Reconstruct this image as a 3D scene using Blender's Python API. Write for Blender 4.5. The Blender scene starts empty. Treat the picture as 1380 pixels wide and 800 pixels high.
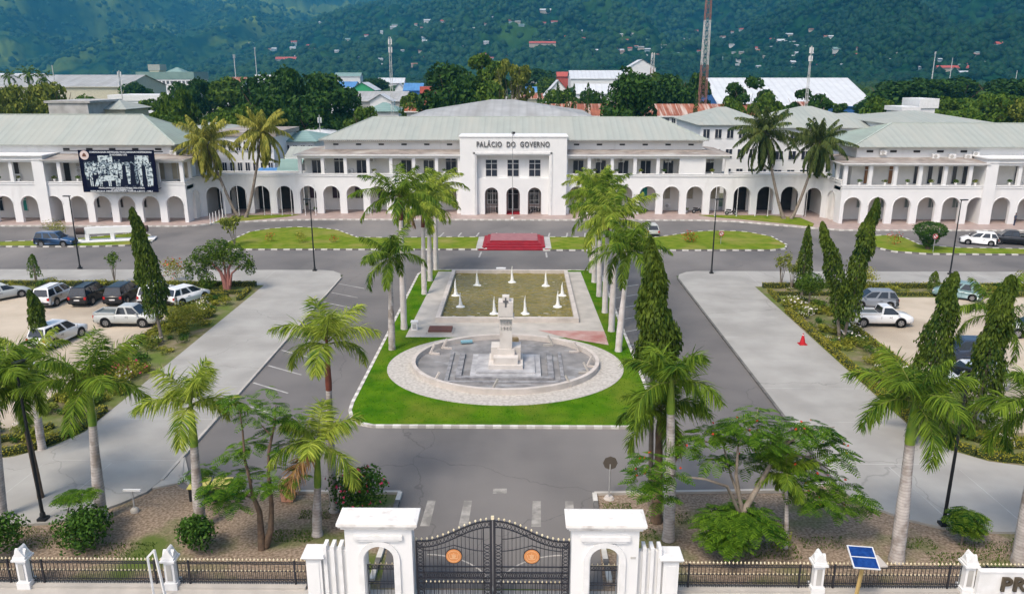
import bpy, bmesh, math, random
import numpy as np
from mathutils import Vector, Matrix
PI = math.pi
R = math.radians
S = bpy.context.scene
# ---------------------------------------------------------------- camera
FPX, TH, CH, YAW, CX = 1060.0, R(15.8), 20.3, R(0.62), 1.15
cd = bpy.data.cameras.new('camera')
cam = bpy.data.objects.new('camera', cd)
S.collection.objects.link(cam)
cam.location = (CX, 0, CH)
cam.rotation_euler = (PI/2 - TH, 0, YAW)
cd.sensor_fit = 'HORIZONTAL'; cd.sensor_width = 36; cd.lens = FPX/1380*36
cd.clip_start = 0.5; cd.clip_end = 30000
S.camera = cam
# ---------------------------------------------------------------- sky, sun, exposure
SUN_EL, SUN_AZ = 56, 215      # azimuth the light comes FROM, clockwise from +Y
w = bpy.data.worlds.new('World'); S.world = w; w.use_nodes = True
nt = w.node_tree
sky = nt.nodes.new('ShaderNodeTexSky'); sky.sky_type = 'NISHITA'; sky.sun_disc = False
sky.sun_elevation = R(SUN_EL); sky.sun_rotation = R(SUN_AZ)
sky.air_density = 1.0; sky.dust_density = 4.0; sky.ozone_density = 1.2
bgn = nt.nodes['Background']; bgn.inputs[1].default_value = 0.125
nt.links.new(sky.outputs[0], bgn.inputs[0])
sd = bpy.data.lights.new('sun', 'SUN'); sd.energy = 1.35; sd.angle = R(14); sd.color = (1, 0.90, 0.76)
sun = bpy.data.objects.new('sun', sd); S.collection.objects.link(sun)
_d = Vector((-math.sin(R(SUN_AZ))*math.cos(R(SUN_EL)), -math.cos(R(SUN_AZ))*math.cos(R(SUN_EL)), -math.sin(R(SUN_EL))))
sun.rotation_euler = _d.to_track_quat('-Z', 'Y').to_euler()
sun.location = (0, 0, 300)
S.view_settings.view_transform = 'Standard'; S.view_settings.look = 'None'
S.view_settings.gamma = 1; S.view_settings.exposure = 0.80
S.view_settings.use_curve_mapping = False
S.render.engine = 'CYCLES'
S.cycles.use_denoising = True
S.cycles.max_bounces = 5; S.cycles.diffuse_bounces = 3; S.cycles.glossy_bounces = 2
S.cycles.transmission_bounces = 2; S.cycles.volume_bounces = 0; S.cycles.transparent_max_bounces = 4
S.cycles.caustics_reflective = False; S.cycles.caustics_refractive = False

# ---------------------------------------------------------------- measuring helpers: the photo's pixel -> place on the ground / on a plane Y
_c, _s = math.cos(TH), math.sin(TH); _cy, _sy = math.cos(YAW), math.sin(YAW)
_f = Vector((-_sy*_c, _cy*_c, -_s)); _r = Vector((_cy, _sy, 0)); _u = _r.cross(_f)
def ray(px, py): return _f + _r*((px-690)/FPX) - _u*((py-400)/FPX)
def G(px, py, z=0.0):
    d = ray(px, py); t = (z-CH)/d.z
    return (CX+d.x*t, d.y*t)
def GY(px, py, Y):
    d = ray(px, py); t = Y/d.y
    return (CX+d.x*t, CH+d.z*t)
def H_at(px, py, Y): return GY(px, py, Y)[1]

# ---------------------------------------------------------------- object helpers
COL = S.collection.objects
def tag(o, label=None, cat=None, group=None, kind=None):
    if label: o['label'] = label
    if cat: o['category'] = cat
    if group: o['group'] = group
    if kind: o['kind'] = kind
    return o
def thing(name, loc, label, cat, group=None, rz=0, kind=None):
    o = bpy.data.objects.new(name, None); COL.link(o)
    o.empty_display_size = 0.3
    o.location = loc if len(loc) == 3 else (loc[0], loc[1], 0); o.rotation_euler = (0, 0, rz)
    return tag(o, label, cat, group, kind)
def link_mesh(name, me, parent=None, loc=(0, 0, 0), rz=0):
    o = bpy.data.objects.new(name, me); COL.link(o)
    o.parent = parent; o.location = loc; o.rotation_euler = (0, 0, rz)
    return o
def dup_tree(o, parent=None):
    c = o.copy(); COL.link(c); c.parent = parent
    for ch in [k for k in bpy.data.objects if k.parent == o]:
        dup_tree(ch, c)
    return c
class MB:
    def __init__(s): s.v = []; s.f = []; s.m = []; s.sm = []
    def add(s, vs, fs, mi=0, smooth=False):
        n = len(s.v); s.v.extend([tuple(p) for p in vs])
        for f in fs: s.f.append([n+i for i in f]); s.m.append(mi); s.sm.append(smooth)
        return s
    def quad(s, a, b, c, d, mi=0): return s.add([a, b, c, d], [(0, 1, 2, 3)], mi)
    def box(s, x0, x1, y0, y1, z0, z1, mi=0):
        if x0 > x1: x0, x1 = x1, x0
        v = [(x0,y0,z0),(x1,y0,z0),(x1,y1,z0),(x0,y1,z0),(x0,y0,z1),(x1,y0,z1),(x1,y1,z1),(x0,y1,z1)]
        return s.add(v, [(0,3,2,1),(4,5,6,7),(0,1,5,4),(1,2,6,5),(2,3,7,6),(3,0,4,7)], mi)
    def obox(s, c, sx, sy, sz, rz=0, mi=0, rx=0, ry=0):
        M = Matrix.Translation(c) @ Matrix.Rotation(rz, 4, 'Z') @ Matrix.Rotation(ry, 4, 'Y') @ Matrix.Rotation(rx, 4, 'X')
        v = [M @ Vector((a*sx/2, b*sy/2, k*sz/2)) for k in (-1, 1) for (a, b) in ((-1,-1),(1,-1),(1,1),(-1,1))]
        return s.add(v, [(0,3,2,1),(4,5,6,7),(0,1,5,4),(1,2,6,5),(2,3,7,6),(3,0,4,7)], mi)
    def bar(s, a, b, w, mi=0, h=None):
        a = Vector(a); b = Vector(b); d = (b-a); L = d.length
        if L < 1e-6: return s
        q = d.to_track_quat('X', 'Z'); h = h or w
        M = Matrix.Translation((a+b)/2) @ q.to_matrix().to_4x4()
        v = [M @ Vector((i*L/2, j*w/2, k*h/2)) for k in (-1, 1) for (i, j) in ((-1,-1),(1,-1),(1,1),(-1,1))]
        return s.add(v, [(0,3,2,1),(4,5,6,7),(0,1,5,4),(1,2,6,5),(2,3,7,6),(3,0,4,7)], mi)
    def prism(s, pts, z0, z1, mi=0, mside=None):
        n = len(pts)
        a = sum(pts[i][0]*pts[(i+1) % n][1]-pts[(i+1) % n][0]*pts[i][1] for i in range(n))
        if a < 0: pts = list(reversed(pts))
        v = [(p[0], p[1], z0) for p in pts] + [(p[0], p[1], z1) for p in pts]
        s.add(v, [tuple(range(n, 2*n))], mi)
        s.add(v, [(i, (i+1) % n, n+(i+1) % n, n+i) for i in range(n)], mi if mside is None else mside)
        return s
    def sheet(s, pts, z, mi=0):
        n = len(pts)
        a = sum(pts[i][0]*pts[(i+1) % n][1]-pts[(i+1) % n][0]*pts[i][1] for i in range(n))
        if a < 0: pts = list(reversed(pts))
        return s.add([(p[0], p[1], z) for p in pts], [tuple(range(n))], mi)
    def tube(s, path, rad, n=8, mi=0, caps=True, smooth=True):
        path = [Vector(p) for p in path]
        if not hasattr(rad, '__len__'): rad = [rad]*len(path)
        vs = []; 
        for i, p in enumerate(path):
            t = (path[min(i+1, len(path)-1)]-path[max(i-1, 0)]).normalized()
            ref = Vector((0, 1, 0)) if abs(t.z) > 0.5 else Vector((0, 0, 1))
            a = t.cross(ref).normalized(); b = t.cross(a).normalized()
            for k in range(n):
                th = 2*PI*k/n
                vs.append(p + (a*math.cos(th)+b*math.sin(th))*rad[i])
        fs = [(i*n+k, i*n+(k+1) % n, (i+1)*n+(k+1) % n, (i+1)*n+k) for i in range(len(path)-1) for k in range(n)]
        s.add(vs, fs, mi, smooth)
        if caps:
            m = len(path)-1
            s.add(vs[m*n:], [tuple(range(n))], mi); s.add(vs[:n], [tuple(reversed(range(n)))], mi)
        return s
    def lathe(s, prof, n=12, c=(0, 0, 0), mi=0, smooth=True, sx=1, sy=1):
        vs = []
        for r, z in prof:
            for k in range(n):
                th = 2*PI*k/n; vs.append((c[0]+r*sx*math.cos(th), c[1]+r*sy*math.sin(th), c[2]+z))
        m = len(prof)
        fs = [(i*n+k, i*n+(k+1) % n, (i+1)*n+(k+1) % n, (i+1)*n+k) for i in range(m-1) for k in range(n)]
        s.add(vs, fs, mi, smooth)
        s.add(vs[(m-1)*n:], [tuple(range(n))], mi)
        return s
    def disc(s, c, r, axis='Y', n=16, th=0.05, mi=0):
        pts = []
        for k in range(n):
            a = 2*PI*k/n
            pts.append((math.cos(a)*r, math.sin(a)*r))
        def P(p, d):
            if axis == 'Y': return (c[0]+p[0], c[1]+d, c[2]+p[1])
            if axis == 'X': return (c[0]+d, c[1]+p[0], c[2]+p[1])
            return (c[0]+p[0], c[1]+p[1], c[2]+d)
        v = [P(p, -th/2) for p in pts]+[P(p, th/2) for p in pts]
        s.add(v, [tuple(range(n)), tuple(reversed(range(n, 2*n)))]+[(i, n+i, n+(i+1) % n, (i+1) % n) for i in range(n)], mi)
        return s
    def mesh(s, name, mats):
        me = bpy.data.meshes.new(name); me.from_pydata(s.v, [], s.f)
        for m in (mats if isinstance(mats, (list, tuple)) else [mats]): me.materials.append(m)
        me.polygons.foreach_set('material_index', s.m); me.polygons.foreach_set('use_smooth', s.sm)
        me.update(); return me
    def build(s, name, mats, parent=None, loc=(0, 0, 0), rz=0, fix=False):
        me = s.mesh(name, mats)
        if fix:
            bm = bmesh.new(); bm.from_mesh(me); bmesh.ops.recalc_face_normals(bm, faces=bm.faces); bm.to_mesh(me); bm.free()
        return link_mesh(name, me, parent, loc, rz)
def np_mesh(name, V, F, mats, mi=None, smooth=False):
    V = np.asarray(V, dtype=np.float32); F = np.asarray(F, dtype=np.int32); k = F.shape[1]
    me = bpy.data.meshes.new(name)
    me.vertices.add(len(V)); me.vertices.foreach_set('co', V.ravel())
    me.loops.add(F.size); me.loops.foreach_set('vertex_index', F.ravel())
    me.polygons.add(len(F)); me.polygons.foreach_set('loop_start', np.arange(0, F.size, k, dtype=np.int32))
    for m in (mats if isinstance(mats, (list, tuple)) else [mats]): me.materials.append(m)
    if mi is not None: me.polygons.foreach_set('material_index', np.asarray(mi, dtype=np.int32))
    if smooth: me.polygons.foreach_set('use_smooth', np.ones(len(F), dtype=bool))
    me.update(calc_edges=True); me.validate(); return me

# ---------------------------------------------------------------- materials
MATS = {}
def pm(name, c, c2=None, scale=1.5, rough=0.8, bump=0.0, bscale=None, metal=0.0, detail=6, lo=0.35, hi=0.65, spec=0.3, third=None, tscale=None, tlo=0.5, thi=0.7, tmap=None, crack=0.0, cscale=0.12):
    m = bpy.data.materials.new(name); m.use_nodes = True; nt = m.node_tree; N = nt.nodes; Lk = nt.links
    b = N['Principled BSDF']; b.inputs['Roughness'].default_value = rough; b.inputs['Metallic'].default_value = metal
    b.inputs['Specular IOR Level'].default_value = spec
    g = N.new('ShaderNodeNewGeometry')
    if c2 is None: c2 = tuple(k*0.86 for k in c)
    no = N.new('ShaderNodeTexNoise'); no.inputs['Scale'].default_value = scale; no.inputs['Detail'].default_value = detail
    Lk.new(g.outputs['Position'], no.inputs['Vector'])
    mr = N.new('ShaderNodeMapRange'); mr.inputs[1].default_value = lo; mr.inputs[2].default_value = hi
    Lk.new(no.outputs[0], mr.inputs[0])
    mx = N.new('ShaderNodeMix'); mx.data_type = 'RGBA'
    mx.inputs[6].default_value = (*c, 1); mx.inputs[7].default_value = (*c2, 1)
    Lk.new(mr.outputs[0], mx.inputs[0]); out = mx.outputs[2]
    if third:
        n2 = N.new('ShaderNodeTexNoise'); n2.inputs['Scale'].default_value = tscale or scale*0.15; n2.inputs['Detail'].default_value = 4
        if tmap:
            mp = N.new('ShaderNodeMapping'); mp.inputs['Scale'].default_value = tmap; Lk.new(g.outputs['Position'], mp.inputs[0]); Lk.new(mp.outputs[0], n2.inputs['Vector'])
        else: Lk.new(g.outputs['Position'], n2.inputs['Vector'])
        m2 = N.new('ShaderNodeMapRange'); m2.inputs[1].default_value = tlo; m2.inputs[2].default_value = thi
        Lk.new(n2.outputs[0], m2.inputs[0])
        x2 = N.new('ShaderNodeMix'); x2.data_type = 'RGBA'; Lk.new(m2.outputs[0], x2.inputs[0]); Lk.new(out, x2.inputs[6])
        x2.inputs[7].default_value = (*third, 1); out = x2.outputs[2]
    if crack:      # thin wandering dark cracks
        nw = N.new('ShaderNodeTexNoise'); nw.inputs['Scale'].default_value = .5; nw.inputs['Detail'].default_value = 6; Lk.new(g.outputs['Position'], nw.inputs['Vector'])
        sc_ = N.new('ShaderNodeVectorMath'); sc_.operation = 'MULTIPLY_ADD'; sc_.inputs[1].default_value = (2.5, 2.5, 0); Lk.new(nw.outputs['Color'], sc_.inputs[0]); Lk.new(g.outputs['Position'], sc_.inputs[2])
        vo = N.new('ShaderNodeTexVoronoi'); vo.feature = 'DISTANCE_TO_EDGE'; vo.inputs['Scale'].default_value = cscale; Lk.new(sc_.outputs[0], vo.inputs['Vector'])
        m3 = N.new('ShaderNodeMapRange'); m3.inputs[1].default_value = 0.0; m3.inputs[2].default_value = .0035; m3.inputs[3].default_value = crack; m3.inputs[4].default_value = 0; Lk.new(vo.outputs[0], m3.inputs[0])
        x3 = N.new('ShaderNodeMix'); x3.data_type = 'RGBA'; Lk.new(m3.outputs[0], x3.inputs[0]); Lk.new(out, x3.inputs[6]); x3.inputs[7].default_value = (*[k*.35 for k in c2], 1); out = x3.outputs[2]
    Lk.new(out, b.inputs['Base Color'])
    if bump:
        nb = N.new('ShaderNodeTexNoise'); nb.inputs['Scale'].default_value = bscale or scale*4; nb.inputs['Detail'].default_value = 5
        Lk.new(g.outputs['Position'], nb.inputs['Vector'])
        bp = N.new('ShaderNodeBump'); bp.inputs['Strength'].default_value = bump; bp.inputs['Distance'].default_value = 0.05
        Lk.new(nb.outputs[0], bp.inputs['Height']); Lk.new(bp.outputs[0], b.inputs['Normal'])
    MATS[name] = m; return m
def leafmat(name, c, c2, trans=0.3, rough=0.55, third=None):
    m = bpy.data.materials.new(name); m.use_nodes = True; nt = m.node_tree; N = nt.nodes; Lk = nt.links
    b = N['Principled BSDF']; b.inputs['Roughness'].default_value = rough; b.inputs['Specular IOR Level'].default_value = 0.12
    g = N.new('ShaderNodeNewGeometry'); cr = N.new('ShaderNodeValToRGB')
    cr.color_ramp.elements[0].color = (*c, 1); cr.color_ramp.elements[1].color = (*c2, 1)
    if third:
        e = cr.color_ramp.elements.new(0.93); e.color = (*third, 1); cr.color_ramp.elements[-1].position = 0.9
        cr.color_ramp.elements[-1].color = (*third, 1); cr.color_ramp.elements[1].color = (*c2, 1); 
    ad = N.new('ShaderNodeMath'); ad.operation = 'MULTIPLY_ADD'; ad.inputs[1].default_value = 0.75
    no = N.new('ShaderNodeTexNoise'); no.inputs['Scale'].default_value = 0.6; Lk.new(g.outputs['Position'], no.inputs['Vector'])
    ms = N.new('ShaderNodeMath'); ms.operation = 'MULTIPLY_ADD'; ms.inputs[1].default_value = 1.2; ms.inputs[2].default_value = -0.45
    Lk.new(no.outputs[0], ms.inputs[0]); Lk.new(g.outputs['Random Per Island'], ad.inputs[0]); Lk.new(ms.outputs[0], ad.inputs[2])
    Lk.new(ad.outputs[0], cr.inputs[0]); Lk.new(cr.outputs[0], b.inputs['Base Color'])
    t = N.new('ShaderNodeBsdfTranslucent'); Lk.new(cr.outputs[0], t.inputs['Color'])
    mx = N.new('ShaderNodeMixShader'); mx.inputs[0].default_value = trans
    Lk.new(b.outputs[0], mx.inputs[1]); Lk.new(t.outputs[0], mx.inputs[2]); Lk.new(mx.outputs[0], N['Material Output'].inputs[0])
    MATS[name] = m; return m
def wavemat(name, c, c2, axis='X', scale=3.0, stain=None, rough=0.5, bump=0.4, slo=0.45, shi=0.75, sscale=0.25, ssx=1.0):
    m = pm(name, c, c2, scale=0.35, rough=rough, spec=0.15); nt = m.node_tree; N = nt.nodes; Lk = nt.links; b = N['Principled BSDF']
    wv = N.new('ShaderNodeTexWave'); wv.bands_direction = axis; wv.inputs['Scale'].default_value = scale*.2
    g = N.new('ShaderNodeNewGeometry'); Lk.new(g.outputs['Position'], wv.inputs['Vector'])
    bp = N.new('ShaderNodeBump'); bp.inputs['Strength'].default_value = bump; bp.inputs['Distance'].default_value = 0.06
    Lk.new(wv.outputs[1], bp.inputs['Height']); Lk.new(bp.outputs[0], b.inputs['Normal'])
    s0 = b.inputs['Base Color'].links[0].from_socket; pw = N.new('ShaderNodeMath'); pw.operation = 'POWER'; pw.inputs[1].default_value = 6; Lk.new(wv.outputs[1], pw.inputs[0])
    ml = N.new('ShaderNodeMath'); ml.operation = 'MULTIPLY'; ml.inputs[1].default_value = .32; Lk.new(pw.outputs[0], ml.inputs[0])
    x5 = N.new('ShaderNodeMix'); x5.data_type = 'RGBA'; Lk.new(ml.outputs[0], x5.inputs[0]); Lk.new(s0, x5.inputs[6]); x5.inputs[7].default_value = (*[q*.72 for q in c2], 1); Lk.new(x5.outputs[2], b.inputs['Base Color'])
    if stain:
        src = b.inputs['Base Color'].links[0].from_socket
        mp = N.new('ShaderNodeMapping'); mp.inputs['Scale'].default_value = (ssx, 0.15, 0.15); Lk.new(g.outputs['Position'], mp.inputs[0])
        n2 = N.new('ShaderNodeTexNoise'); n2.inputs['Scale'].default_value = sscale; n2.inputs['Detail'].default_value = 5; Lk.new(mp.outputs[0], n2.inputs['Vector'])
        m2 = N.new('ShaderNodeMapRange'); m2.inputs[1].default_value = slo; m2.inputs[2].default_value = shi; Lk.new(n2.outputs[0], m2.inputs[0])
        x2 = N.new('ShaderNodeMix'); x2.data_type = 'RGBA'; Lk.new(m2.outputs[0], x2.inputs[0]); Lk.new(src, x2.inputs[6]); x2.inputs[7].default_value = (*stain, 1)
        Lk.new(x2.outputs[2], b.inputs['Base Color'])
    return m
white = pm('white_plaster', (0.75, 0.75, 0.745), (0.71, 0.712, 0.71), scale=0.5, third=(0.56, 0.55, 0.53), tscale=0.8, tlo=0.6, thi=0.9, bump=0.1, tmap=(1, 1, .22), detail=9)
white2 = pm('white_paint', (0.74, 0.74, 0.74), (0.66, 0.66, 0.65), scale=2.5)
inner = pm('inner_plaster', (0.78, 0.76, 0.73), (0.72, 0.70, 0.66), scale=0.6)
greywall = pm('grey_wall', (0.48, 0.47, 0.45), (0.34, 0.33, 0.31), scale=0.6)
glass = pm('dark_glass', (0.018, 0.022, 0.035), (0.03, 0.035, 0.05), rough=0.12, spec=0.6)
curtain = pm('curtain', (0.42, 0.38, 0.30), (0.3, 0.27, 0.21), scale=8, rough=0.4)
teal = pm('teal_shutter', (0.03, 0.33, 0.27), (0.02, 0.26, 0.22), rough=0.4)
frame_w = pm('window_frame_white', (0.7, 0.7, 0.7), rough=0.5)
darkdoor = pm('dark_opening', (0.035, 0.028, 0.026), (0.02, 0.018, 0.018), rough=0.6)
wood = pm('brown_door', (0.30, 0.15, 0.06), (0.2, 0.09, 0.04), rough=0.5)
tile = pm('pink_tile', (0.40, 0.31, 0.28), (0.32, 0.25, 0.23), scale=1.2, rough=0.55)
roof = wavemat('green_sheet_roof', (0.35, 0.375, 0.345), (0.32, 0.345, 0.315), 'X', 1.6, stain=(0.37, 0.375, 0.335), rough=.7, sscale=.5, slo=.42, shi=.75)
roofside = wavemat('green_sheet_roof_side', (0.31, 0.375, 0.325), (0.28, 0.335, 0.29), 'Y', 1.6, rough=.7, stain=(0.25, .28, .25), sscale=.5)
ridgecap = pm('ridge_cap', (0.42, 0.47, 0.42))
paleroof = wavemat('grey_sheet_roof', (0.42, 0.42, 0.41), (0.34, 0.34, 0.33), 'X', 1.0, stain=(0.28, 0.27, 0.25))
brownroof = pm('weathered_eave_roof', (0.36, 0.31, 0.27), (0.2, 0.17, 0.15), scale=0.8, third=(0.45, 0.42, 0.38), tscale=0.4)
rust = wavemat('rusty_sheet_roof', (0.36, 0.13, 0.07), (0.24, 0.08, 0.045), 'X', 2.0, stain=(0.52, 0.42, 0.36), ssx=3, slo=0.5, shi=0.66, sscale=0.5)
whiteroof = wavemat('white_sheet_roof', (0.60, 0.62, 0.64), (0.54, 0.56, 0.58), 'X', 0.6, rough=.7)
blueroof = wavemat('blue_sheet_roof', (0.10, 0.26, 0.50), (0.08, 0.2, 0.42), 'X', 1.0)
tealroof = wavemat('teal_sheet_roof', (0.24, 0.35, 0.32), (0.19, 0.29, 0.27), 'Y', 1.0)
redroof = wavemat('red_sheet_roof', (0.5, 0.11, 0.08), (0.42, 0.09, 0.07), 'X', 1.0)
greenpaint = pm('green_paint', (0.05, 0.35, 0.16))
creamwall = pm('cream_wall', (0.58, 0.55, 0.42), (0.5, 0.47, 0.36))
bluepaint = pm('blue_paint', (0.05, 0.16, 0.42))
asphalt = pm('asphalt', (0.165, 0.155, 0.149), (0.120, 0.114, 0.112), scale=0.16, rough=0.9, detail=10, third=(0.235, 0.218, 0.202), tscale=0.07, tlo=0.46, thi=0.72, bump=0.25, bscale=25, crack=.4, cscale=.10, tmap=(1, .35, 1))
concrete = pm('concrete_apron', (0.37, 0.36, 0.335), (0.29, 0.28, 0.26), scale=0.3, rough=0.85, detail=10, third=(0.24, 0.235, 0.22), tscale=0.16, tlo=.56, thi=.82, crack=.35, cscale=.07, bump=0.15, bscale=12)
conc2 = pm('pale_concrete', (0.46, 0.43, 0.39), (0.36, 0.34, 0.31), scale=0.8, rough=0.85, bump=0.2, detail=8)
pebble = pm('pebble_paving', (0.52, 0.49, 0.45), (0.36, 0.335, 0.30), scale=5, rough=0.9, bump=0.5, bscale=15)
stone = pm('fountain_stone', (0.56, 0.51, 0.47), (0.46, 0.42, 0.385), scale=1.2, third=(0.38, 0.34, 0.31), tscale=0.8, tlo=0.58, thi=0.8)
wetstone = pm('wet_basin', (0.17, 0.165, 0.165), (0.27, 0.26, 0.255), scale=0.9, rough=0.6, detail=10, third=(0.36, 0.37, 0.38), tscale=0.7, tlo=0.55, thi=0.72)
dirt = pm('gravel_dirt', (0.34, 0.265, 0.20), (0.16, 0.12, 0.085), scale=8, lo=.36, hi=.64, rough=0.95, spec=.05, detail=12, third=(0.10, 0.135, 0.035), tscale=0.28, tlo=0.5, thi=0.66, bump=0.7, bscale=14)
sand = pm('parking_sand', (0.50, 0.43, 0.34), (0.42, 0.355, 0.275), scale=0.35, rough=0.95, detail=9, third=(0.33, 0.275, 0.21), tscale=0.12, bump=0.4, bscale=8)
grass = pm('lawn', (0.036, 0.115, 0.003), (0.080, 0.17, 0.006), scale=0.7, rough=0.9, spec=0.03, detail=9, third=(0.14, 0.17, 0.02), tscale=0.3, tlo=0.46, thi=0.78, bump=0.9, bscale=9)
median = pm('median_lawn', (0.10, 0.165, 0.010), (0.17, 0.21, 0.025), scale=0.9, rough=0.9, spec=0.03, detail=10, third=(0.26, 0.23, 0.07), tscale=0.22, tlo=0.48, thi=0.75, bump=0.9, bscale=9)
beddirt = pm('garden_bed_soil', (0.23, 0.19, 0.13), (0.11, 0.115, 0.04), scale=0.9, spec=0.05, rough=0.95, detail=9, third=(0.11, 0.15, 0.035), tscale=0.3, tlo=0.42, thi=0.62, bump=0.8, bscale=8)
farground = pm('far_ground', (0.055, 0.09, 0.03), (0.13, 0.12, 0.085), scale=0.03, rough=0.95, third=(0.04, 0.07, 0.025), tscale=0.012)
kerbw = pm('kerb_white', (0.66, 0.64, 0.60), (0.5, 0.48, 0.44), scale=2)
kerbk = pm('kerb_black', (0.10, 0.095, 0.09), (0.17, 0.16, 0.15), scale=2)
line = pm('road_line', (0.46, 0.45, 0.43), (0.3, 0.29, 0.275), scale=1.5, detail=9)
redstep = pm('red_step', (0.30, 0.014, 0.025), (0.22, 0.010, 0.02), rough=0.6)
redland = pm('faded_red_landing', (0.33, 0.15, 0.155), (0.26, 0.11, 0.12), rough=0.6)
brick = pm('reddish_paving', (0.34, 0.15, 0.13), (0.46, 0.33, 0.30), scale=0.8)
iron = pm('black_iron', (0.012, 0.012, 0.018), (0.02, 0.02, 0.028), rough=0.4, spec=0.5)
gold = pm('pale_gold', (0.78, 0.70, 0.50), (0.66, 0.56, 0.36), rough=0.4)
copper = pm('orange_medallion', (0.62, 0.27, 0.10), (0.55, 0.23, 0.08), rough=0.5, scale=6)
copper2 = pm('pale_orange_relief', (0.72, 0.42, 0.22), rough=0.5)
polemat = pm('dark_pole', (0.015, 0.017, 0.02), rough=0.5)
steel = pm('grey_steel', (0.4, 0.4, 0.4), (0.3, 0.3, 0.3), rough=0.5)
towerw = pm('tower_white', (0.62, 0.62, 0.6)); towerr = pm('tower_red', (0.30, 0.15, 0.13))
letter = pm('grey_letter', (0.11, 0.11, 0.115), rough=0.5)
bronze = pm('dark_bronze_letter', (0.075, 0.06, 0.04), rough=0.5)
trunkw = pm('palm_trunk_pale', (0.52, 0.48, 0.455), (0.37, 0.335, 0.315), scale=3, rough=0.9, bump=0.5, third=(0.24, 0.2, 0.17), tscale=1.5)
def ringed(m, s=2.2):      # leaf scar rings round a palm trunk
    nt = m.node_tree; N = nt.nodes; Lk = nt.links; b = N['Principled BSDF']; s0 = b.inputs['Base Color'].links[0].from_socket
    g = N.new('ShaderNodeNewGeometry'); wv = N.new('ShaderNodeTexWave'); wv.bands_direction = 'Z'; wv.inputs['Scale'].default_value = s; wv.inputs['Distortion'].default_value = 1.5; Lk.new(g.outputs['Position'], wv.inputs['Vector'])
    p = N.new('ShaderNodeMath'); p.operation = 'POWER'; p.inputs[1].default_value = 8; Lk.new(wv.outputs[1], p.inputs[0])
    q = N.new('ShaderNodeMath'); q.operation = 'MULTIPLY'; q.inputs[1].default_value = .5; Lk.new(p.outputs[0], q.inputs[0])
    x = N.new('ShaderNodeMix'); x.data_type = 'RGBA'; Lk.new(q.outputs[0], x.inputs[0]); Lk.new(s0, x.inputs[6]); x.inputs[7].default_value = (.2, .17, .15, 1); Lk.new(x.outputs[2], b.inputs['Base Color'])
ringed(trunkw)
trunklime = pm('palm_trunk_limed', (0.62, 0.58, 0.56), (0.5, 0.45, 0.42), scale=2, rough=0.9, bump=0.3)
trunkb = pm('bark_brown', (0.17, 0.115, 0.075), (0.10, 0.07, 0.05), scale=3, rough=0.95, bump=0.8)
trunkg = pm('bark_grey', (0.26, 0.22, 0.18), (0.17, 0.14, 0.11), scale=3, rough=0.95, bump=0.8)
shaft = pm('crownshaft_green', (0.20, 0.28, 0.03), (0.09, 0.19, 0.02), scale=2, rough=0.45)
shaftr = pm('crownshaft_brown', (0.16, 0.045, 0.03), (0.10, 0.03, 0.02), scale=2, rough=0.6)
L_palm = leafmat('palm_leaf', (0.008, 0.06, 0.007), (0.22, 0.32, 0.028), 0.35)
L_palmy = leafmat('palm_leaf_yellowish', (0.04, 0.13, 0.008), (0.44, 0.50, 0.07), 0.35)
L_dead = leafmat('palm_leaf_dry', (0.18, 0.085, 0.03), (0.38, 0.24, 0.10), 0.3)
L_coco = leafmat('coconut_leaf', (0.07, 0.115, 0.012), (0.55, 0.50, 0.10), 0.3)
L_cocod = leafmat('coconut_leaf_dark', (0.012, 0.045, 0.010), (0.13, 0.16, 0.04), 0.3)
L_ash = leafmat('ashoka_leaf', (0.008, 0.035, 0.006), (0.12, 0.17, 0.020), 0.2)
L_dark = leafmat('dark_tree_leaf', (0.008, 0.034, 0.007), (0.055, 0.12, 0.016), 0.2)
L_mid = leafmat('mid_tree_leaf', (0.020, 0.065, 0.008), (0.13, 0.20, 0.02), 0.25)
L_lite = leafmat('light_tree_leaf', (0.05, 0.09, 0.010), (0.28, 0.30, 0.05), 0.25)
L_flam = leafmat('feathery_leaf', (0.012, 0.065, 0.006), (0.15, 0.27, 0.02), 0.35)
L_bush = leafmat('bush_leaf', (0.010, 0.04, 0.008), (0.08, 0.17, 0.018), 0.2)
L_ybush = leafmat('yellow_bush_leaf', (0.09, 0.13, 0.010), (0.36, 0.34, 0.05), 0.2)
L_hedge = leafmat('hedge_leaf', (0.15, 0.165, 0.012), (0.42, 0.37, 0.05), 0.15)
flower = pm('pink_flower', (0.5, 0.04, 0.10), rough=0.6); flowerw = pm('white_flower', (0.75, 0.7, 0.62), rough=0.6)
flowero = pm('red_orange_flower', (0.5, 0.06, 0.02), rough=0.6)
rubber = pm('tyre_rubber', (0.02, 0.02, 0.02), rough=0.8); rimm = pm('wheel_rim', (0.35, 0.35, 0.36), rough=0.35, metal=0.6)
carglass = pm('car_glass', (0.012, 0.015, 0.02), (0.02, 0.025, 0.035), rough=0.08, spec=0.7)
blacktrim = pm('black_trim', (0.02, 0.02, 0.022), rough=0.5)
lampred = pm('tail_lamp', (0.45, 0.02, 0.02), rough=0.2); lampwh = pm('head_lamp', (0.7, 0.7, 0.72), rough=0.15)
def paint(name, c, r=0.3):
    m = pm(name, c, tuple(k*0.97 for k in c), rough=r, spec=0.5); m.node_tree.nodes['Principled BSDF'].inputs['Coat Weight'].default_value = 0.4
    m.node_tree.nodes['Principled BSDF'].inputs['Coat Roughness'].default_value = 0.12; return m
P_white = paint('car_white', (0.76, 0.77, 0.78)); P_silver = paint('car_silver', (0.45, 0.47, 0.46)); P_black = paint('car_black', (0.006, 0.007, 0.012))
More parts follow.
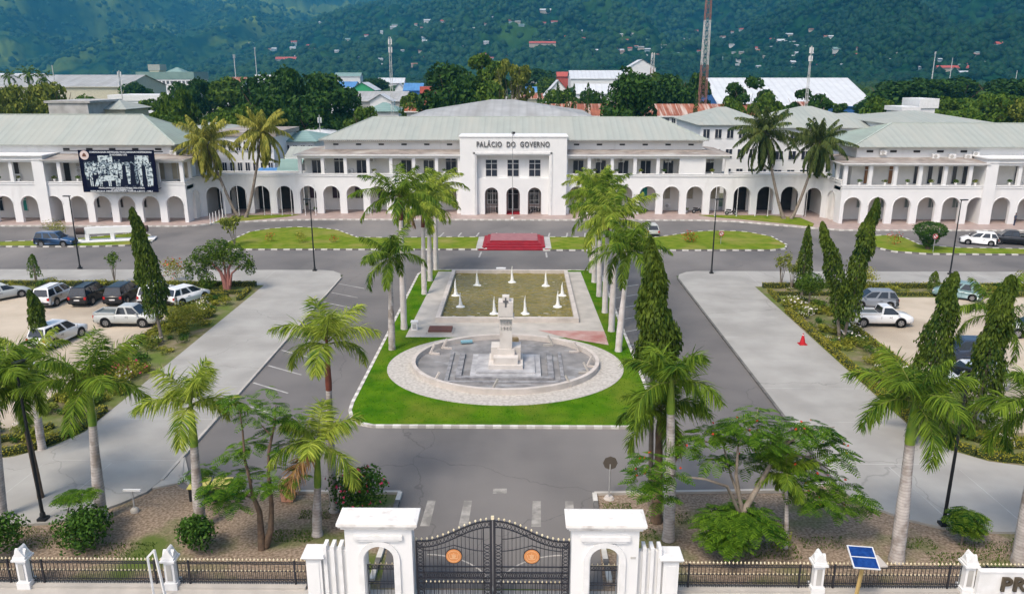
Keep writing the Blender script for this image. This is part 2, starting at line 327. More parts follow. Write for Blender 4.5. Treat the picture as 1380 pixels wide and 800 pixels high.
P_blue = paint('car_blue', (0.02, 0.07, 0.17)); P_grey = paint('car_grey', (0.20, 0.22, 0.25)); P_teal = paint('car_teal', (0.17, 0.27, 0.28)); P_dgrey = paint('car_dark_blue', (0.03, 0.045, 0.08))
# ================================================================ ground, roads, lawns
rnd = random.Random(7)
def struct(name, mb, mats, kind='structure'):
    o = mb.build(name, mats); o['kind'] = kind; return o
def arcpts(cx, cy, r, a0, a1, n=8):
    return [(cx+r*math.cos(R(a0+(a1-a0)*i/n)), cy+r*math.sin(R(a0+(a1-a0)*i/n))) for i in range(n+1)]
def smooth_poly(pts, it=2):
    for _ in range(it):
        q = []
        n = len(pts)
        for i in range(n):
            a = pts[i]; b = pts[(i+1) % n]
            q.append((a[0]*.75+b[0]*.25, a[1]*.75+b[1]*.25)); q.append((a[0]*.25+b[0]*.75, a[1]*.25+b[1]*.75))
        pts = q
    return pts
mb = MB(); mb.sheet([(-9000, -60), (9000, -60), (9000, 12000), (-9000, 12000)], -0.02); struct('ground', mb, farground)
mb = MB(); mb.sheet([(-150, 27.6), (150, 27.6), (150, 37.2), (-150, 37.2)], 0.0); struct('gravel_verge', mb, dirt)
mb = MB(); mb.sheet([(-17.45, 36.9), (-16.0, 35.7), (-14.2, 35.3), (-4.9, 35.3), (-4.6, 27.8), (4.6, 27.8), (4.95, 35.3), (14.5, 35.6), (17.45, 36.9), (17.45, 80), (150, 80), (150, 113), (-150, 113), (-150, 80), (-17.45, 80)], 0.006)
struct('road', mb, asphalt)
# outside pavement at the foot of the fence
mb = MB(); mb.sheet([(-150, -40), (150, -40), (150, 27.7), (-150, 27.7)], 0.004); struct('pavement', mb, conc2)

def kerb(name, pts, closed, w=0.22, h=0.16, seg=0.55, mats=(kerbw, kerbk), ratio=0.5, z0=0.0):
    """kerb stones with alternating paint along a polyline"""
    P = [Vector((p[0], p[1], 0)) for p in pts]
    if closed: P.append(P[0].copy())
    mb = MB(); acc = 0.0; k = 0
    for a, b in zip(P[:-1], P[1:]):
        L = (b-a).length
        if L < 1e-4: continue
        n = (b-a).normalized(); t = 0.0
        while t < L-1e-4:
            step = min(seg - acc, L-t)
            c0 = a+n*t; c1 = a+n*(t+step)
            side = Vector((-n.y, n.x, 0))*w/2
            v = [c0-side, c1-side, c1+side, c0+side]
            mb.add([(q.x, q.y, z0) for q in v]+[(q.x, q.y, h) for q in v], [(4,5,6,7),(0,1,5,4),(1,2,6,5),(2,3,7,6),(3,0,4,7)], k % 2)
            t += step; acc += step
            if acc >= seg-1e-6: acc = 0; k += 1
    return struct(name, mb, list(mats))
def lawn(name, pts, h=0.13, k=True, mats=(kerbw, kerbk), seg=0.55, mat=None):
    mb = MB(); mb.prism(pts, 0.0, h); o = struct(name, mb, mat or grass)
    if k: kerb('kerb', pts, True, mats=mats, seg=seg)
    return o
# concrete aprons left and right
for sx in (1, -1):
    outer = [(17.4, 36.4), (17.6, 35.2), (18.4, 34.1), (19.4, 33.1), (20.8, 32.35), (23, 32.05), (150, 32.05), (150, 38.4), (28.2, 38.4), (26.6, 38.9), (25.2, 40.2), (24.4, 42.0), (24.35, 75.4), (150, 75.5), (150, 81.7), (20.0, 81.7), (18.8, 81.3), (17.8, 80.2), (17.4, 78.6)]
    mb = MB(); mb.prism([(sx*a, b) for a, b in outer], 0.0, 0.12); struct('concrete_apron', mb, concrete)
    kerb('kerb', [(sx*17.36, b) for b in (36.4, 78.6)], False, w=0.16, h=0.15, seg=50, mats=((conc2, conc2) if sx < 0 else (kerbk, kerbk)))
    # sawn joints in the concrete slab
    mb = MB()
    for y in [38.5+5.3*i for i in range(8)]:
        mb.box(sx*17.55, sx*24.3, y, y+0.035, 0.119, 0.124)
    for x in [25+6*i for i in range(14)]:
        mb.box(sx*x, sx*(x+0.035), 76.0, 81.4, 0.119, 0.124)
    mb.bar((sx*20.9, 38.2, 0.122), (sx*21.4, 32.6, 0.122), 0.04, h=0.004); mb.bar((sx*24.5, 38.0, 0.122), (sx*24.7, 32.4, 0.122), 0.04, h=0.004); mb.bar((sx*28.5, 38.2, 0.122), (sx*26.0, 32.4, 0.122), 0.04, h=0.004)
    struct('slab_joint', mb, greywall)
    # garden ground and parking
    gp = [(24.35, 42.0), (25.2, 40.2), (26.6, 38.9), (28.2, 38.4), (150, 38.4), (150, 75.5), (24.35, 75.4)]
    mb = MB(); mb.prism([(sx*a, b) for a, b in gp], 0.0, 0.10); struct('garden_bed', mb, beddirt)
    mb = MB(); mb.sheet([(sx*a, b) for a, b in [(29.0, 42.5), (150, 42.5), (150, 71.6), (33.2, 71.6), (29.0, 64)]], 0.106); struct('parking_area', mb, sand)
# central island
isl = [(-9.55, 80.0), (-9.55, 46.5)] + [(-9.45, 45.2), (-9.1, 44.1), (-8.5, 43.4), (-7.6, 43.05)] + [(7.6, 43.05), (8.5, 43.4), (9.1, 44.1), (9.5, 45.2), (9.6, 46.5), (9.6, 80.0), (9.2, 81.2), (8.2, 81.9), (-8.2, 81.9), (-9.2, 81.2)]
lawn('island_lawn', isl, 0.14, seg=0.5, mats=(kerbw, conc2))
# island paving
mb = MB(); mb.prism([(-8.0, 59.4), (-7.55, 81.0), (7.55, 81.0), (8.05, 59.4)], 0.12, 0.155); struct('paving', mb, conc2)
mb = MB()
mb.sheet([(2.6, 61.2), (8.0, 61.0), (8.0, 57.6), (5.2, 59.0)], 0.172); struct('reddish_paving', mb, brick)
# median lawns along the palace road
L1 = [G(*p) for p in [(300,336),(330,337),(655,337),(655,320.5),(590,320.5),(540,321.5),(482,321),(455,311),(430,308),(400,307),(365,309),(335,314),(318,322),(302,330)]]
L2 = [G(*p) for p in [(733,338),(1040,338),(1058,336),(1060,331),(1040,320),(1010,314),(990,312.5),(960,312),(935,313.5),(905,318),(880,321),(800,320.5),(729,320.5)]]
L3 = [G(*p) for p in [(-190,333),(0,333),(120,333),(190,331),(205,326),(203,318),(194,314),(160,317),(108,322),(60,325),(0,327),(-190,327)]]
L4 = [G(*p) for p in [(1163,323),(1164,328),(1178,334),(1205,340),(1250,343),(1380,344),(1600,344),(1600,337),(1380,336.5),(1290,335),(1240,331),(1225,324),(1215,320),(1195,318),(1175,319)]]
for L in (L1, L2, L3, L4): lawn('median_lawn', L, 0.14, seg=0.75, mat=median)
# plaza pavement in front of the palace
pz = [(-150, 106.6), (-45.5, 106.9), (-43.6, 107.6), (-41, 109.6), (-36, 110.9), (-31, 111.9), (-27, 112.2), (26.7, 112.2), (32, 111.2), (38, 108.0), (41.6, 106.2), (44.5, 104.9), (150, 104.8), (150, 124), (-150, 124)]
mb = MB(); mb.prism(pz, 0.0, 0.15); struct('palace_pavement', mb, tile)
kerb('kerb', pz[:13], False, w=0.35, h=0.17, seg=0.6, mats=(kerbw, conc2))
C1 = [G(*p) for p in [(287,302),(300,297),(318,293),(340,291.5),(405,290.5),(388,293.5),(350,297),(318,300)]]
C2 = [G(*p) for p in [(942,291.5),(1040,292),(1078,295),(1097,303),(1095,307),(1060,303),(1000,297),(960,294)]]
for C_ in (C1, C2):
    mb = MB(); mb.prism(C_, 0.15, 0.2); struct('crescent_lawn', mb, median)
# painted bay lines
mb = MB()
def stripe(a, b, w=0.13, z=0.0105):
    a = Vector((*a, z)); b = Vector((*b, z)); n = (b-a).normalized(); s = Vector((-n.y, n.x, 0))*w/2
    mb.add([a-s, b-s, b+s, a+s], [(0, 1, 2, 3)])
for y in [75.5, 72.2, 68.9, 65.6, 62.3, 59.0, 55.7, 52.4, 49.1, 45.8]:
    stripe((-17.1, y+0.9), (-14.2, y-0.9)); stripe((9.75, y-1.0), (13.0, y+0.9))
for x in [-9.3+2.35*i for i in range(9)]:
    if abs(x) > 4.1 or True: stripe((x, 100.4), (x+0.25, 103.0), 0.2)
stripe((-3.6, 88.4), (-3.5, 91.3), 0.2); stripe((4.2, 88.4), (4.2, 91.3), 0.2)
struct('road_marking', mb, line)
mb = MB()
for x in (-3.3, -1.5, 1.9, 3.5):
    mb.sheet([(x-0.2, 32.4), (x+0.25, 32.4), (x+0.3, 34.7), (x-0.1, 34.7)], 0.0115)
mb.sheet([(-0.2, 35.4), (0.5, 35.4), (0.5, 35.9), (-0.2, 35.9)], 0.0115)
struct('concrete_patch', mb, pm('patch_concrete', (0.36, 0.34, 0.31), (0.2, 0.19, 0.175), scale=1.5, detail=9, lo=0.4, hi=0.6))
mb = MB(); mb.prism([(-18.0, 37.6), (-17.4, 39.3), (-16.4, 37.4), (-16.3, 36.2), (-17.5, 35.6)], 0, 0.1); struct('concrete_corner', mb, conc2)
mb = MB()      # the two curved rails the gate leaves roll on
for sg in (-1, 1):
    pts = [(sg*(3.0-3.0*math.sin(a))+.1, 27.3+3.0*math.cos(a)*.95) for a in [PI/2*i/14 for i in range(15)]]
    for a_, b_ in zip(pts[:-1], pts[1:]): mb.bar((*a_, .012), (*b_, .012), .07, h=.01)
struct('gate_rail', mb, conc2)
# kerbs at the south edge of the forecourt and along the gate drive
kerb('kerb', [(-17.3, 38.8), (-16.6, 36.9), (-15.6, 35.9), (-14.0, 35.35), (-4.85, 35.35)], False, w=0.18, h=0.14, seg=1.0, mats=(conc2, conc2))
kerb('kerb', [(-4.85, 35.3), (-4.9, 32.5), (-5.0, 28.2)], False, seg=0.8)
kerb('kerb', [(17.3, 36.6), (14.5, 35.75), (4.9, 35.35)], False, w=0.18, h=0.14, seg=1.0, mats=(conc2, conc2))
kerb('kerb', [(4.9, 35.3), (4.85, 32.5), (4.9, 28.2)], False, seg=0.8)

# ================================================================ foliage tools
def leaf_quads(C, D, Lz, W, rng, fold=None):
    """C centers (n,3), D long directions (n,3), Lz lengths, W widths -> quads (random roll)"""
    n = len(C); D = D/np.linalg.norm(D, axis=1, keepdims=True)
    Rr = rng.normal(size=(n, 3)); A = np.cross(D, Rr); A /= (np.linalg.norm(A, axis=1, keepdims=True)+1e-9)
    hl = (Lz/2)[:, None]*D; hw = (W/2)[:, None]*A
    V = np.empty((n, 4, 3)); V[:, 0] = C-hl-hw*.3; V[:, 1] = C-hl*.1-hw; V[:, 2] = C+hl; V[:, 3] = C-hl*.1+hw
    return V.reshape(-1, 3), np.arange(4*n).reshape(n, 4)
def blob_leaves(blobs, n, size, rng, aspect=0.6, up=0.25, shell=0.35, horiz=0.0, droop=0.0):
    """leaves spread through several ellipsoid clumps: blobs = (x,y,z,rx,ry,rz)"""
    B = np.array(blobs, float); wgt = (B[:, 3]*B[:, 4]+B[:, 4]*B[:, 5]+B[:, 3]*B[:, 5]); wgt /= wgt.sum()
    idx = rng.choice(len(B), n, p=wgt); d = rng.normal(size=(n, 3)); d[:, 2] += up*1.0; d /= np.linalg.norm(d, axis=1, keepdims=True)
    rr = 1-shell*rng.random(n)**1.6 + rng.normal(size=n)*0.05
    C = B[idx, :3]+d*rr[:, None]*B[idx, 3:]
    D = np.cross(d, rng.normal(size=(n, 3)))+d*0.35
    D[:, 2] *= (1-horiz); D[:, 2] -= droop
    s = size*(0.6+0.8*rng.random(n))
    return leaf_quads(C, D, s, s*aspect, rng)
def cluster_blobs(rng, n, rx, ry, rz, z0, rmin, rmax, flat=0.75):
    out = []
    for i in range(n):
        a = rng.random()*2*PI; e = rng.random()**0.6; k = math.sqrt(rng.random())
        z = (rng.random()*2-1)
        h = math.sqrt(max(0, 1-z*z))
        r = rmin+(rmax-rmin)*rng.random()
        out.append((math.cos(a)*h*k**0.4*rx*0.8, math.sin(a)*h*k**0.4*ry*0.8, z0+z*rz*0.75, r, r, r*flat))
    return out
def limb_tree_mesh(rng, H, r0, spread, mat, nl=5, z1=0.45, lean=0):
    mb = MB(); mb.tube([(0,0,-0.2),(lean*.3, 0, H*z1*0.5),(lean*.6, 0.02*H, H*z1)], [r0*1.3, r0, r0*.8], 8)
    for i in range(nl):
        a = 2*PI*(i+rng.random()*.6)/nl; e = 0.5+0.4*rng.random()
        x, y = math.cos(a)*spread*e, math.sin(a)*spread*e
        mb.tube([(lean*.6, .02*H, H*z1*.95), (lean*.6+x*.45, y*.45, H*(z1+.17)), (lean*.6+x, y, H*(.72+.15*rng.random()))], [r0*.55, r0*.35, r0*.12], 5)
    return mb.mesh('trunk', mat)
TREEV = {}
def tree_variant(kind, seed):
    key = (kind, seed)
    if key in TREEV: return TREEV[key]
    rng = np.random.default_rng(seed*31+len(kind)); H = 10.0
    if kind == 'round':
        bl = cluster_blobs(rng, 26, 4.2, 4.2, 3.6, 6.0, 1.1, 2.1); V, F = blob_leaves(bl, 4200, 0.62, rng, 0.65)
        tr = limb_tree_mesh(rng, H, 0.28, 3, trunkb)
    elif kind == 'wide':
        bl = cluster_blobs(rng, 30, 6.2, 6.2, 2.4, 7.2, 1.1, 2.0, 0.6); V, F = blob_leaves(bl, 4600, 0.6, rng, 0.65)
        tr = limb_tree_mesh(rng, H, 0.32, 5, trunkb, 6)
    elif kind == 'tall':
        bl = cluster_blobs(rng, 30, 2.9, 2.9, 4.6, 5.2, 0.9, 1.7, 1.0); V, F = blob_leaves(bl, 4600, 0.5, rng, 0.65)
        tr = limb_tree_mesh(rng, H, 0.22, 2, trunkb)
    elif kind == 'open':
        bl = cluster_blobs(rng, 20, 4.8, 4.8, 3.6, 6.2, 0.7, 1.4, 0.6); V, F = blob_leaves(bl, 3000, 0.55, rng, 0.6)
        tr = limb_tree_mesh(rng, H, 0.22, 4.2, trunkg, 8, 0.35)
    TREEV[key] = (V, F, tr, {}); return TREEV[key]
def tree(kind, seed, lm, loc, h, wid, label, group=None, name='tree', cat='tree', rz=None):
    V, F, tr, cache = tree_variant(kind, seed)
    if lm.name not in cache: cache[lm.name] = np_mesh('crown', V, F, lm)
    t = thing(name, loc, label, cat, group, rz=(rnd.random()*6.28 if rz is None else rz))
    base = {'round': 8.4, 'wide': 12.4, 'tall': 5.8, 'open': 9.6}[kind]
    sc = (wid/base, wid/base, h/10.0)
    for nm, me in (('trunk', tr), ('crown', cache[lm.name])):
        o = link_mesh(nm, me, t); o.scale = sc
    return t
def frond_np(rng, L, az, e0, droop, base, nl=60, leafL=0.8, leafW=0.06, plum=0.5, twist=0.0, hang=0.35):
    """one feather frond: returns leaflet verts/faces and rachis path"""
    n = nl; T = np.linspace(0.10, 1.0, n); ts = np.linspace(0, 1, 25)
    el = e0-droop*ts**1.25; dl = L/24
    hd = np.array([math.cos(az), math.sin(az)])
    px = np.concatenate([[0], np.cumsum(np.cos(el[:-1])*dl)]); pz_ = np.concatenate([[0], np.cumsum(np.sin(el[:-1])*dl)])
    X = np.interp(T, ts, px); Z = np.interp(T, ts, pz_); E = np.interp(T, ts, el)
    P = np.stack([hd[0]*X, hd[1]*X, Z], 1)+np.array(base)
    fwd = np.stack([hd[0]*np.cos(E), hd[1]*np.cos(E), np.sin(E)], 1)
    side = np.array([-hd[1], hd[0], 0.0]); upv = np.cross(fwd, side)*-1.0
    Vs = []; Fs = []; off = 0
    for sg in (1, -1):
        ln = leafL*np.clip(np.sin(PI*(0.12+0.80*T)), 0.12, 1)**0.7*(0.85+0.3*rng.random(n))
        ang = rng.normal(size=n)*plum
        d = sg*side[None]*np.cos(ang)[:, None]+upv*np.sin(ang)[:, None]+fwd*(0.45+0.5*T)[:, None]
        d /= np.linalg.norm(d, axis=1, keepdims=True)
        g = np.array([0, 0, -1.0])
        m = P+d*(ln*0.5)[:, None]
        d2 = d+g*hang*(1+rng.random(n))[:, None]; d2 /= np.linalg.norm(d2, axis=1, keepdims=True)
        d3 = d2+g*hang*1.6
        d3 /= np.linalg.norm(d3, axis=1, keepdims=True)
        m = P+d2*(ln*0.45)[:, None]; tip = m+d3*(ln*0.55)[:, None]
        wv = np.cross(d2, rng.normal(size=(n, 3))*0.6+upv); wv /= (np.linalg.norm(wv, axis=1, keepdims=True)+1e-9)
        wv *= (leafW/2*(0.8+0.4*rng.random(n)))[:, None]
        V = np.stack([P-wv*.5, P+wv*.5, m+wv, m-wv, tip+wv*.15, tip-wv*.15], 1).reshape(-1, 3)
        base_i = off+np.arange(n)[:, None]*6
        F = np.concatenate([base_i+np.array([[0, 1, 2, 3]]), base_i+np.array([[3, 2, 4, 5]])], 0)
        Vs.append(V); Fs.append(F); off += 6*n
    path = [(hd[0]*x+base[0], hd[1]*x+base[1], z+base[2]) for x, z in zip(px[::4], pz_[::4])]
    return np.concatenate(Vs), np.concatenate(Fs), path
def palm_crown(seed, top, nf, L, leafL, nl, leafW, mats, parent, dead=0, e_hi=1.35, e_lo=-0.15, droop=(1.3, 1.9), plum=0.5, hang=0.35, wob=0.25, rachis=True):
    rng = np.random.default_rng(seed)
    Vs, Fs, Ms = [], [], []; off = 0; mb = MB()
    for i in range(nf):
        k = i/(nf-1) if nf > 1 else 0
        e0 = e_hi+(e_lo-e_hi)*k+rng.normal()*0.08
        az = i*2.39996+seed+rng.normal()*wob
        dr = droop[0]+(droop[1]-droop[0])*rng.random()
        dr = dr*(0.55+0.6*k)
        ll = L*(0.75+0.25*min(1, k*3))*(0.9+0.2*rng.random())
        V, F, path = frond_np(rng, ll, az, e0, dr, (top[0]+0.08*math.cos(az), top[1]+0.08*math.sin(az), top[2]-0.35*k), nl, leafL, leafW, plum, hang=hang)
        Vs.append(V); Fs.append(F+off); off += len(V)
        isdead = i >= nf-dead
        Ms.append(np.full(len(F), 1 if isdead else 0))
        if rachis: mb.tube(path, [0.045, 0.035, 0.028, 0.02, 0.015, 0.01, 0.006][:len(path)], 4, 0, False)
    o = link_mesh('crown', np_mesh('crown', np.concatenate(Vs), np.concatenate(Fs), mats, np.concatenate(Ms)), parent)
    if rachis: r = mb.build('frond_stem', pm_get('frond_stem_green', (0.17, 0.20, 0.04)), o)
    return o
def pm_get(n, c, **k): return MATS.get(n) or pm(n, c, **k)
def royal_palm(base, hs, hc, L, label, group='royal palms', lean=(0, 0), seed=1, nf=13, nl=62, leafL=0.85, r=0.26, trunk=None, shaftm=None, leafm=None, dead=0, z0=0.13, leafW=0.06, e_lo=-0.2, droop=(1.3, 1.9), bulge=1.15, hang=0.35):
    """hs = height where grey trunk ends, hc = height of crown centre"""
    t = thing('royal_palm', (base[0], base[1], 0), label, 'palm tree', group)
    n = 12; pth = []; rad = []
    for i in range(n+1):
        k = i/n; pth.append((lean[0]*k**1.4*hs/hc, lean[1]*k*hs/hc, z0-0.1+(hs-z0+0.1)*k))
        rr = r*(1.25 if i == 0 else 1.0)*(1.0+ (bulge-1)*math.sin(PI*min(1, k*1.4)))*(1-0.3*k)
        rad.append(rr)
    MB().tube(pth, rad, 12).build('trunk', trunk or trunkw, t)
    a = Vector(pth[-1]); b = Vector((lean[0], lean[1], hc))
    if hc-hs > 0.2:
        MB().tube([a-Vector((0,0,.02)), a+(b-a)*0.15, a+(b-a)*0.6, b], [rad[-1]*1.05, rad[-1]*1.12, rad[-1]*0.75, rad[-1]*0.35], 10).build('crownshaft', shaftm or shaft, t)
    palm_crown(seed, (lean[0], lean[1], hc-0.1), nf, L, leafL, nl, leafW, [leafm or L_palm, L_dead], t, dead, e_lo=e_lo, droop=droop, hang=hang)
    return t
def column_tree(base, h, rmax, label, lean=(0, 0), seed=1, n=2600, z0=0.8, r_top=0.15, leaf=0.34, lm=None, tp=0.42, group='columnar mast trees'):
    """mast tree: narrow column of drooping leaves"""
    rng = np.random.default_rng(seed)
    t = thing('columnar_tree', (base[0], base[1], 0), label, 'tree', group)
    MB().tube([(0,0,0),(lean[0]*.4, lean[1]*.4, h*.5),(lean[0], lean[1], h*.97)], [0.14, 0.10, 0.03], 7).build('trunk', trunkg, t)
    k = rng.random(n)**0.85; z = z0+(h-z0)*k
    prof = rmax*np.clip(1-k, 0, 1)**tp*(0.88+0.12*np.clip(k*5, 0, 1))+r_top*(1-k*0.9)
    ph = rng.random(n)*2*PI
    lump = 1+0.14*np.sin(ph*3+z*1.7+seed)+0.18*np.sin(z*2.3+seed+ph)+0.12*np.sin(z*.9+seed*2)+0.1*rng.normal(size=n)
    rr = prof*lump*(0.55+0.45*rng.random(n)**0.5)
    C = np.stack([np.cos(ph)*rr+lean[0]*k**1.2, np.sin(ph)*rr+lean[1]*k, z], 1)
    D = np.stack([np.cos(ph)*0.35, np.sin(ph)*0.35, -1.0+0*z], 1)+rng.normal(size=(n, 3))*0.25
    V, F = leaf_quads(C, D, leaf*(0.7+0.6*rng.random(n)), leaf*0.33*(0.7+0.6*rng.random(n)), rng)
    link_mesh('crown', np_mesh('crown', V, F, lm or L_ash), t)
    return t
def bush(base, r, h, label, lm=None, seed=1, n=900, leaf=0.16, fl=None, cat='shrub', group=None, name='bush', nf=40, z0=0.1):
    rng = np.random.default_rng(seed)
    t = thing(name, (base[0], base[1], 0), label, cat, group)
    bl = [(rng.normal()*r*.25, rng.normal()*r*.25, z0+h*(0.40+0.25*rng.random()), r*.75, r*.75, h*.44) for _ in range(6)]
    V, F = blob_leaves(bl, n, leaf, rng, 0.55, up=0.35, shell=0.6)
    V[:, 2] = np.maximum(V[:, 2], z0*0.6)
    link_mesh('foliage', np_mesh('foliage', V, F, lm or L_bush), t)
    if fl is not None:
        pass
    if fl is not None:
        V, F = blob_leaves([(a, b, c, d*1.03, e*1.03, f*1.03) for a, b, c, d, e, f in bl], nf, leaf*1.0, rng, 0.8, up=0.5, shell=0.02)
        tag(link_mesh('flowers', np_mesh('flowers', V, F, fl), t), kind='stuff')
    return t
# ================================================================ palace
def arcade_panel(mb, P, s0, s1, arches, z0, ztop, th, N=10, cap=True, step=1.2):
    """wall panel along s with round-headed openings; arches = (centre, width, crown height)"""
    arches = sorted(arches); edges = []; cur = s0
    def strip(sa, sb, za, zb):
        m = max(1, int(abs(sb-sa)/step+0.5))
        for i in range(m):
            a = sa+(sb-sa)*i/m; b = sa+(sb-sa)*(i+1)/m
            mb.quad(P(a, 0, za), P(b, 0, za), P(b, 0, zb), P(a, 0, zb)); mb.quad(P(a, th, za), P(a, th, zb), P(b, th, zb), P(b, th, za))
            if cap: mb.quad(P(a, 0, ztop), P(b, 0, ztop), P(b, th, ztop), P(a, th, ztop))
    for c, w, zc in arches:
        r = w/2; zs = zc-r
        strip(cur, c-r, z0, ztop)
        for e, q in ((c-r, 1), (c+r, -1)):
            mb.quad(P(e, 0, z0), P(e, th, z0), P(e, th, zs), P(e, 0, zs))
        for i in range(N):
            a0 = PI-PI*i/N; a1 = PI-PI*(i+1)/N
            xa, za, xb, zb = c+r*math.cos(a0), zs+r*math.sin(a0), c+r*math.cos(a1), zs+r*math.sin(a1)
            mb.quad(P(xa, 0, za), P(xb, 0, zb), P(xb, 0, ztop), P(xa, 0, ztop)); mb.quad(P(xa, th, za), P(xa, th, ztop), P(xb, th, ztop), P(xb, th, zb))
            mb.quad(P(xa, 0, za), P(xa, th, za), P(xb, th, zb), P(xb, 0, zb))
            if cap: mb.quad(P(xa, 0, ztop), P(xb, 0, ztop), P(xb, th, ztop), P(xa, th, ztop))
        cur = c+r
    strip(cur, s1, z0, ztop)
    mb.quad(P(s0, 0, z0), P(s0, 0, ztop), P(s0, th, ztop), P(s0, th, z0)); mb.quad(P(s1, 0, z0), P(s1, th, z0), P(s1, th, ztop), P(s1, 0, ztop))
def band(mb, P, s0, s1, za, zb, out, th, step=1.0):
    m = max(1, int(abs(s1-s0)/step+0.5))
    for i in range(m):
        a = s0+(s1-s0)*i/m; b = s0+(s1-s0)*(i+1)/m
        q = [P(a, -out, za), P(b, -out, za), P(b, th, za), P(a, th, za), P(a, -out, zb), P(b, -out, zb), P(b, th, zb), P(a, th, zb)]
        mb.add(q, [(0,3,2,1),(4,5,6,7),(0,1,5,4),(2,3,7,6),(1,2,6,5),(3,0,4,7)])
WIN = {}
def window(parent, cx, z0, w, h, Y, mull=1, trans=1, gm=None, rz=0, name='window', top=False):
    gm = gm or glass
    key = (round(w, 2), round(h, 2), mull, trans, gm.name, top)
    if key not in WIN:
        f = MB(); t = 0.07
        f.box(-w/2-t, -w/2, -0.06, 0.05, -t, h+t); f.box(w/2, w/2+t, -0.06, 0.05, -t, h+t)
        f.box(-w/2, w/2, -0.06, 0.05, h, h+t); f.box(-w/2, w/2, -0.07, 0.05, -t, 0)
        for i in range(mull):
            x = -w/2+w*(i+1)/(mull+1); f.box(x-.035, x+.035, -0.05, 0.0, 0, h)
        for i in range(trans):
            z = h*(0.78 if (trans == 1 or i == 1) else 0.42); f.box(-w/2, w/2, -0.053, 0.0, z-.035, z+.035)
        p = MB(); p.box(-w/2, w/2, -0.02, 0.02, 0, h)
        WIN[key] = (f.mesh('window', frame_w), p.mesh('pane', gm))
    fm, pmh = WIN[key]
    o = link_mesh(name, fm, parent, (cx, Y, z0), rz); link_mesh('pane', pmh, o)
    return o
def hip_roof(mb, x0, x1, y0, y1, ze, zr, xr0, xr1, yr, mi=0, ms=1, th=0.12):
    """ridge from xr0 to xr1"""
    A, B, C, D = (x0, y0, ze), (x1, y0, ze), (x1, y1, ze), (x0, y1, ze); E_, F_ = (xr0, yr, zr), (xr1, yr, zr)
    mb.add([A, B, F_, E_], [(0, 1, 2, 3)], mi); mb.add([C, D, E_, F_], [(0, 1, 2, 3)], mi)
    mb.add([B, C, F_], [(0, 1, 2)], ms); mb.add([D, A, E_], [(0, 1, 2)], ms)
    mb.box(x0, x1, y0, y1, ze-th, ze-0.004, mi)
def ridgelines(parent, pts, w=0.22):
    mb = MB()
    for a, b in pts: mb.bar((a[0], a[1], a[2]+.03), (b[0], b[1], b[2]+.03), w, h=0.10)
    return mb.build('ridge_cap', ridgecap, parent)
AC = {}
def ac_unit(loc, rz, label):
    if not AC:
        b = MB(); b.box(-.45, .45, -.18, .18, 0, .65); b.box(-.4, -.3, -.2, .2, -.08, 0, 0); b.box(.3, .4, -.2, .2, -.08, 0, 0)
        AC['b'] = b.mesh('casing', white2)
        g = MB(); g.disc((-.1, -.19, .33), .25, 'Y', 14, .03); AC['g'] = g.mesh('fan_grille', greywall)
    t = thing('air_conditioner', loc, label, 'air conditioner', 'outdoor air conditioning units', rz)
    link_mesh('casing', AC['b'], t); link_mesh('fan_grille', AC['g'], t); return t

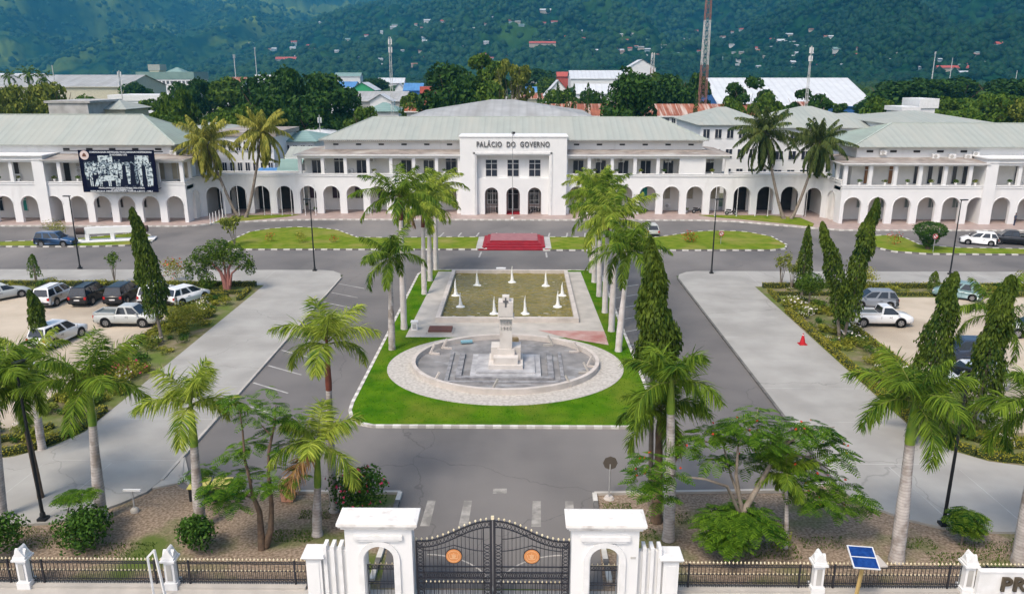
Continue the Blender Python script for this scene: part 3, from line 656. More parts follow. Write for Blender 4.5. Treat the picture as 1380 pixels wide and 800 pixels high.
pal = thing('government_palace', (0, 116, 0), 'long white two storey palace with arcades and central portal under pale green roof', 'building')
pal.location = (0, 0, 0)
def Pst(sx, Y):
    return lambda s, d, z: (sx*s, Y+d, z)
R_ = 4.7
def Pcon(sx):
    def P(s, d, z):
        if s <= 41: return (sx*s, 117+d, z)
        a = (s-41)/R_
        if a < PI/2:
            r = R_+d; return (sx*(41+r*math.sin(a)), 112.3+r*math.cos(a), z)
        y = 112.3-(s-41-R_*PI/2); return (sx*(41+R_+d), y, z)
    return P
S_END = 41+R_*PI/2+(112.3-109.95)
AR = [9.6+3.5*k for k in range(12)]      # arch centres along the path
for sx in (-1, 1):
    mb = MB(); P = Pcon(sx)
    arcade_panel(mb, P, 7.7, S_END, [(s, 2.45, 4.27) for s in AR], 0.15, 6.0, 0.55, step=0.8)
    mb.build('arcade_wall', white, pal, fix=True)
    mb = MB(); band(mb, P, 7.7, S_END, 5.72, 5.86, 0.10, 0.0, 0.8); band(mb, P, 7.7, S_END, 6.0, 6.1, 0.08, 0.63, 0.8)
    mb.build('moulding', white2, pal, fix=True)
    # hood mould over each arch
    for s in AR:
        mb = MB()
        for i in range(10):
            a0 = PI*i/10; a1 = PI*(i+1)/10
            q = []
            for a in (a0, a1):
                for rr in (1.24, 1.36):
                    for d in (-0.05, 0.02): q.append(P(s+rr*math.cos(a), d, 3.045+rr*math.sin(a)))
            mb.add(q, [(0,4,6,2),(0,1,5,4),(2,6,7,3)])
        mb.build('hood_mould', white2, pal, fix=True)
    # ground floor gallery: ceiling, back wall
    mb = MB()
    mb.box(sx*7.7, sx*31.6, 117.5, 121.0, 4.9, 5.2)
    mb.box(sx*7.7, sx*31.6, 120.5, 120.8, 0.15, 5.0); mb.build('gallery_wall', inner, pal)
    mb = MB()
    poly = [(sx*31.6, 117.5), (sx*41, 117.5), (sx*44.9, 116.0), (sx*46.3, 112.5), (sx*46.3, 121.2), (sx*31.6, 121.2)]
    mb.prism(poly, 4.9, 5.3); mb.build('terrace_slab', greywall, pal)
    mb = MB()
    for k in range(4): MB().box(sx*(32.6+3.5*k-.3), sx*(32.6+3.5*k+.35), 120.6, 120.9, 0.15, 3.9).build('gallery_pier', inner, pal)
    mb.box(sx*31.6, sx*46.3, 120.7, 121.15, 3.9, 4.9); mb.box(sx*31.6, sx*46.0, 120.6, 121.3, 5.3, 6.0)
    mb.build('gallery_lintel', inner, pal)
    mb = MB()
    for k in range(4):
        x = 34.35+3.5*k; MB().box(sx*(x-1.5), sx*(x+1.5), 121.0, 121.1, 0.15, 3.9).build('gallery_door', darkdoor, pal)
    # ground floor windows behind the arches
    for k, s in enumerate(AR[:7]):
        if sx < 0:
            window(pal, -s+0.1, 1.95, 1.5, 1.75, 120.45, 1, 0, curtain if k == 0 else pm_get('purple_curtain_glass', (0.06, 0.03, 0.05), rough=0.2))
        else:
            g_ = {0: curtain, 1: curtain, 2: teal, 3: teal, 4: curtain, 5: curtain}.get(k, curtain)
            window(pal, s+(-0.35), 1.95, 1.55, 1.75, 120.45, 1, 0, g_)
    # upper gallery
    mb = MB(); c0 = 7.9
    for k in range(8):
        x = c0+3.38*k; MB().box(sx*(x-.24), sx*(x+.24), 117.0, 117.45, 6.1, 8.35).build('column', white, pal)
    mb.box(sx*7.7, sx*31.85, 116.97, 117.5, 8.35, 8.75)
    if sx > 0: mb.box(24.9, 28.1, 117.05, 117.4, 6.1, 8.35)
    mb.box(sx*31.45, sx*31.85, 117.5, 120.6, 8.35, 8.75)
    mb.build('upper_beam', white, pal)
    mb = MB()
    mb.box(sx*7.7, sx*28.6, 119.6, 119.85, 5.2, 9.0); mb.box(sx*28.6, sx*31.5, 119.6, 119.85, 5.2, 9.0); mb.box(sx*31.2, sx*31.5, 119.85, 128, 5.3, 9.0)
    mb.box(sx*7.7, sx*31.5, 117.45, 119.6, 5.2, 5.32)
    mb.build('upper_wall', inner, pal)
    mb = MB(); mb.box(sx*7.7, sx*32.3, 116.55, 117.9, 8.75, 8.93); mb.build('eave_slab', white2, pal)
    mb = MB(); A = [(sx*7.7, 116.75, 8.95), (sx*32.2, 116.75, 8.95), (sx*29.3, 120.7, 9.35), (sx*7.7, 120.7, 9.35)]
    mb.add(A, [(0, 1, 2, 3)]); mb.add([(sx*32.2, 116.75, 8.95), (sx*32.2, 129, 8.95), (sx*28.9, 129, 9.35), (sx*29.3, 120.7, 9.35)], [(0, 1, 2, 3)])
    mb.build('lean_to_roof', brownroof, pal)
    # attic
    mb = MB(); mb.box(sx*7.7, sx*28.6, 120.7, 136, 9.1, 10.75); mb.box(sx*7.7, sx*28.75, 120.62, 120.75, 10.45, 10.6); mb.build('attic_wall', white, pal)
    for k in range(6): MB().box(sx*(9.6+3.45*k-.4), sx*(9.6+3.45*k+.4), 120.66, 120.74, 9.95, 10.2).build('attic_vent', darkdoor, pal)
    for k in range(7):
        x = c0+3.38*k+1.69
        if sx > 0 and k in (5,): continue
        if sx < 0 and k == 3:
            continue
        if sx > 0 and k == 6: window(pal, x-0.4, 6.1, 1.4, 1.45, 119.55, 0, 0, darkdoor)
        else:
            tall = (sx < 0 and k in (0, 5))
            window(pal, sx*x+0.25, 5.75, 1.5, 2.5 if tall else 2.05, 119.55, 1, 1 if tall else 0, glass)
    # small planters on the parapet line
hr = MB(); hip_roof(hr, -29.2, 29.2, 119.7, 137, 10.85, 13.75, -22.4, 23.0, 128.3)
hr.build('main_roof', [roof, roofside], pal)
ridgelines(pal, [((-29.2,119.7,10.85),(-22.4,128.3,13.75)),((29.2,119.7,10.85),(23.0,128.3,13.75)),((-22.4,128.3,13.75),(23,128.3,13.75))], 0.16)
# fringe of sheet ends along the eave
mb = MB()
for k in range(195): mb.box(-29.1+0.3*k, -28.95+0.3*k, 119.62, 119.7, 10.66, 10.86)
mb.build('eave_fringe', steel, pal)
# portal
mb = MB()
def Pp(s, d, z): return (s, 116.5+d, z)
arcade_panel(mb, Pp, -5.3, 5.3, [(-3.15, 2.0, 4.15), (0.05, 2.0, 4.15), (3.25, 2.0, 4.15)], 0.15, 5.45, 0.5, cap=True)
mb.box(-5.3, 5.3, 117.1, 117.35, 5.45, 8.9)
mb.box(-5.3, 5.3, 116.5, 117.35, 5.45, 5.5)
mb.build('portal_arcade', white, pal, fix=True)
mb = MB()
mb.box(-7.7, -5.3, 115.9, 121, 0.15, 11.5); mb.box(5.3, 7.9, 115.9, 121, 0.15, 11.5); mb.box(-5.3, 5.3, 115.9, 121, 8.9, 11.5)
mb.build('portal_block', white, pal)
mb = MB(); mb.box(-7.85, 8.05, 115.8, 121.2, 11.5, 11.68); mb.build('portal_cornice', white2, pal)
mb = MB(); mb.box(-5.75, -5.5, 115.78, 115.9, 0.15, 9.35); mb.box(5.5, 5.75, 115.78, 115.9, 0.15, 9.35); mb.box(-5.75, 5.75, 115.78, 115.9, 9.1, 9.35); mb.build('portal_frame', white2, pal)
mb = MB(); mb.box(-5.3, 5.3, 119.6, 119.8, .15, 5.4); mb.box(-5.3, 5.3, 117.4, 119.6, 4.9, 5.1); mb.build('porch_wall', pm_get('porch_wall_pinkish', (0.5, 0.36, 0.32)), pal)
for i, x in enumerate((-3.15, 0.05, 3.25)):
    f = MB()
    for k in range(6): f.box(x-.95+.38*k-.02, x-.95+.38*k+.02, 117.02, 117.06, 0.3 if i != 1 else 1.9, 4.0)
    for z in (1.2, 2.2, 3.1): f.box(x-.97, x+.97, 117.0, 117.05, z-.02, z+.02)
    if i != 1: f.build('iron_grille', steel, pal)
    window(pal, x, 0.5 if i == 1 else 1.3, 1.5, 2.9 if i == 1 else 2.1, 119.55, 1, 1, darkdoor, name='door' if i == 1 else 'window')
    window(pal, x, 5.75, 1.65, 2.4, 117.06, 1, 2, glass)
mb = MB(); mb.box(-1.0, 1.1, 116.4, 119.5, 0.15, 0.19); mb.build('red_carpet', redstep, pal)
cu = bpy.data.curves.new('txt', 'FONT'); cu.body = 'PAL\u00c1CIO  DO  GOVERNO'; cu.size = 1.0; cu.align_x = 'CENTER'; cu.extrude = 0.04; cu.space_character = 1.18; cu.offset = 0.012
def text_mesh(body, size, extr, name, m, parent, loc, width=None, spacing=1.0, rz=0, offset=0.0, align='CENTER', rx=PI/2):
    c = bpy.data.curves.new('txt', 'FONT'); c.body = body; c.size = size; c.align_x = align; c.extrude = extr; c.space_character = spacing; c.offset = offset
    o = bpy.data.objects.new('t', c); COL.link(o)
    bpy.context.view_layer.update()
    me = bpy.data.meshes.new_from_object(o.evaluated_get(bpy.context.evaluated_depsgraph_get())); bpy.data.objects.remove(o)
    me.materials.clear(); me.materials.append(m)
    if width:
        co = np.zeros(len(me.vertices)*3); me.vertices.foreach_get('co', co); co = co.reshape(-1, 3)
        co[:, 0] *= width/(co[:, 0].max()-co[:, 0].min()); me.vertices.foreach_set('co', co.ravel()); me.update()
    q = bpy.data.objects.new(name, me); COL.link(q); q.parent = parent; q.location = loc; q.rotation_euler = (rx, 0, rz)
    return q
text_mesh('PAL\u00c1CIO  DO  GOVERNO', 1.05, 0.05, 'facade_lettering', letter, pal, (0.05, 115.83, 10.15), 10.6, 1.15, offset=0.02)
bpy.data.curves.remove(cu)
fp = thing('flagpole', (0.0, 112.9, 0.15), 'tall thin bare flagpole standing before the central portal', 'flagpole')
MB().tube([(0,0,0),(0,0,12.3)], [0.06, 0.035], 6).build('pole', steel, fp); MB().lathe([(0.25,0),(0.25,.2),(0.1,.25)], 8).build('base', white2, fp)
lf = thing('roof_lamp', (0.1, 116.6, 11.68), 'small dark floodlight on top of the central portal', 'lamp')
mb = MB(); mb.box(-.25,.25,-.2,.2,.25,.55); mb.box(-.04,.04,-.04,.04,0,.25); mb.build('lamp_head', blacktrim, lf)

# wings
wingdef = {1: dict(pt=5.4, ct=8.15, ev=8.55, re=10.5, rz=13.3, xr=56.2), -1: dict(pt=5.75, ct=8.5, ev=8.95, re=10.7, rz=14.5, xr=55.5)}
wing_labels = {1: 'white east wing with arches, corner gallery and hipped green roof beside the silver parking road', -1: 'white west wing carrying the big black photo banner under a hipped green roof'}
wing_labels[1] = 'white right hand wing with arcaded ground floor and hipped green roof'
for sx in (-1, 1):
    D = wingdef[sx]
    wg = thing('palace_wing', (0, 0, 0), wing_labels[sx], 'building')
    x0 = 45.7; xe = 112
    sp = 3.42; arcs = [x0+1.7+sp*k for k in range(6)] + [68.0+3.5*k for k in range(12)]
    mb = MB(); P = Pst(sx, 109.4)
    arcade_panel(mb, P, x0, xe, [(s, 2.4, 3.85) for s in arcs], 0.15, D['pt'], 0.5, step=30)
    mb.build('arcade_wall', white, wg, fix=True)
    mb = MB(); band(mb, P, x0-.1, xe, D['pt']-.3, D['pt']-.18, .08, 0, 30); band(mb, P, x0-.08, xe, D['pt'], D['pt']+.1, .08, .55, 30)
    mb.build('moulding', white2, wg, fix=True)
    for s in arcs:
        mb = MB()
        for i in range(10):
            q = []
            for a in (PI*i/10, PI*(i+1)/10):
                for rr in (1.215, 1.33):
                    for d in (-.05, .02): q.append(P(s+rr*math.cos(a), d, 2.65+rr*math.sin(a)))
            mb.add(q, [(0,4,6,2),(0,1,5,4),(2,6,7,3)])
        mb.build('hood_mould', white2, wg, fix=True)
    mb = MB(); mb.box(sx*(x0+.5), sx*xe, 113.0, 113.3, 0.15, 5.2); mb.box(sx*x0, sx*xe, 109.9, 126, 4.7, 5.2); mb.box(sx*(x0+.02), sx*(x0+.5), 112.4, 126, .15, 4.7)
    mb.build('gallery_wall', inner, wg)
    for k, s in enumerate(arcs[:16]):
        if k < 6 and sx > 0: window(wg, sx*(s-0.9), 1.9, 0.9, 1.6, 112.95, 1, 0, pm_get('blind_grey_green', (0.22, 0.27, 0.26)))
        elif sx < 0 and k < 6:
            if k in (2, 3, 4): window(wg, sx*(s-0.95), 0.3 if k == 9 else 1.7, 0.35, 2.0, 112.95, 0, 0, darkdoor)
        else:
            if sx > 0: window(wg, sx*(s+.4), .2, 1.0, 3.0, 112.95, 0, 0, darkdoor, name='door')
            else: window(wg, sx*(s-.3), 1.2, 1.2, 2.0, 112.95, 1, 1, teal if k % 2 else glass)
    # upper gallery columns and beam
    mb = MB()
    for k in range(6):
        x = x0+.3+sp*k; MB().box(sx*(x-.25), sx*(x+.25), 109.42, 109.85, D['pt']+.1, D['ct']).build('column', white, wg)
    for k in range(2): MB().box(sx*(x0), sx*(x0+.4), 111.9+2.7*k, 112.35+2.7*k, D['pt']+.1, D['ct']).build('column', white, wg)
    mb.box(sx*(x0-.02), sx*65.3, 109.37, 109.9, D['ct'], D['ev']-.15); mb.box(sx*(x0-.02), sx*(x0+.5), 109.9, 117.5, D['ct'], D['ev']-.15)
    mb.build('upper_beam', white, wg)
    mb = MB(); mb.box(sx*(x0+2.2), sx*xe, 112.2, 112.5, 5.2, D['ev']); mb.box(sx*(x0+2.2), sx*(x0+2.5), 112.5, 126, 5.2, D['ev'])
    mb.build('upper_wall', inner, wg)
    mb = MB(); mb.box(sx*(x0-.5), sx*65.4, 108.95, 113.3, D['ev']-.15, D['ev']); mb.box(sx*(x0-.5), sx*(x0+3.3), 113.3, 119, D['ev']-.15, D['ev']); mb.build('eave_slab', greywall if sx < 0 else white2, wg)
    mb = MB(); mb.add([(sx*(x0-.4), 109.05, D['ev']+.02), (sx*65.4, 109.05, D['ev']+.02), (sx*65.4, 113.2, D['ev']+.4), (sx*(x0+3.2), 113.2, D['ev']+.4)], [(0,1,2,3)])
    mb.add([(sx*(x0-.4), 109.05, D['ev']+.02), (sx*(x0-.4), 119, D['ev']+.02), (sx*(x0+3.2), 119, D['ev']+.4), (sx*(x0+3.2), 113.2, D['ev']+.4)], [(0,1,2,3)])
    mb.build('lean_to_roof', brownroof, wg)
    mb = MB(); mb.box(sx*(x0+3.0), sx*xe, 113.2, 127, D['ev']+.1, D['re']); mb.build('attic_wall', white, wg)
    for k in range(5): MB().box(sx*(x0+4.4+3.3*k), sx*(x0+5.3+3.3*k), 113.13, 113.21, D['re']-.85, D['re']-.55).build('attic_vent', darkdoor, wg)
    # taller end pavilion beyond the sixth bay
    t2 = D['ev']+(.45 if sx < 0 else .6)
    mb = MB(); mb.box(sx*65.0, sx*66.6, 109.1, 112.6, .15, t2)
    for k in range(8): MB().box(sx*(69.6+3.5*k), sx*(70.1+3.5*k), 109.42, 109.85, D['pt']+.1, D['ct']+.1).build('column', white, wg)
    mb.box(sx*66.6, sx*xe, 109.2, 112.9, D['ct']+.1, t2); mb.build('pavilion_wall', white, wg)
    mb = MB(); mb.box(sx*64.8, sx*xe, 108.85, 113.6, t2, t2+.16); mb.box(sx*64.9, sx*xe, 109.02, 109.1, t2-.55, t2-.42); mb.build('pavilion_cornice', white2, wg)
    # upper doors
    ups = [(1.7+sp*k) for k in range(6)]+[22.6+3.5*k for k in range(8)]
    for k, u in enumerate(ups):
        x = x0+u
        if sx > 0:
            m_ = [inner, wood, wood, teal if 0 else glass, glass, glass][k] if k < 6 else glass
            if k: window(wg, x-.6, 5.4, 1.05 if k in (1, 2) else 0.8, 2.45, 112.15, 0, 1 if k in (1, 2) else 0, m_, name='door')
            if k in (3, 4): window(wg, x+1.25, 5.4, .6, 2.45, 112.15, 0, 0, glass, name='door')
        else:
            if k == 1 or k == 0: window(wg, -x+.1, 5.9, 2.3, 2.4, 112.15, 2, 0, pm_get('cream_blind', (0.52, 0.45, 0.33)))
            else: window(wg, -x+1.0, 5.6, .85, 2.6, 112.15, 0, 0, darkdoor, name='door')
    rf = MB(); hip_roof(rf, *( (x0+2.0, xe) if sx > 0 else (-xe, -(x0+2.0)) ), 112.4, 128, D['re'], D['rz'], *((D['xr'], 110) if sx > 0 else (-110, -D['xr'])), 120.0)
    rf.build('hip_roof', [roof, roofside], wg)
    ridgelines(wg, [((sx*(x0+2), 112.4, D['re']), (sx*D['xr'], 120, D['rz'])), ((sx*D['xr'], 120, D['rz']), (sx*110, 120, D['rz'])), ((sx*(x0+2), 128, D['re']), (sx*D['xr'], 120, D['rz']))])
# air conditioners
for i, (px, py, lab) in enumerate([(961,254,''),]): pass
k = 0
for (x, Y, z, lab) in [(59.6, 112.6, 8.85, 'air conditioner on the right wing eave, leftmost of the row below the attic'), (61.9, 112.6, 8.85, 'air conditioner on the right wing eave, second from the left'), (65.4, 113.0, 9.2, 'air conditioner high at the step of the right wing cornice'),
                  (52.3, 112.9, 9.4, 'small air conditioner fixed to the right wing attic wall'), (64.2, 112.7, 8.8, 'air conditioner at the right end of the wing eave row'),
                  (-61.6, 112.0, 7.6, 'top air conditioner of three stacked on the left wing gallery wall'), (-61.6, 112.0, 6.8, 'middle air conditioner of three stacked on the left wing gallery wall'), (-61.6, 112.0, 6.0, 'lowest air conditioner of three stacked on the left wing gallery wall'),
                  (-70.6, 112.0, 5.95, 'air conditioner low in the far left gallery bay'), (-48.3, 112.8, 9.2, 'small box air conditioner on the left wing eave beside the banner'),
                  (-21.2, 119.4, 7.6, 'air conditioner high in the left gallery bay over a window'), (-24.6, 119.4, 5.9, 'air conditioner low in the left gallery bay between windows'),
                  (12.9, 119.4, 7.6, 'air conditioner high in the first gallery bay right of the portal'), (16.3, 119.4, 7.6, 'air conditioner high in the second gallery bay right of the portal'), (23.3, 119.4, 7.6, 'air conditioner high in the fourth gallery bay right of the portal'), (30.0, 119.4, 7.6, 'air conditioner in the last gallery bay right of the portal'),
                  (23.7, 120.2, 0.6, 'air conditioner at floor level inside the right arcade'), (-57.9, 112.7, .5, 'air conditioner at floor level inside the left wing arcade')]:
    ac_unit((x, Y, z), 0, lab)
# banner
bb = thing('photo_banner', (-54.1, 109.0, 4.6), 'huge black banner with an old group photograph hung on the left wing', 'banner')
bw, bh = 10.4, 5.75
def BP(u, v, d): return (-bw/2+u*bw, -0.9-d+0.0, v*bh)
mb = MB(); mb.box(-bw/2, bw/2, -0.95, -0.8, 0, bh); mb.build('banner_panel', pm_get('banner_black', (0.006, 0.006, 0.022), rough=.9, spec=.05), bb)
mb = MB(); 
for x in (-5.0, 5.0, -1.7, 1.7): mb.bar((x, -0.8, bh-.2), (x, .6, bh-.4), .09); mb.bar((x, -.8, .4), (x, .4, .4), .09)
mb.bar((4.9, -.85, bh-.25), (6.4, -.85, bh-.25), .16); mb.bar((-7.2, -.85, bh-.15), (-5.2, -.85, bh-.15), .1); mb.build('bracket', blacktrim, bb)
mb = MB(); rg = random.Random(5)
pw = [pm_get('photo_light', (0.52, 0.60, 0.62), c2=(0.08,0.11,0.14), scale=3.2, lo=.50, hi=.60, spec=.05), pm_get('photo_mid', (0.22, 0.28, 0.32), c2=(0.02,0.03,0.05), scale=4, lo=.45, hi=.55, spec=.05), pm_get('photo_dark', (0.012, 0.014, 0.03), spec=.05)]
def pq(u0, u1, v0, v1, mi, d=0.055): mb.quad(BP(u0, v0, d), BP(u1, v0, d), BP(u1, v1, d), BP(u0, v1, d), mi)
pq(.06, .95, .13, .86, 2, .052); pq(.06, .95, .45, .72, 1, .053); pq(.25, .44, .72, .87, 0, .054); pq(.74, .92, .68, .87, 0, .054); pq(.06, .95, .13, .30, 2, .0545)
mb.add([BP(u, v, .056) for u, v in [(.16,.14),(.20,.32),(.30,.40),(.45,.40),(.52,.30),(.50,.14),(.45,.28),(.25,.26),(.2,.14)]], [tuple(range(9))], 0)
figs = [(.08,.30,.62,0),(.13,.34,.64,0),(.19,.42,.70,0),(.25,.38,.66,0),(.31,.42,.68,0),(.37,.40,.7,1),(.41,.36,.66,0),(.47,.36,.72,0),(.53,.32,.70,0),(.58,.22,.66,2),(.63,.20,.68,0),(.69,.20,.70,2),(.74,.20,.68,1),(.79,.2,.70,0),(.84,.2,.66,2),(.89,.2,.64,0),(.93,.16,.6,0)]
for i, (u, v0, v1, mi) in enumerate(figs):
    d = .058+.0012*i; w_ = .023
    v0b = .15 if mi == 2 else v0
    mb.add([BP(a, b, d) for a, b in [(u-w_*.6, v0b),(u+w_*.6, v0b),(u+w_*1.1, (v0+v1)/2),(u+w_, v1-.04),(u, v1),(u-w_, v1-.04),(u-w_*1.1, (v0+v1)/2)]], [tuple(range(7))], mi)
    h = [(u+.011*math.cos(a), v1+.035+.03*math.sin(a)) for a in [PI*k/4 for k in range(8)]]
    mb.add([BP(a, b, d+.0006) for a, b in h], [tuple(range(8))], 1 if i % 3 else 0)
    mb.add([BP(a, b, d+.0009) for a, b in [(u-.012, v1+.045),(u+.012, v1+.045),(u+.009, v1+.07),(u-.009, v1+.07)]], [(0,1,2,3)], 2 if i % 4 else 0)
    if mi != 2: mb.add([BP(a, b, d+.0012) for a, b in [(u-w_*.75, v0+.17),(u+w_*.75, v0+.17),(u+w_*.7, v0+.19),(u-w_*.7, v0+.19)]], [(0,1,2,3)], 2)
    if i % 2: mb.add([BP(a, b, d+.0003) for a, b in [(u-.02, v0b),(u-.004, v0b),(u-.004, .14),(u-.018, .14)]]+[BP(a, b, d+.0003) for a, b in [(u+.004, v0b),(u+.02, v0b),(u+.018, .14),(u+.004, .14)]], [(0,1,2,3),(4,5,6,7)], 0 if mi != 2 else 1)
mb.build('group_photograph', pw, bb)
mb = MB(); c = BP(.08, .88, .08); mb.disc(c, .62, 'Y', 20, .03); mb.build('round_emblem', pm_get('emblem_pink_white', (0.66, 0.56, 0.53)), bb)
mb = MB(); mb.add([(c[0]-.3, c[1]-.03, c[2]-.2), (c[0]+.3, c[1]-.03, c[2]-.2), (c[0]+.2, c[1]-.03, c[2]+.15), (c[0], c[1]-.03, c[2]+.32), (c[0]-.2, c[1]-.03, c[2]+.15)], [(0,1,2,3,4)]); mb.build('emblem_mark', pm_get('emblem_brown', (0.16, 0.07, 0.04)), bb)
bl_ = pm_get('banner_text_white', (0.62, 0.66, 0.70))
text_mesh('COMEMORASAUN ANIVERSARIU PROKLAMASAUN INDEPENDENSIA', .34, .01, 'banner_lettering', bl_, bb, (.65, -.97, bh*.93), 8.6, offset=.008)
text_mesh('28 NOVEMBRU 1975', .34, .01, 'banner_lettering', bl_, bb, (.3, -.97, bh*.868), 2.4, offset=.008)
text_mesh('PROKLAMASAUN INDEPENDENSIA UNILATERAL', .28, .01, 'banner_lettering', bl_, bb, (0.2, -.97, bh*.085), 6.4, offset=.008)
text_mesh('28 NOVEMBRU 1975', .28, .01, 'banner_lettering', bl_, bb, (0.2, -.97, bh*.045), 3.0, offset=.008)
text_mesh('REPUBLIKA DEMOKRATIKA TIMOR-LESTE - DILI', .28, .01, 'banner_lettering', bl_, bb, (0.1, -.97, bh*.008), 8.6, offset=.008)
# flagpoles on the crescent lawns
ORD = ['leftmost','second from the left','third from the left','fourth from the left','fifth from the left','sixth from the left','seventh from the left','eighth from the left','ninth from the left','tenth from the left','eleventh from the left']
def thin_pole(p, h, lab, grp, r=.045):
    t = thing('flagpole', (p[0], p[1], .15), lab, 'flagpole', grp)
    MB().tube([(0,0,0),(0,0,h)], [r, r*.8], 6).build('pole', white2, t); MB().lathe([(r*2,0),(r*2,.12)], 8).build('base', white2, t)
for i, px in enumerate([300, 305, 323, 334, 357, 366, 381, 394, 412, 426]):
    thin_pole(G(px, 291.5 if px > 330 else 294.5), 4.6, 'thin white flagpole on the left crescent lawn, '+ORD[i], 'flagpoles on the left crescent lawn')
for i, px in enumerate([963, 992, 1017, 1034, 1081, 1085]):
    thin_pole(G(px, 293), 4.6, 'thin white flagpole on the right crescent lawn, '+ORD[i], 'flagpoles on the right crescent lawn')
for i, (px, py) in enumerate([(284, 303), (288, 301.5), (292, 300), (296.5, 298.5), (301, 297), (305, 296)]):
    thin_pole(G(px, py), 1.5, 'short white post by the curved arcade, '+ORD[i]+' of its row', 'short white posts by the curved arcade', .07)
# potted plants on the galleries
i = 0
for (x, Y, z) in [(-28.3,117.7,6.05),(-20.7,117.7,6.05),(-10.2,117.7,6.05),(12.2,117.7,6.05),(15.5,117.7,6.05),(19,117.7,6.05),(22.4,117.7,6.05),(29.6,117.7,6.05),(48.3,110.1,5.5),(51.8,110.1,5.5),(54.9,110.1,5.5),(58.2,110.1,5.5),(61.6,110.1,5.5),(64.3,110.1,5.5),(69.0,110.1,5.5),(-69.4,110.1,5.85),(-61.0,110.1,5.85),(-64.3,110.1,5.85),(-72.2,110.1,5.85),(-46.8,112,5.85),(44.9,112.5,6.1),(-8.0+34.3,118.5,.15),(-27.1-2.9,118.4,.15)]:
    side = 'left' if x < 0 else 'right'
    rngp = np.random.default_rng(i+50)
    t = thing('potted_plant', (x, Y, z), '', 'potted plant', 'potted plants along the galleries')
    t['label'] = 'green potted plant on the %s, %.0f metres from the portal' % (('upper gallery '+side) if z > 1 else ('arcade floor '+side), abs(x))
    MB().lathe([(.13,0),(.2,.28),(.17,.3)], 8).build('pot', white2, t)
    V, F = blob_leaves([(0,0,.5,.42,.3,.25)], 90, .22, rngp, .4, up=.5, shell=.9); link_mesh('leaves', np_mesh('leaves', V, F, [L_mid, L_lite][i % 2]), t); i += 1
# ================================================================ red steps, pool, oval fountain, monument
st = thing('red_steps', (0, 0, 0), 'broad red steps with faded landing between the two median lawns', 'steps')
mb = MB()
for i in range(4):
    mb.box(-2.6-.42*(3-i), 3.3+.42*(3-i), 92.1+.95*i, 99.8, 0.02, 0.15+0.14*i)
mb.build('tread', redstep, st)
mb = MB(); mb.box(-2.6, 3.3, 95.3, 99.8, 0.571, 0.585); mb.build('landing', redland, st)
for s in (-1, 1):
    x = 0.35+s*4.1
    mb = MB(); mb.prism([(x-.45, 92.6), (x+.45, 92.6), (x+.45, 99.7), (x-.45, 99.7)], .02, .16); mb.build('side_wall', greywall, st)
pool = thing('rectangular_pool', (0, 0, 0), 'rectangular pool of greenish brown water with a low stone rim', 'pool')
x0, x1, y0, y1 = -6.0, 6.1, 63.3, 80.4
mb = MB(); w_ = .38; h_ = .55
mb.box(x0, x1, y0, y0+w_, .1, h_); mb.box(x0, x1, y1-w_, y1, .1, h_); mb.box(x0, x0+w_, y0+w_, y1-w_, .1, h_); mb.box(x1-w_, x1, y0+w_, y1-w_, .1, h_)
mb.build('rim', stone, pool)
wm = pm('pool_water', (0.21, 0.165, 0.035), (0.15, 0.128, 0.024), scale=0.5, rough=0.12, spec=0.45)
nt_ = wm.node_tree; b_ = nt_.nodes['Principled BSDF']; g_ = nt_.nodes.new('ShaderNodeNewGeometry'); mp_ = nt_.nodes.new('ShaderNodeMapping'); mp_.inputs['Scale'].default_value = (1.1, 2.6, 1)
nz = nt_.nodes.new('ShaderNodeTexNoise'); nz.inputs['Scale'].default_value = 1.3; nz.inputs['Detail'].default_value = 4; nt_.links.new(g_.outputs['Position'], mp_.inputs[0]); nt_.links.new(mp_.outputs[0], nz.inputs['Vector'])
bp_ = nt_.nodes.new('ShaderNodeBump'); bp_.inputs['Strength'].default_value = 0.8; bp_.inputs['Distance'].default_value = 0.25; nt_.links.new(nz.outputs[0], bp_.inputs['Height']); nt_.links.new(bp_.outputs[0], b_.inputs['Normal'])
nx_, ny_ = 110, 150; gx_, gy_ = np.meshgrid(np.linspace(x0+w_, x1-w_, nx_), np.linspace(y0+w_, y1-w_, ny_))
rgw = np.random.default_rng(8); zw = np.zeros_like(gx_)
for k in range(16):
    a_ = rgw.normal()*.5+PI/2; wl = rgw.uniform(.35, 1.1); zw += .010*wl*np.sin(2*PI*(gx_*math.cos(a_)+gy_*math.sin(a_))/wl+rgw.random()*6.28)
ia_ = (np.arange(ny_-1)[:, None]*nx_+np.arange(nx_-1)[None]).ravel()
link_mesh('water', np_mesh('water', np.stack([gx_, gy_, .2+zw], -1).reshape(-1, 3), np.stack([ia_, ia_+1, ia_+nx_+1, ia_+nx_], 1), wm, smooth=True), pool)
foam = pm('white_foam', (0.85, 0.85, 0.83), (0.72, 0.73, 0.72), scale=9, rough=0.6)
JET = None
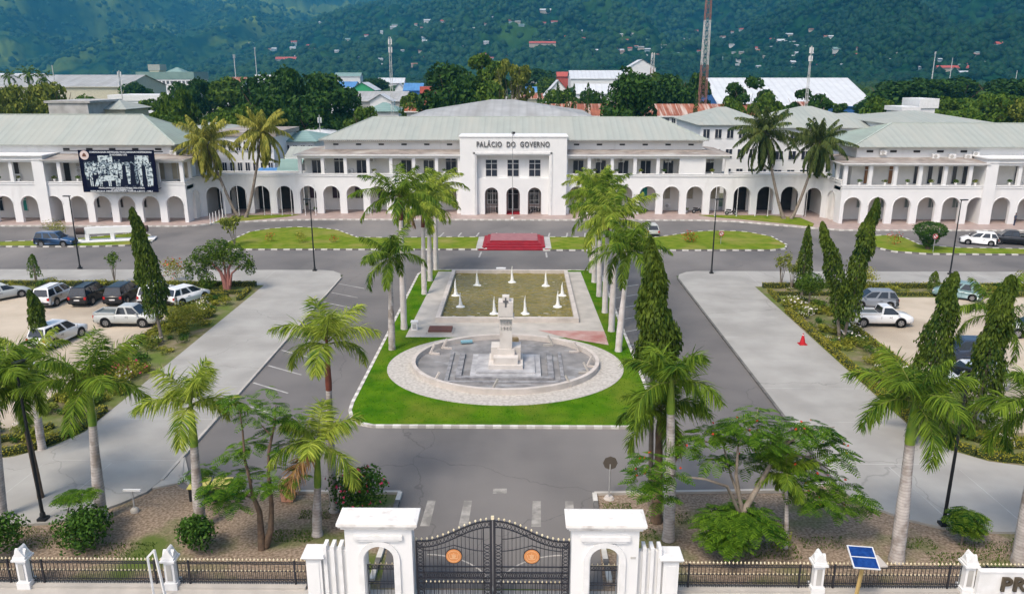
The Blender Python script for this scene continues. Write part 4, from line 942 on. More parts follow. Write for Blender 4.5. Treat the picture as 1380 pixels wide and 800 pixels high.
def jet(base, h, lab):
    global JET
    if JET is None:
        rng = np.random.default_rng(4)
        prof = [(.30,0),(.23,.03),(.17,.15),(.13,.32),(.10,.5),(.065,.7),(.035,.86),(.01,1.0)]
        b = MB(); vs = []; n = 10
        b.lathe(prof[1:], n)
        b.v = [(v[0]*(1+.45*(rng.random()-.5))+.02*math.sin(v[2]*7), v[1]*(1+.45*(rng.random()-.5)), v[2]*(1+.05*(rng.random()-.5))) for v in b.v]
        m = 160; zz = .6*rng.random(m)**1.5; rr = .04+.26*(.75-zz)*rng.random(m); aa = rng.random(m)*6.28
        Vd, Fd = leaf_quads(np.stack([np.cos(aa)*rr, np.sin(aa)*rr, zz], 1), np.stack([0*aa, 0*aa, 1+0*aa], 1)+.2*rng.normal(size=(m, 3)), np.full(m, .05), np.full(m, .035), rng)
        b.add([tuple(q) for q in Vd], [tuple(q) for q in Fd])
        JET = (b.mesh('column', foam), MB().lathe([(.42,.0),(.36,.05),(.2,.08)], 12).mesh('splash', foam))
    t = thing('water_jet', (base[0], base[1], .2), lab, 'fountain jet', 'white jets in the rectangular pool')
    o = link_mesh('column', JET[0], t); o.scale = (1, 1, h*.82); link_mesh('splash', JET[1], t)
names = [((643,384.5),1.9,'back row left'),((690,380),2.0,'back row middle'),((735.5,385),1.9,'back row right'),((614,398),2.0,'far left, against the left rim'),((620.5,413),1.6,'left side, the nearer of two'),((666,422.5),1.9,'front row left of the monument'),((707.5,422.5),2.0,'front row right of the monument'),((751.5,413),1.8,'right side, the nearer of two'),((757.5,398),1.6,'far right, against the right rim')]
for (p, h, l) in names: jet(G(*p, .2), h, 'white water jet in the rectangular pool, '+l)
mb = MB(); bm_ = thing('brown_manhole_cover', (-5.35, 61.0, .16), 'brown rusty hatch beside the pool paving on the left', 'hatch')
mb.box(-.95, .95, -.65, .65, 0, .22); mb.build('lid', pm_get('brown_hatch', (0.16, 0.075, 0.06)), bm_)
mb = MB(); mb.box(-1.1, 1.1, -.8, .8, -.05, .08); mb.build('kerb_frame', conc2, bm_)
wb = thing('white_box', (-7.5, 61.3, .13), 'small white electrical box on the left lawn behind a palm', 'utility box'); mb = MB(); mb.obox((0,0,.35), .5, .4, .7); mb.obox((0,0,.73), .58, .48, .08); mb.build('housing', white2, wb); mb=MB(); mb.obox((.0,-.22,.35), .3,.03,.4); mb.build('panel', steel, wb)
wk = thing('pool_nozzle_box', (-.9, 81.3, .14), 'little white box on the grass behind the pool', 'utility box'); mb = MB(); mb.box(-.45,.45,-.2,.2,0,.3); mb.box(-.5,.5,-.25,.25,.3,.36); mb.build('housing', white2, wk)
# oval pavement and basin
def ell(cx, cy, a, b, n=72, pw=2.0):
    out = []
    for k in range(n):
        t = 2*PI*k/n; c, s = math.cos(t), math.sin(t)
        out.append((cx+a*abs(c)**(2/pw)*(1 if c > 0 else -1), cy+b*abs(s)**(2/pw)*(1 if s > 0 else -1)))
    return out
OC = (0.0, 53.0)
mb = MB(); mb.prism(ell(0.1, 53.1, 8.45, 7.1, 90, 2.0), .12, .165); struct('oval_paving', mb, pebble)
of = thing('oval_fountain', (0, 0, 0), 'large oval stone basin with wet grey floor around the pillar monument', 'fountain')
def ring(mb, A, B, z0, z1, mi=0):
    n = len(A)
    v = [(p[0], p[1], z0) for p in A]+[(p[0], p[1], z1) for p in A]+[(p[0], p[1], z0) for p in B]+[(p[0], p[1], z1) for p in B]
    f = []
    for i in range(n):
        j = (i+1) % n
        f += [(i, j, n+j, i+n), (n+i, n+j, 3*n+j, 3*n+i), (2*n+j, 2*n+i, 3*n+i, 3*n+j)]
    mb.add(v, f, mi)
mb = MB(); ring(mb, ell(0.1, 53.4, 6.75, 5.75, 90), ell(0.1, 53.4, 6.47, 5.46, 90), .12, .55); mb.build('basin_rim', stone, of, fix=True)
mb = MB(); mb.sheet(ell(.1, 53.4, 6.5, 5.5, 90), .18); mb.build('basin_floor', wetstone, of)
mb = MB()
mb.box(-4.0, 4.2, 49.6, 49.85, .18, .30); mb.box(-4.0, -3.75, 49.85, 55.6, .18, .30); mb.box(3.95, 4.2, 49.85, 55.6, .18, .30)
mb.box(-3.3, 3.5, 50.2, 50.6, .18, .36); mb.box(-3.3, -2.9, 50.6, 55.2, .18, .36); mb.box(3.1, 3.5, 50.6, 55.2, .18, .36)
mb.build('channel_kerb', pm_get('stained_grey_stone', (0.30, 0.30, 0.31), c2=(0.16, 0.16, 0.17), scale=2, detail=8), of)
for i, (x, y, l) in enumerate([(-4.7, 49.6, 1), (4.6, 49.1, -1), (5.6, 55.9, -1), (3.7, 57.4, -1), (5.9, 52.8, 1), (-.7, 48.4, 1), (-4.8, 56.6, 1), (6.0, 51.6, -1), (-5.6, 55.4, 1)]):
    mb = MB(); mb.bar((0, 0, 0), (l*.4, .15, .75), .13); mb.bar((0, 0, .05), (l*.75, -.1, .05), .16); 
    t = mb.build('spout', [stone, conc2][i % 2], of, (x, y, .18))
mb = MB(); mb.obox((-3.0, 57.7, .38), .9, .3, .15, .2); mb.build('blue_bag', pm_get('pale_blue_plastic', (0.22, 0.42, 0.5)), of)
mb = MB(); mb.obox((.8, 57.7, .45), .4, .4, .5, .3); mb.build('pump', pm_get('rusty_pump', (0.22, 0.17, 0.09)), of)
for x in (-5.3, 3.2): pass
mo = thing('pillar_monument', (0.15, 52.6, 0.18), 'pale stone pillar monument with a dark cross standing in the oval fountain', 'monument')
stonem = pm('monument_stone', (0.60, 0.565, 0.53), (0.54, 0.505, 0.47), scale=1.4, third=(0.44, 0.40, 0.36), tscale=1.3, tlo=.56, thi=.8, bump=.15)
mb = MB(); mb.box(-2.45, 2.45, -2.2, 2.2, 0, .22); mb.box(-2.05, 2.05, -1.75, 1.9, .22, .34); mb.build('lower_plinth', pm_get('pale_grey_plinth', (0.46,0.46,0.47), c2=(0.3,0.3,0.31), scale=1.5, detail=9), mo)
mb = MB(); mb.box(-1.2, 1.2, -1.2, 1.3, .34, .62); mb.box(-1.05, 1.05, -.1, 1.15, .62, 1.55); mb.box(-.85, .85, -1.0, -.35, .62, 1.1); mb.box(-.62, .62, -.35, .3, .62, 1.5); mb.build('upper_plinth', stonem, mo)
mb = MB(); mb.obox((0, .15, 2.4), .86, .8, 2.8); mb.build('pillar', stonem, mo)
mb = MB(); mb.box(-.52, .52, -.42, .72, 3.8, 4.95); mb.box(-.57, .57, -.47, .77, 3.74, 3.84); mb.box(-.24, .24, -.2, .35, 4.95, 5.32); mb.box(-.5, .5, -.45, -.42, 3.95, 4.75); mb.build('pillar_head', stonem, mo)
mb = MB(); mb.box(-.055, .055, -.47, -.425, 4.62, 5.30); mb.box(-.19, .19, -.475, -.42, 4.98, 5.09); mb.build('cross', letter, mo)
text_mesh('1 4 6 0', .34, .02, 'year_numeral', greywall, mo, (0, -.27, 3.32), .72, offset=.012); text_mesh('1 9 6 0', .34, .02, 'year_numeral', greywall, mo, (0, -.27, 2.92), .72, offset=.012)

# ================================================================ gate
YG = 27.05   # plane of the gate; the fence stands a little further back
def gate_pier(cx, label, sx):
    t = thing('gate_pier', (cx, YG, 0), label, 'gate pier', 'arched piers on either side of the gate')
    mb = MB()
    def P(s, d, z): return (s, -.35+d, z)
    arcade_panel(mb, P, -1.3, 1.3, [(0, 1.12, 2.67)], 0, 3.48, .7, N=12)
    mb.build('body', white, t, fix=True)
    mb = MB()
    # rim moulding round the arch
    for i in range(12):
        q = []
        for a in (PI*i/12, PI*(i+1)/12):
            for rr in (.60, .82):
                for d in (-.43, -.34): q.append((rr*math.cos(a), d, 2.11+rr*math.sin(a)))
        mb.add(q, [(0,4,6,2),(0,1,5,4),(2,6,7,3)])
    mb.box(-.82, -.60, -.43, -.34, 0, 2.11); mb.box(.60, .82, -.43, -.34, 0, 2.11)
    mb.box(-.95, .95, -.47, -.34, 3.02, 3.2); mb.box(-.82, .82, -.44, -.34, 2.93, 3.02)
    mb.build('arch_moulding', white2, t, fix=True)
    mb = MB()
    mb.box(-1.42, 1.42, -.47, .47, 3.48, 3.6); mb.box(-1.5, 1.5, -.55, .55, 3.6, 3.68)
    v = [(-1.55,-.6,3.68),(1.55,-.6,3.68),(1.55,.6,3.68),(-1.55,.6,3.68),(-1.55,-.6,3.8),(1.55,-.6,3.8),(1.55,.6,3.8),(-1.55,.6,3.8),(-1.4,-.45,3.86),(1.4,-.45,3.86),(1.4,.45,3.86),(-1.4,.45,3.86)]
    mb.add(v, [(0,3,2,1),(0,1,5,4),(1,2,6,5),(2,3,7,6),(3,0,4,7),(4,5,9,8),(5,6,10,9),(6,7,11,10),(7,4,8,11),(8,9,10,11)])
    mb.build('cap', pm_get('weathered_white_cap', (0.78, 0.76, 0.73), c2=(0.55, 0.52, 0.49), scale=2.2, lo=.5, hi=.75, detail=9), t)
    mb = MB(); zt = 1.63
    mb.bar((-.56, 0, 0), (-.56, 0, zt), .05); mb.bar((.56, 0, 0), (.56, 0, zt), .05)
    for z in (.1, .75, .85, zt-.2, zt): mb.bar((-.56, 0, z), (.56, 0, z), .03)
    for k in range(8): mb.bar((-.5+.143*k, 0, .05), (-.5+.143*k, 0, zt), .018)
    for k in range(10):
        mb.bar((-.56+.112*k, 0, zt-.2), (-.56+.112*(k+1), 0, zt), .016); mb.bar((-.56+.112*(k+1), 0, zt-.2), (-.56+.112*k, 0, zt), .016)
    g = mb.build('side_gate', iron, t)
    mb = MB()
    mb.box(-.55, .55, -.005, .005, zt+.0, zt+.02)
    for k in range(5): mb.lathe([(.0,0),(.025,.04),(.0,.11)], 5, (-.45+.22*k, 0, zt+.02))
    mb.build('gold_tips', gold, g)
    return t
gate_pier(-4.32, 'tall white arched gate pier with heavy cap left of the black gate', -1)
gp2 = gate_pier(4.47, 'tall white arched gate pier with heavy cap right of the black gate', 1)
q = MB(); q.box(1.0, 1.2, -.37, -.352, 2.2, 2.3); q.build('small_plate', greywall, gp2)
def gate_curve(u):   # u 0 at hinge, 1 at centre
    return 2.70+0.90*(0.5-0.5*math.cos(PI*min(1, max(0, (u-.08)/.92))))
def gate_leaf(sx, label):
    t = thing('gate_leaf', (0.1, YG, 0), label, 'gate', 'pair of black gate leaves')
    Wd = 3.0; mb = MB(); x_ = lambda u: sx*(Wd-(Wd-.07)*u)
    def fr(u0, u1, za, zb, w=.05): mb.bar((x_(u0), 0, za), (x_(u1), 0, zb), w)
    fr(0, 0, .05, gate_curve(0), .07); fr(1, 1, .05, gate_curve(1)+.05, .09); fr(.09, .09, .05, gate_curve(.09)-.28, .045); fr(.90, .90, .05, gate_curve(.9)-.26, .045)
    N = 20
    for i in range(N):
        a, b = i/N, (i+1)/N
        fr(a, b, gate_curve(a), gate_curve(b), .055); fr(a, b, gate_curve(a)-.27, gate_curve(b)-.27, .04)
        mb.bar((x_(a), 0, gate_curve(a)-.27), (x_(b), 0, gate_curve(b)), .02); mb.bar((x_(b), 0, gate_curve(b)-.27), (x_(a), 0, gate_curve(a)), .02)
    for z in (.1, .82, 1.04, 1.30, 1.56): fr(0, 1, z, z, .045)
    for i in range(26):
        a, b = .09+.81*i/26, .09+.81*(i+1)/26
        mb.bar((x_(a), 0, 1.04), (x_(b), 0, 1.30), .022); mb.bar((x_(b), 0, 1.04), (x_(a), 0, 1.30), .022)
    for (ua, ub) in ((0, .09), (.90, 1)):
        m = 16
        for i in range(m):
            za, zb = .1+i*2.5/m, .1+(i+1)*2.5/m
            mb.bar((x_(ua), 0, za), (x_(ub), 0, zb), .02); mb.bar((x_(ub), 0, za), (x_(ua), 0, zb), .02)
    mb.build('frame', iron, t)
    mb = MB(); nb = 15
    for i in range(nb):
        u = .09+.81*(i+.5)/nb; mb.bar((x_(u), 0, .05), (x_(u), 0, gate_curve(u)-.27), .02)
    for sgn, z0_ in ((1, 1.0), (0, 1.0)):
        pass
    um = .50
    for (z0_, amp) in ((2.42-.26+.1, .26), ):
        for k in range(8):
            a, b = k/8, (k+1)/8
            f = lambda q: z0_+amp*(1-q)**1.6
            for sd in (-1, 1):
                ww = (.81/2)
                mb.bar((x_(um+sd*ww*a), .01, f(a)), (x_(um+sd*ww*b), .01, f(b)), .026)
    for k in range(6):
        a, b = k/6, (k+1)/6; mb.bar((x_(.5+.4*a), .01, 3.05-.25*math.sin(a*PI/2)), (x_(.5+.4*b), .01, 3.05-.25*math.sin(b*PI/2)), .024)
    for i in range(30):
        u = .02+.96*i/29; mb.bar((x_(u), 0, .08), (x_(u), 0, .82), .016)
    mb.build('bars', iron, t)
    mb = MB()
    for i in range(14):
        u = .0+.94*i/13; mb.lathe([(.012,-.02),(.016,.03),(.05,.07),(.035,.10),(.0,.14)], 5, (x_(u), 0, gate_curve(u)+.03))
        mb.lathe([(.012,0),(.04,.04),(.0,.11)], 5, (x_(.12+.76*i/13), -.01, .84))
    if sx < 0: mb.box(-.06, .06, -.04, .04, 3.68, 3.82)
    mb.build('gold_finials', gold, t)
    cx = x_(um)
    mb = MB(); mb.disc((cx, -.03, 2.06), .305, 'Y', 28, .05); m = mb.build('medallion', copper, t)
    mb = MB()
    for i in range(24):
        a0, a1 = 2*PI*i/24, 2*PI*(i+1)/24
        mb.bar((cx+.24*math.cos(a0), -.06, 2.06+.24*math.sin(a0)), (cx+.24*math.cos(a1), -.06, 2.06+.24*math.sin(a1)), .014)
    mb.disc((cx, -.062, 2.06), .09, 'Y', 5, .012); mb.box(cx-.13, cx+.13, -.07, -.055, 1.94, 1.97); mb.box(cx-.10, cx+.10, -.07, -.055, 2.12, 2.14); mb.box(cx-.015, cx+.015, -.07, -.055, 1.96, 2.2)
    for k in (-1, 1): mb.bar((cx+k*.14, -.06, 1.96), (cx+k*.17, -.06, 2.14), .02)
    mb.build('relief', copper2, m)
    mb = MB()
    for i in range(24):
        a0, a1 = 2*PI*i/24, 2*PI*(i+1)/24
        mb.bar((cx+.325*math.cos(a0), -.03, 2.06+.325*math.sin(a0)), (cx+.325*math.cos(a1), -.03, 2.06+.325*math.sin(a1)), .03)
    mb.build('medallion_ring', iron, m)
gate_leaf(-1, 'left leaf of the black wrought iron gate with orange medallion')
gate_leaf(1, 'right leaf of the black wrought iron gate with orange medallion')
for sx, lab in ((-1, 'left'), (1, 'right')):
    t = thing('ribbed_wall', (sx*6.25+.08, YG, 0), 'short white wall with upright ribs beside the %s gate pier' % lab, 'wall', 'ribbed walls beside the gate')
    mb = MB(); mb.box(-.55, .55, -.12, .12, 0, 2.36); mb.build('wall_panel', white, t)
    mb = MB()
    for x in (-.30, 0, .30): mb.box(x-.07, x+.07, -.26, .26, 0, 2.58)
    mb.build('rib', white2, t)
    t = thing('gate_end_column', (sx*7.0+.08, YG, 0), 'white square column with a flared cap at the %s end of the gate' % lab, 'column', 'columns at the ends of the gate')
    mb = MB(); mb.box(-.30, .30, -.30, .30, 0, 2.04); mb.box(-.36, .36, -.36, .36, 0, .22); mb.box(-.2, .2, -.325, -.3, .35, 1.85); mb.build('shaft', white, t)
    mb = MB(); v = [(-.34,-.34,2.04),(.34,-.34,2.04),(.34,.34,2.04),(-.34,.34,2.04),(-.46,-.46,2.18),(.46,-.46,2.18),(.46,.46,2.18),(-.46,.46,2.18),(-.42,-.42,2.26),(.42,-.42,2.26),(.42,.42,2.26),(-.42,.42,2.26)]
    mb.add(v, [(0,1,5,4),(1,2,6,5),(2,3,7,6),(3,0,4,7),(4,5,9,8),(5,6,10,9),(6,7,11,10),(7,4,8,11),(8,9,10,11)]); mb.build('cap', white2, t)
YG = 27.9
# fence pillars
PIL = None
def pillar(x, lab):
    global PIL
    if PIL is None:
        a = MB(); a.box(-.2, .2, -.2, .2, 0, 1.3); a.box(-.27, .27, -.27, .27, 0, .3); 
        p = MB(); p.box(-.1, .1, -.225, -.2, .42, 1.15)
        c = MB(); c.box(-.30, .30, -.30, .30, 1.3, 1.38); c.box(-.25, .25, -.25, .25, 1.38, 1.46)
        for k in (-1, 1):
            pts = [(-.27, 1.46), (.27, 1.46), (.16, 1.62), (.07, 1.80), (0, 1.86), (-.07, 1.80), (-.16, 1.62)]
        c.add([(q[0], -.22, q[1]) for q in pts]+[(q[0]*.9, .22, q[1]) for q in pts], [(0,1,2,3,4,5,6), (13,12,11,10,9,8,7)]+[(i, 7+i, 7+(i+1) % 7, (i+1) % 7) for i in range(7)])
        c.add([(-.22, q[0], q[1]-.1) for q in pts]+[(.22, q[0], q[1]-.1) for q in pts], [(6,5,4,3,2,1,0), (7,8,9,10,11,12,13)]+[(i, (i+1) % 7, 7+(i+1) % 7, 7+i) for i in range(7)])
        PIL = (a.mesh('shaft', white), p.mesh('recess', greywall), c.mesh('ornate_cap', white2))
    t = thing('fence_pillar', (x, YG-.1, 0), lab, 'fence pillar', 'white pillars of the iron fence')
    s = link_mesh('shaft', PIL[0], t); link_mesh('recess', PIL[1], s); link_mesh('ornate_cap', PIL[2], t)
pillar(-19.15, 'white fence pillar with pointed cap, far left by the round bush'); pillar(-13.1, 'white fence pillar with pointed cap behind the bent white frame'); pillar(13.25, 'white fence pillar with pointed cap left of the solar panel'); pillar(19.3, 'white fence pillar with pointed cap beside the lettered white wall')
def iron_panel(xa, xb, lab):
    t = thing('iron_fence', ((xa+xb)/2, YG-.05, 0), lab, 'iron fence', 'black iron fence panels with gold tips')
    L = (xb-xa)/2; mb = MB()
    for z in (.22, .34, .72, 1.06, 1.14): mb.bar((-L, 0, z), (L, 0, z), .028)
    n = int((xb-xa)/.155); 
    for i in range(n+1):
        x = -L+(xb-xa)*i/n; mb.bar((x, 0, .12), (x, 0, 1.2), .020)
        if i < n:
            x2 = -L+(xb-xa)*(i+1)/n; mb.bar((x, 0, .34), (x2, 0, .22), .014); mb.bar((x, 0, 1.14), (x2, 0, 1.06), .014); mb.bar((x+.07, .0, .12), (x+.07, 0, .72), .014)
    mb.bar((-L+.45, 0, .1), (-L+.45, 0, 1.22), .07); mb.bar((L-.45, 0, .1), (L-.45, 0, 1.22), .07)
    mb.build('bars', iron, t)
    mb = MB()
    for i in range(n+1):
        x = -L+(xb-xa)*i/n
        mb.lathe([(.010,-.02),(.016,.03),(.048,.07),(.02,.09),(.0,.15)], 5, (x, 0, 1.2))
        if i % 1 == 0: mb.lathe([(.01,0),(.036,.035),(.0,.09)], 5, (x+.07, -.01, .72))
    mb.build('finials', gold, t)
iron_panel(-25.2, -19.4, 'black iron fence panel with gold tips at the far left edge')
iron_panel(-18.9, -13.35, 'black iron fence panel with gold tips in front of the large round bush')
iron_panel(-12.85, -7.6, 'black iron fence panel with gold tips just left of the gate columns')
iron_panel(7.6, 13.0, 'black iron fence panel with gold tips just right of the gate columns')
iron_panel(13.5, 19.05, 'black iron fence panel with gold tips behind the solar panel post')
iron_panel(19.6, 26.0, 'black iron fence panel with gold tips behind the lettered white wall')
for sx, xa, xb in ((-1, -40, -7.6), (1, 7.6, 40)):
    mb = MB(); mb.box(xa, xb, YG-.28, YG+.15, 0, .12); o = mb.build('low_wall', conc2); tag(o, 'low concrete kerb wall carrying the iron fence on the %s' % ('left' if sx < 0 else 'right'), 'low wall')
sw = thing('sign_wall', (22.0, YG-.45, 0), 'white wall with big dark letters beyond the last fence pillar', 'sign')
mb = MB(); mb.box(-2.5, 4.5, -.1, .1, 0, 1.22); mb.build('wall_panel', white2, sw); mb = MB(); mb.box(-2.5, 4.5, -.13, .13, 1.22, 1.28); mb.build('coping', white2, sw)
_x = GY(1359, 785, YG-.6)[0]-22.0
text_mesh('PR', .86, .05, 'big_lettering', bronze, sw, (_x-.3, -.16, .44), None, 1.1, align='LEFT', offset=.02)
# solar panel on a post
sp = thing('solar_panel', (*GY(1152, 800, YG-1.2)[:1], YG-1.2, 0), 'small blue solar panel pair on a leaning yellow timber post', 'solar panel')
mb = MB(); mb.bar((0, 0, -.2), (.25, .15, 2.0), .11); mb.build('post', pm_get('yellow_timber', (0.42, 0.30, 0.12)), sp)
mb = MB(); mb.obox((.28, .3, 2.12), 1.0, 1.15, .04, -.12, rx=R(14)); pp = mb.build('panel_frame', pm_get('panel_edge', (0.6, 0.62, 0.64)), sp)
cel = pm('solar_cell', (0.008, 0.035, 0.16), (0.015, 0.06, 0.24), scale=6, rough=.2, spec=.5)
for q in (0, 1):
    mb = MB(); M_ = Matrix.Translation((.28, .3, 2.12)) @ Matrix.Rotation(-.12, 4, 'Z') @ Matrix.Rotation(R(14), 4, 'X')
    vs = [M_ @ Vector(p) for p in ((-.45, -.53+.55*q, .024), (.45, -.53+.55*q, .024), (.45, -.53+.55*q+.5, .024), (-.45, -.53+.55*q+.5, .024))]
    mb.add(vs, [(0,1,2,3)]); mb.build('solar_cells', cel, pp)
mb = MB(); mb.bar((.2, .2, 1.6), (1.1, .9, 1.45), .06); mb.bar((.9, .6, 1.45), (.5, .2, 1.9), .04); mb.build('bracket', pm_get('rusty_bracket', (0.25, 0.10, 0.05)), sp)
mb = MB(); mb.obox((1.05, .95, 1.5), .75, .75, .05, .1); mb.build('tray', stone, sp); mb = MB(); mb.lathe([(.14,0),(.14,.18),(.07,.26)], 10, (.95, 1.0, 1.52)); mb.build('camera_dome', white2, sp)
gfm = thing('white_metal_frame', (*GY(212, 790, YG-.9)[:1], YG-.9, 0), 'tall narrow bent white metal frame in front of the fence', 'metal frame')
mb = MB(); mb.bar((-.18, 0, 0), (-.28, .1, 1.85), .07); mb.bar((.28, 0, 0), (.0, .15, 2.15), .08); mb.bar((-.28, .1, 1.85), (.0, .15, 2.15), .07); mb.build('tube_frame', white2, gfm)
mb = MB(); mb.box(-.3, .4, -.12, .12, 0, .04); mb.build('foot_plate', steel, gfm)
# ================================================================ vehicles
def loft(mb, secs, mi=0, smooth=True):
    n = len(secs[0]); vs = [p for s in secs for p in s]
    fs = [(i*n+k, (i+1)*n+k, (i+1)*n+(k+1) % n, i*n+(k+1) % n) for i in range(len(secs)-1) for k in range(n)]
    mb.add(vs, fs, mi, smooth); mb.add(secs[0], [tuple(range(n))], mi, False); mb.add(secs[-1], [tuple(reversed(range(n)))], mi, False)
CARS = {
 # L, W, belt height pts (x from -L/2..), roof: (x rear base, x rear roof, x front roof, x windscreen base), roof z
 'suv':   dict(L=4.7, W=1.82, nose=.86, belt=1.06, tail=1.06, hood=1.02, roof=1.78, r=(-2.28,-2.0,.35,1.12), wh=.38, wb=2.75, cl=.30),
 'sedan': dict(L=4.5, W=1.74, nose=.70, belt=.92, tail=.98, hood=.88, roof=1.45, r=(-1.75,-1.05,.25,1.05), wh=.32, wb=2.6, cl=.22),
 'hatch': dict(L=4.1, W=1.72, nose=.76, belt=.96, tail=.96, hood=.94, roof=1.60, r=(-2.0,-1.65,.30,1.15), wh=.32, wb=2.5, cl=.22),
 'pickup':dict(L=5.2, W=1.80, nose=.95, belt=1.10, tail=1.08, hood=1.08, roof=1.76, r=(-.75,-.55,.70,1.35), wh=.39, wb=3.1, cl=.34),
 'cab':   dict(L=5.2, W=1.80, nose=.92, belt=1.08, tail=1.05, hood=1.05, roof=1.72, r=(-.10,.05,.85,1.50), wh=.39, wb=3.05, cl=.34),
}
CARM = {}
def car_meshes(kind, pmat):
    key = (kind, pmat.name)
    if key in CARM: return CARM[key]
    c = CARS[kind]; L, W = c['L'], c['W']; h = L/2; M = {}
    def sec(x, z1, w, z0=None):
        z0 = c['cl'] if z0 is None else z0; hw = w/2
        return [(x, -hw*.92, z0), (x, hw*.92, z0), (x, hw, z0+.14), (x, hw*1.0, (z0+z1)/2), (x, hw*.97, z1-.10), (x, hw*.88, z1), (x, -hw*.88, z1), (x, -hw*.97, z1-.10), (x, -hw, (z0+z1)/2), (x, -hw, z0+.14)]
    rb, rr, fr_, fb = c['r']; mb = MB()
    st_ = [(-h, c['tail']-.12, W*.86, c['cl']+.12), (-h+.06, c['tail']-.02, W*.93, c['cl']+.05), (-h+.3, c['tail'], W, c['cl']), (rb, c['belt'], W, c['cl']), (fb, c['belt'], W, c['cl']), (fb+.25, c['hood'], W*.99, c['cl']), (h-.45, c['nose']+.06, W*.96, c['cl']), (h-.12, c['nose']-.02, W*.88, c['cl']), (h, c['nose']-.2, W*.78, c['cl']+.06)]
    loft(mb, [sec(x, z, w, z0) for x, z, w, z0 in st_])
    hw = W/2*.88; rw = W/2*.70; zb = c['belt']-.01; zr = c['roof']
    # greenhouse
    def gsec(x, z, w): return [(x, -w, z), (x, w, z)]
    A = [(rb, -hw, zb), (rb, hw, zb), (fb, hw, zb), (fb, -hw, zb)]; B = [(rr, -rw, zr-.06), (rr, rw, zr-.06), (fr_, rw, zr-.06), (fr_, -rw, zr-.06)]
    C_ = [(rr+.12, -rw+.1, zr), (rr+.12, rw-.1, zr), (fr_-.12, rw-.1, zr), (fr_-.12, -rw+.1, zr)]
    v = A+B+C_; f = [(0,1,5,4),(1,2,6,5),(2,3,7,6),(3,0,4,7),(4,5,9,8),(5,6,10,9),(6,7,11,10),(7,4,8,11),(8,9,10,11)]
    mb.add(v, [tuple(reversed(q)) for q in f] if False else f)
    if kind in ('pickup', 'cab'):   # open load bed: dark recess with side walls
        mb.box(-h+.08, rb-.02, -W/2*.93, -W/2*.80, c['belt']-.05, c['belt']+.16); mb.box(-h+.08, rb-.02, W/2*.80, W/2*.93, c['belt']-.05, c['belt']+.16); mb.box(-h+.04, -h+.12, -W/2*.9, W/2*.9, c['belt']-.05, c['belt']+.15)
    M['body'] = mb.mesh('body', pmat)
    bm = bmesh.new(); bm.from_mesh(M['body']); bmesh.ops.recalc_face_normals(bm, faces=bm.faces); bm.to_mesh(M['body']); bm.free()
    if kind in ('pickup', 'cab'):
        q = MB(); q.box(-h+.14, rb-.05, -W/2*.79, W/2*.79, c['belt']-.02, c['belt']+.02); M['load_bed'] = q.mesh('load_bed', pm_get('bed_liner', (0.12, 0.14, 0.14)))
    def inset(P, k=.09, off=.012):
        P = [Vector(p) for p in P]; ce = sum(P, Vector())/len(P); n = (P[1]-P[0]).cross(P[2]-P[0]).normalized()
        if n.dot(ce-Vector((0, 0, .9))) < 0: n = -n
        o = []
        for p in P:
            d = ce-p; o.append(p+d*k/ max(.3, d.length)*1.0+n*off)
        return o
    ws = MB(); ws.add(inset([A[3], A[2], B[2], B[3]], .08), [(0,1,2,3)]); M['windscreen'] = ws.mesh('windscreen', carglass)
    rw_ = MB(); rw_.add(inset([A[0], A[1], B[1], B[0]], .10), [(0,1,2,3)]); M['rear_window'] = rw_.mesh('rear_window', carglass)
    def lerp(a, b, t): return tuple(a[i]+(b[i]-a[i])*t for i in range(3))
    cuts = {'suv': [(0,.32),(.345,.66),(.68,1)], 'sedan': [(.12,.52),(.545,1)], 'hatch': [(0,.25),(.275,.6),(.625,1)], 'pickup': [(0.02,.47),(.50,1)], 'cab': [(.05,1)]}[kind]
    for sd, nm in ((0, 'side_window'), (1, 'side_window')):
        a0, a1, b0, b1 = (A[0], A[3], B[0], B[3]) if sd == 0 else (A[1], A[2], B[1], B[2])
        for i, (t0, t1) in enumerate(cuts):
            q = MB(); q.add(inset([lerp(a0, a1, t0), lerp(a0, a1, t1), lerp(b0, b1, t1), lerp(b0, b1, t0)], .07), [(0,1,2,3)]); M['side_window|%d%d' % (sd, i)] = q.mesh('side_window', carglass)
    q = MB()
    for x in (-c['wb']/2, c['wb']/2):
        for s in (-1, 1): q.disc((x-.02, s*(W/2-.06), c['wh']+.03), c['wh']+.07, 'Y', 18, .14)
    q.box(-h+.25, h-.25, -W/2*.8, W/2*.8, c['cl']-.1, c['cl']+.03); M['underbody'] = q.mesh('underbody', blacktrim)
    q = MB(); q.box(h-.10, h+.03, -W*.36, W*.36, c['cl']+.12, c['cl']+.30); M['bumper|f'] = q.mesh('bumper', blacktrim)
    q = MB(); q.box(-h-.05, -h+.1, -W*.42, W*.42, c['cl']+.1, c['cl']+.28); M['bumper'] = q.mesh('bumper', blacktrim)
    q = MB(); q.box(h-.20, h+.005, -W*.25, W*.25, c['nose']-.28, c['nose']-.12); M['grille'] = q.mesh('grille', blacktrim)
    for s in (-1, 1):
        q = MB(); q.obox((h-.16, s*W*.365, c['nose']-.16), .22, W*.13, .13, s*-.25); M['headlight|%d' % s] = q.mesh('headlight', lampwh)
        q = MB(); q.obox((-h+.05, s*W*.40, c['tail']-.20), .12, W*.11, .24 if kind != 'sedan' else .14); M['taillight|%d' % s] = q.mesh('taillight', lampred)
        q = MB(); q.obox((fb-.22, s*(W/2+.06), c['belt']+.08), .12, .16, .12); M['mirror|%d' % s] = q.mesh('mirror', pmat)
    q = MB(); q.box(-h-.062, -h-.04, -.25, .25, c['cl']+.34, c['cl']+.46); M['number_plate'] = q.mesh('number_plate', frame_w)
    q = MB()
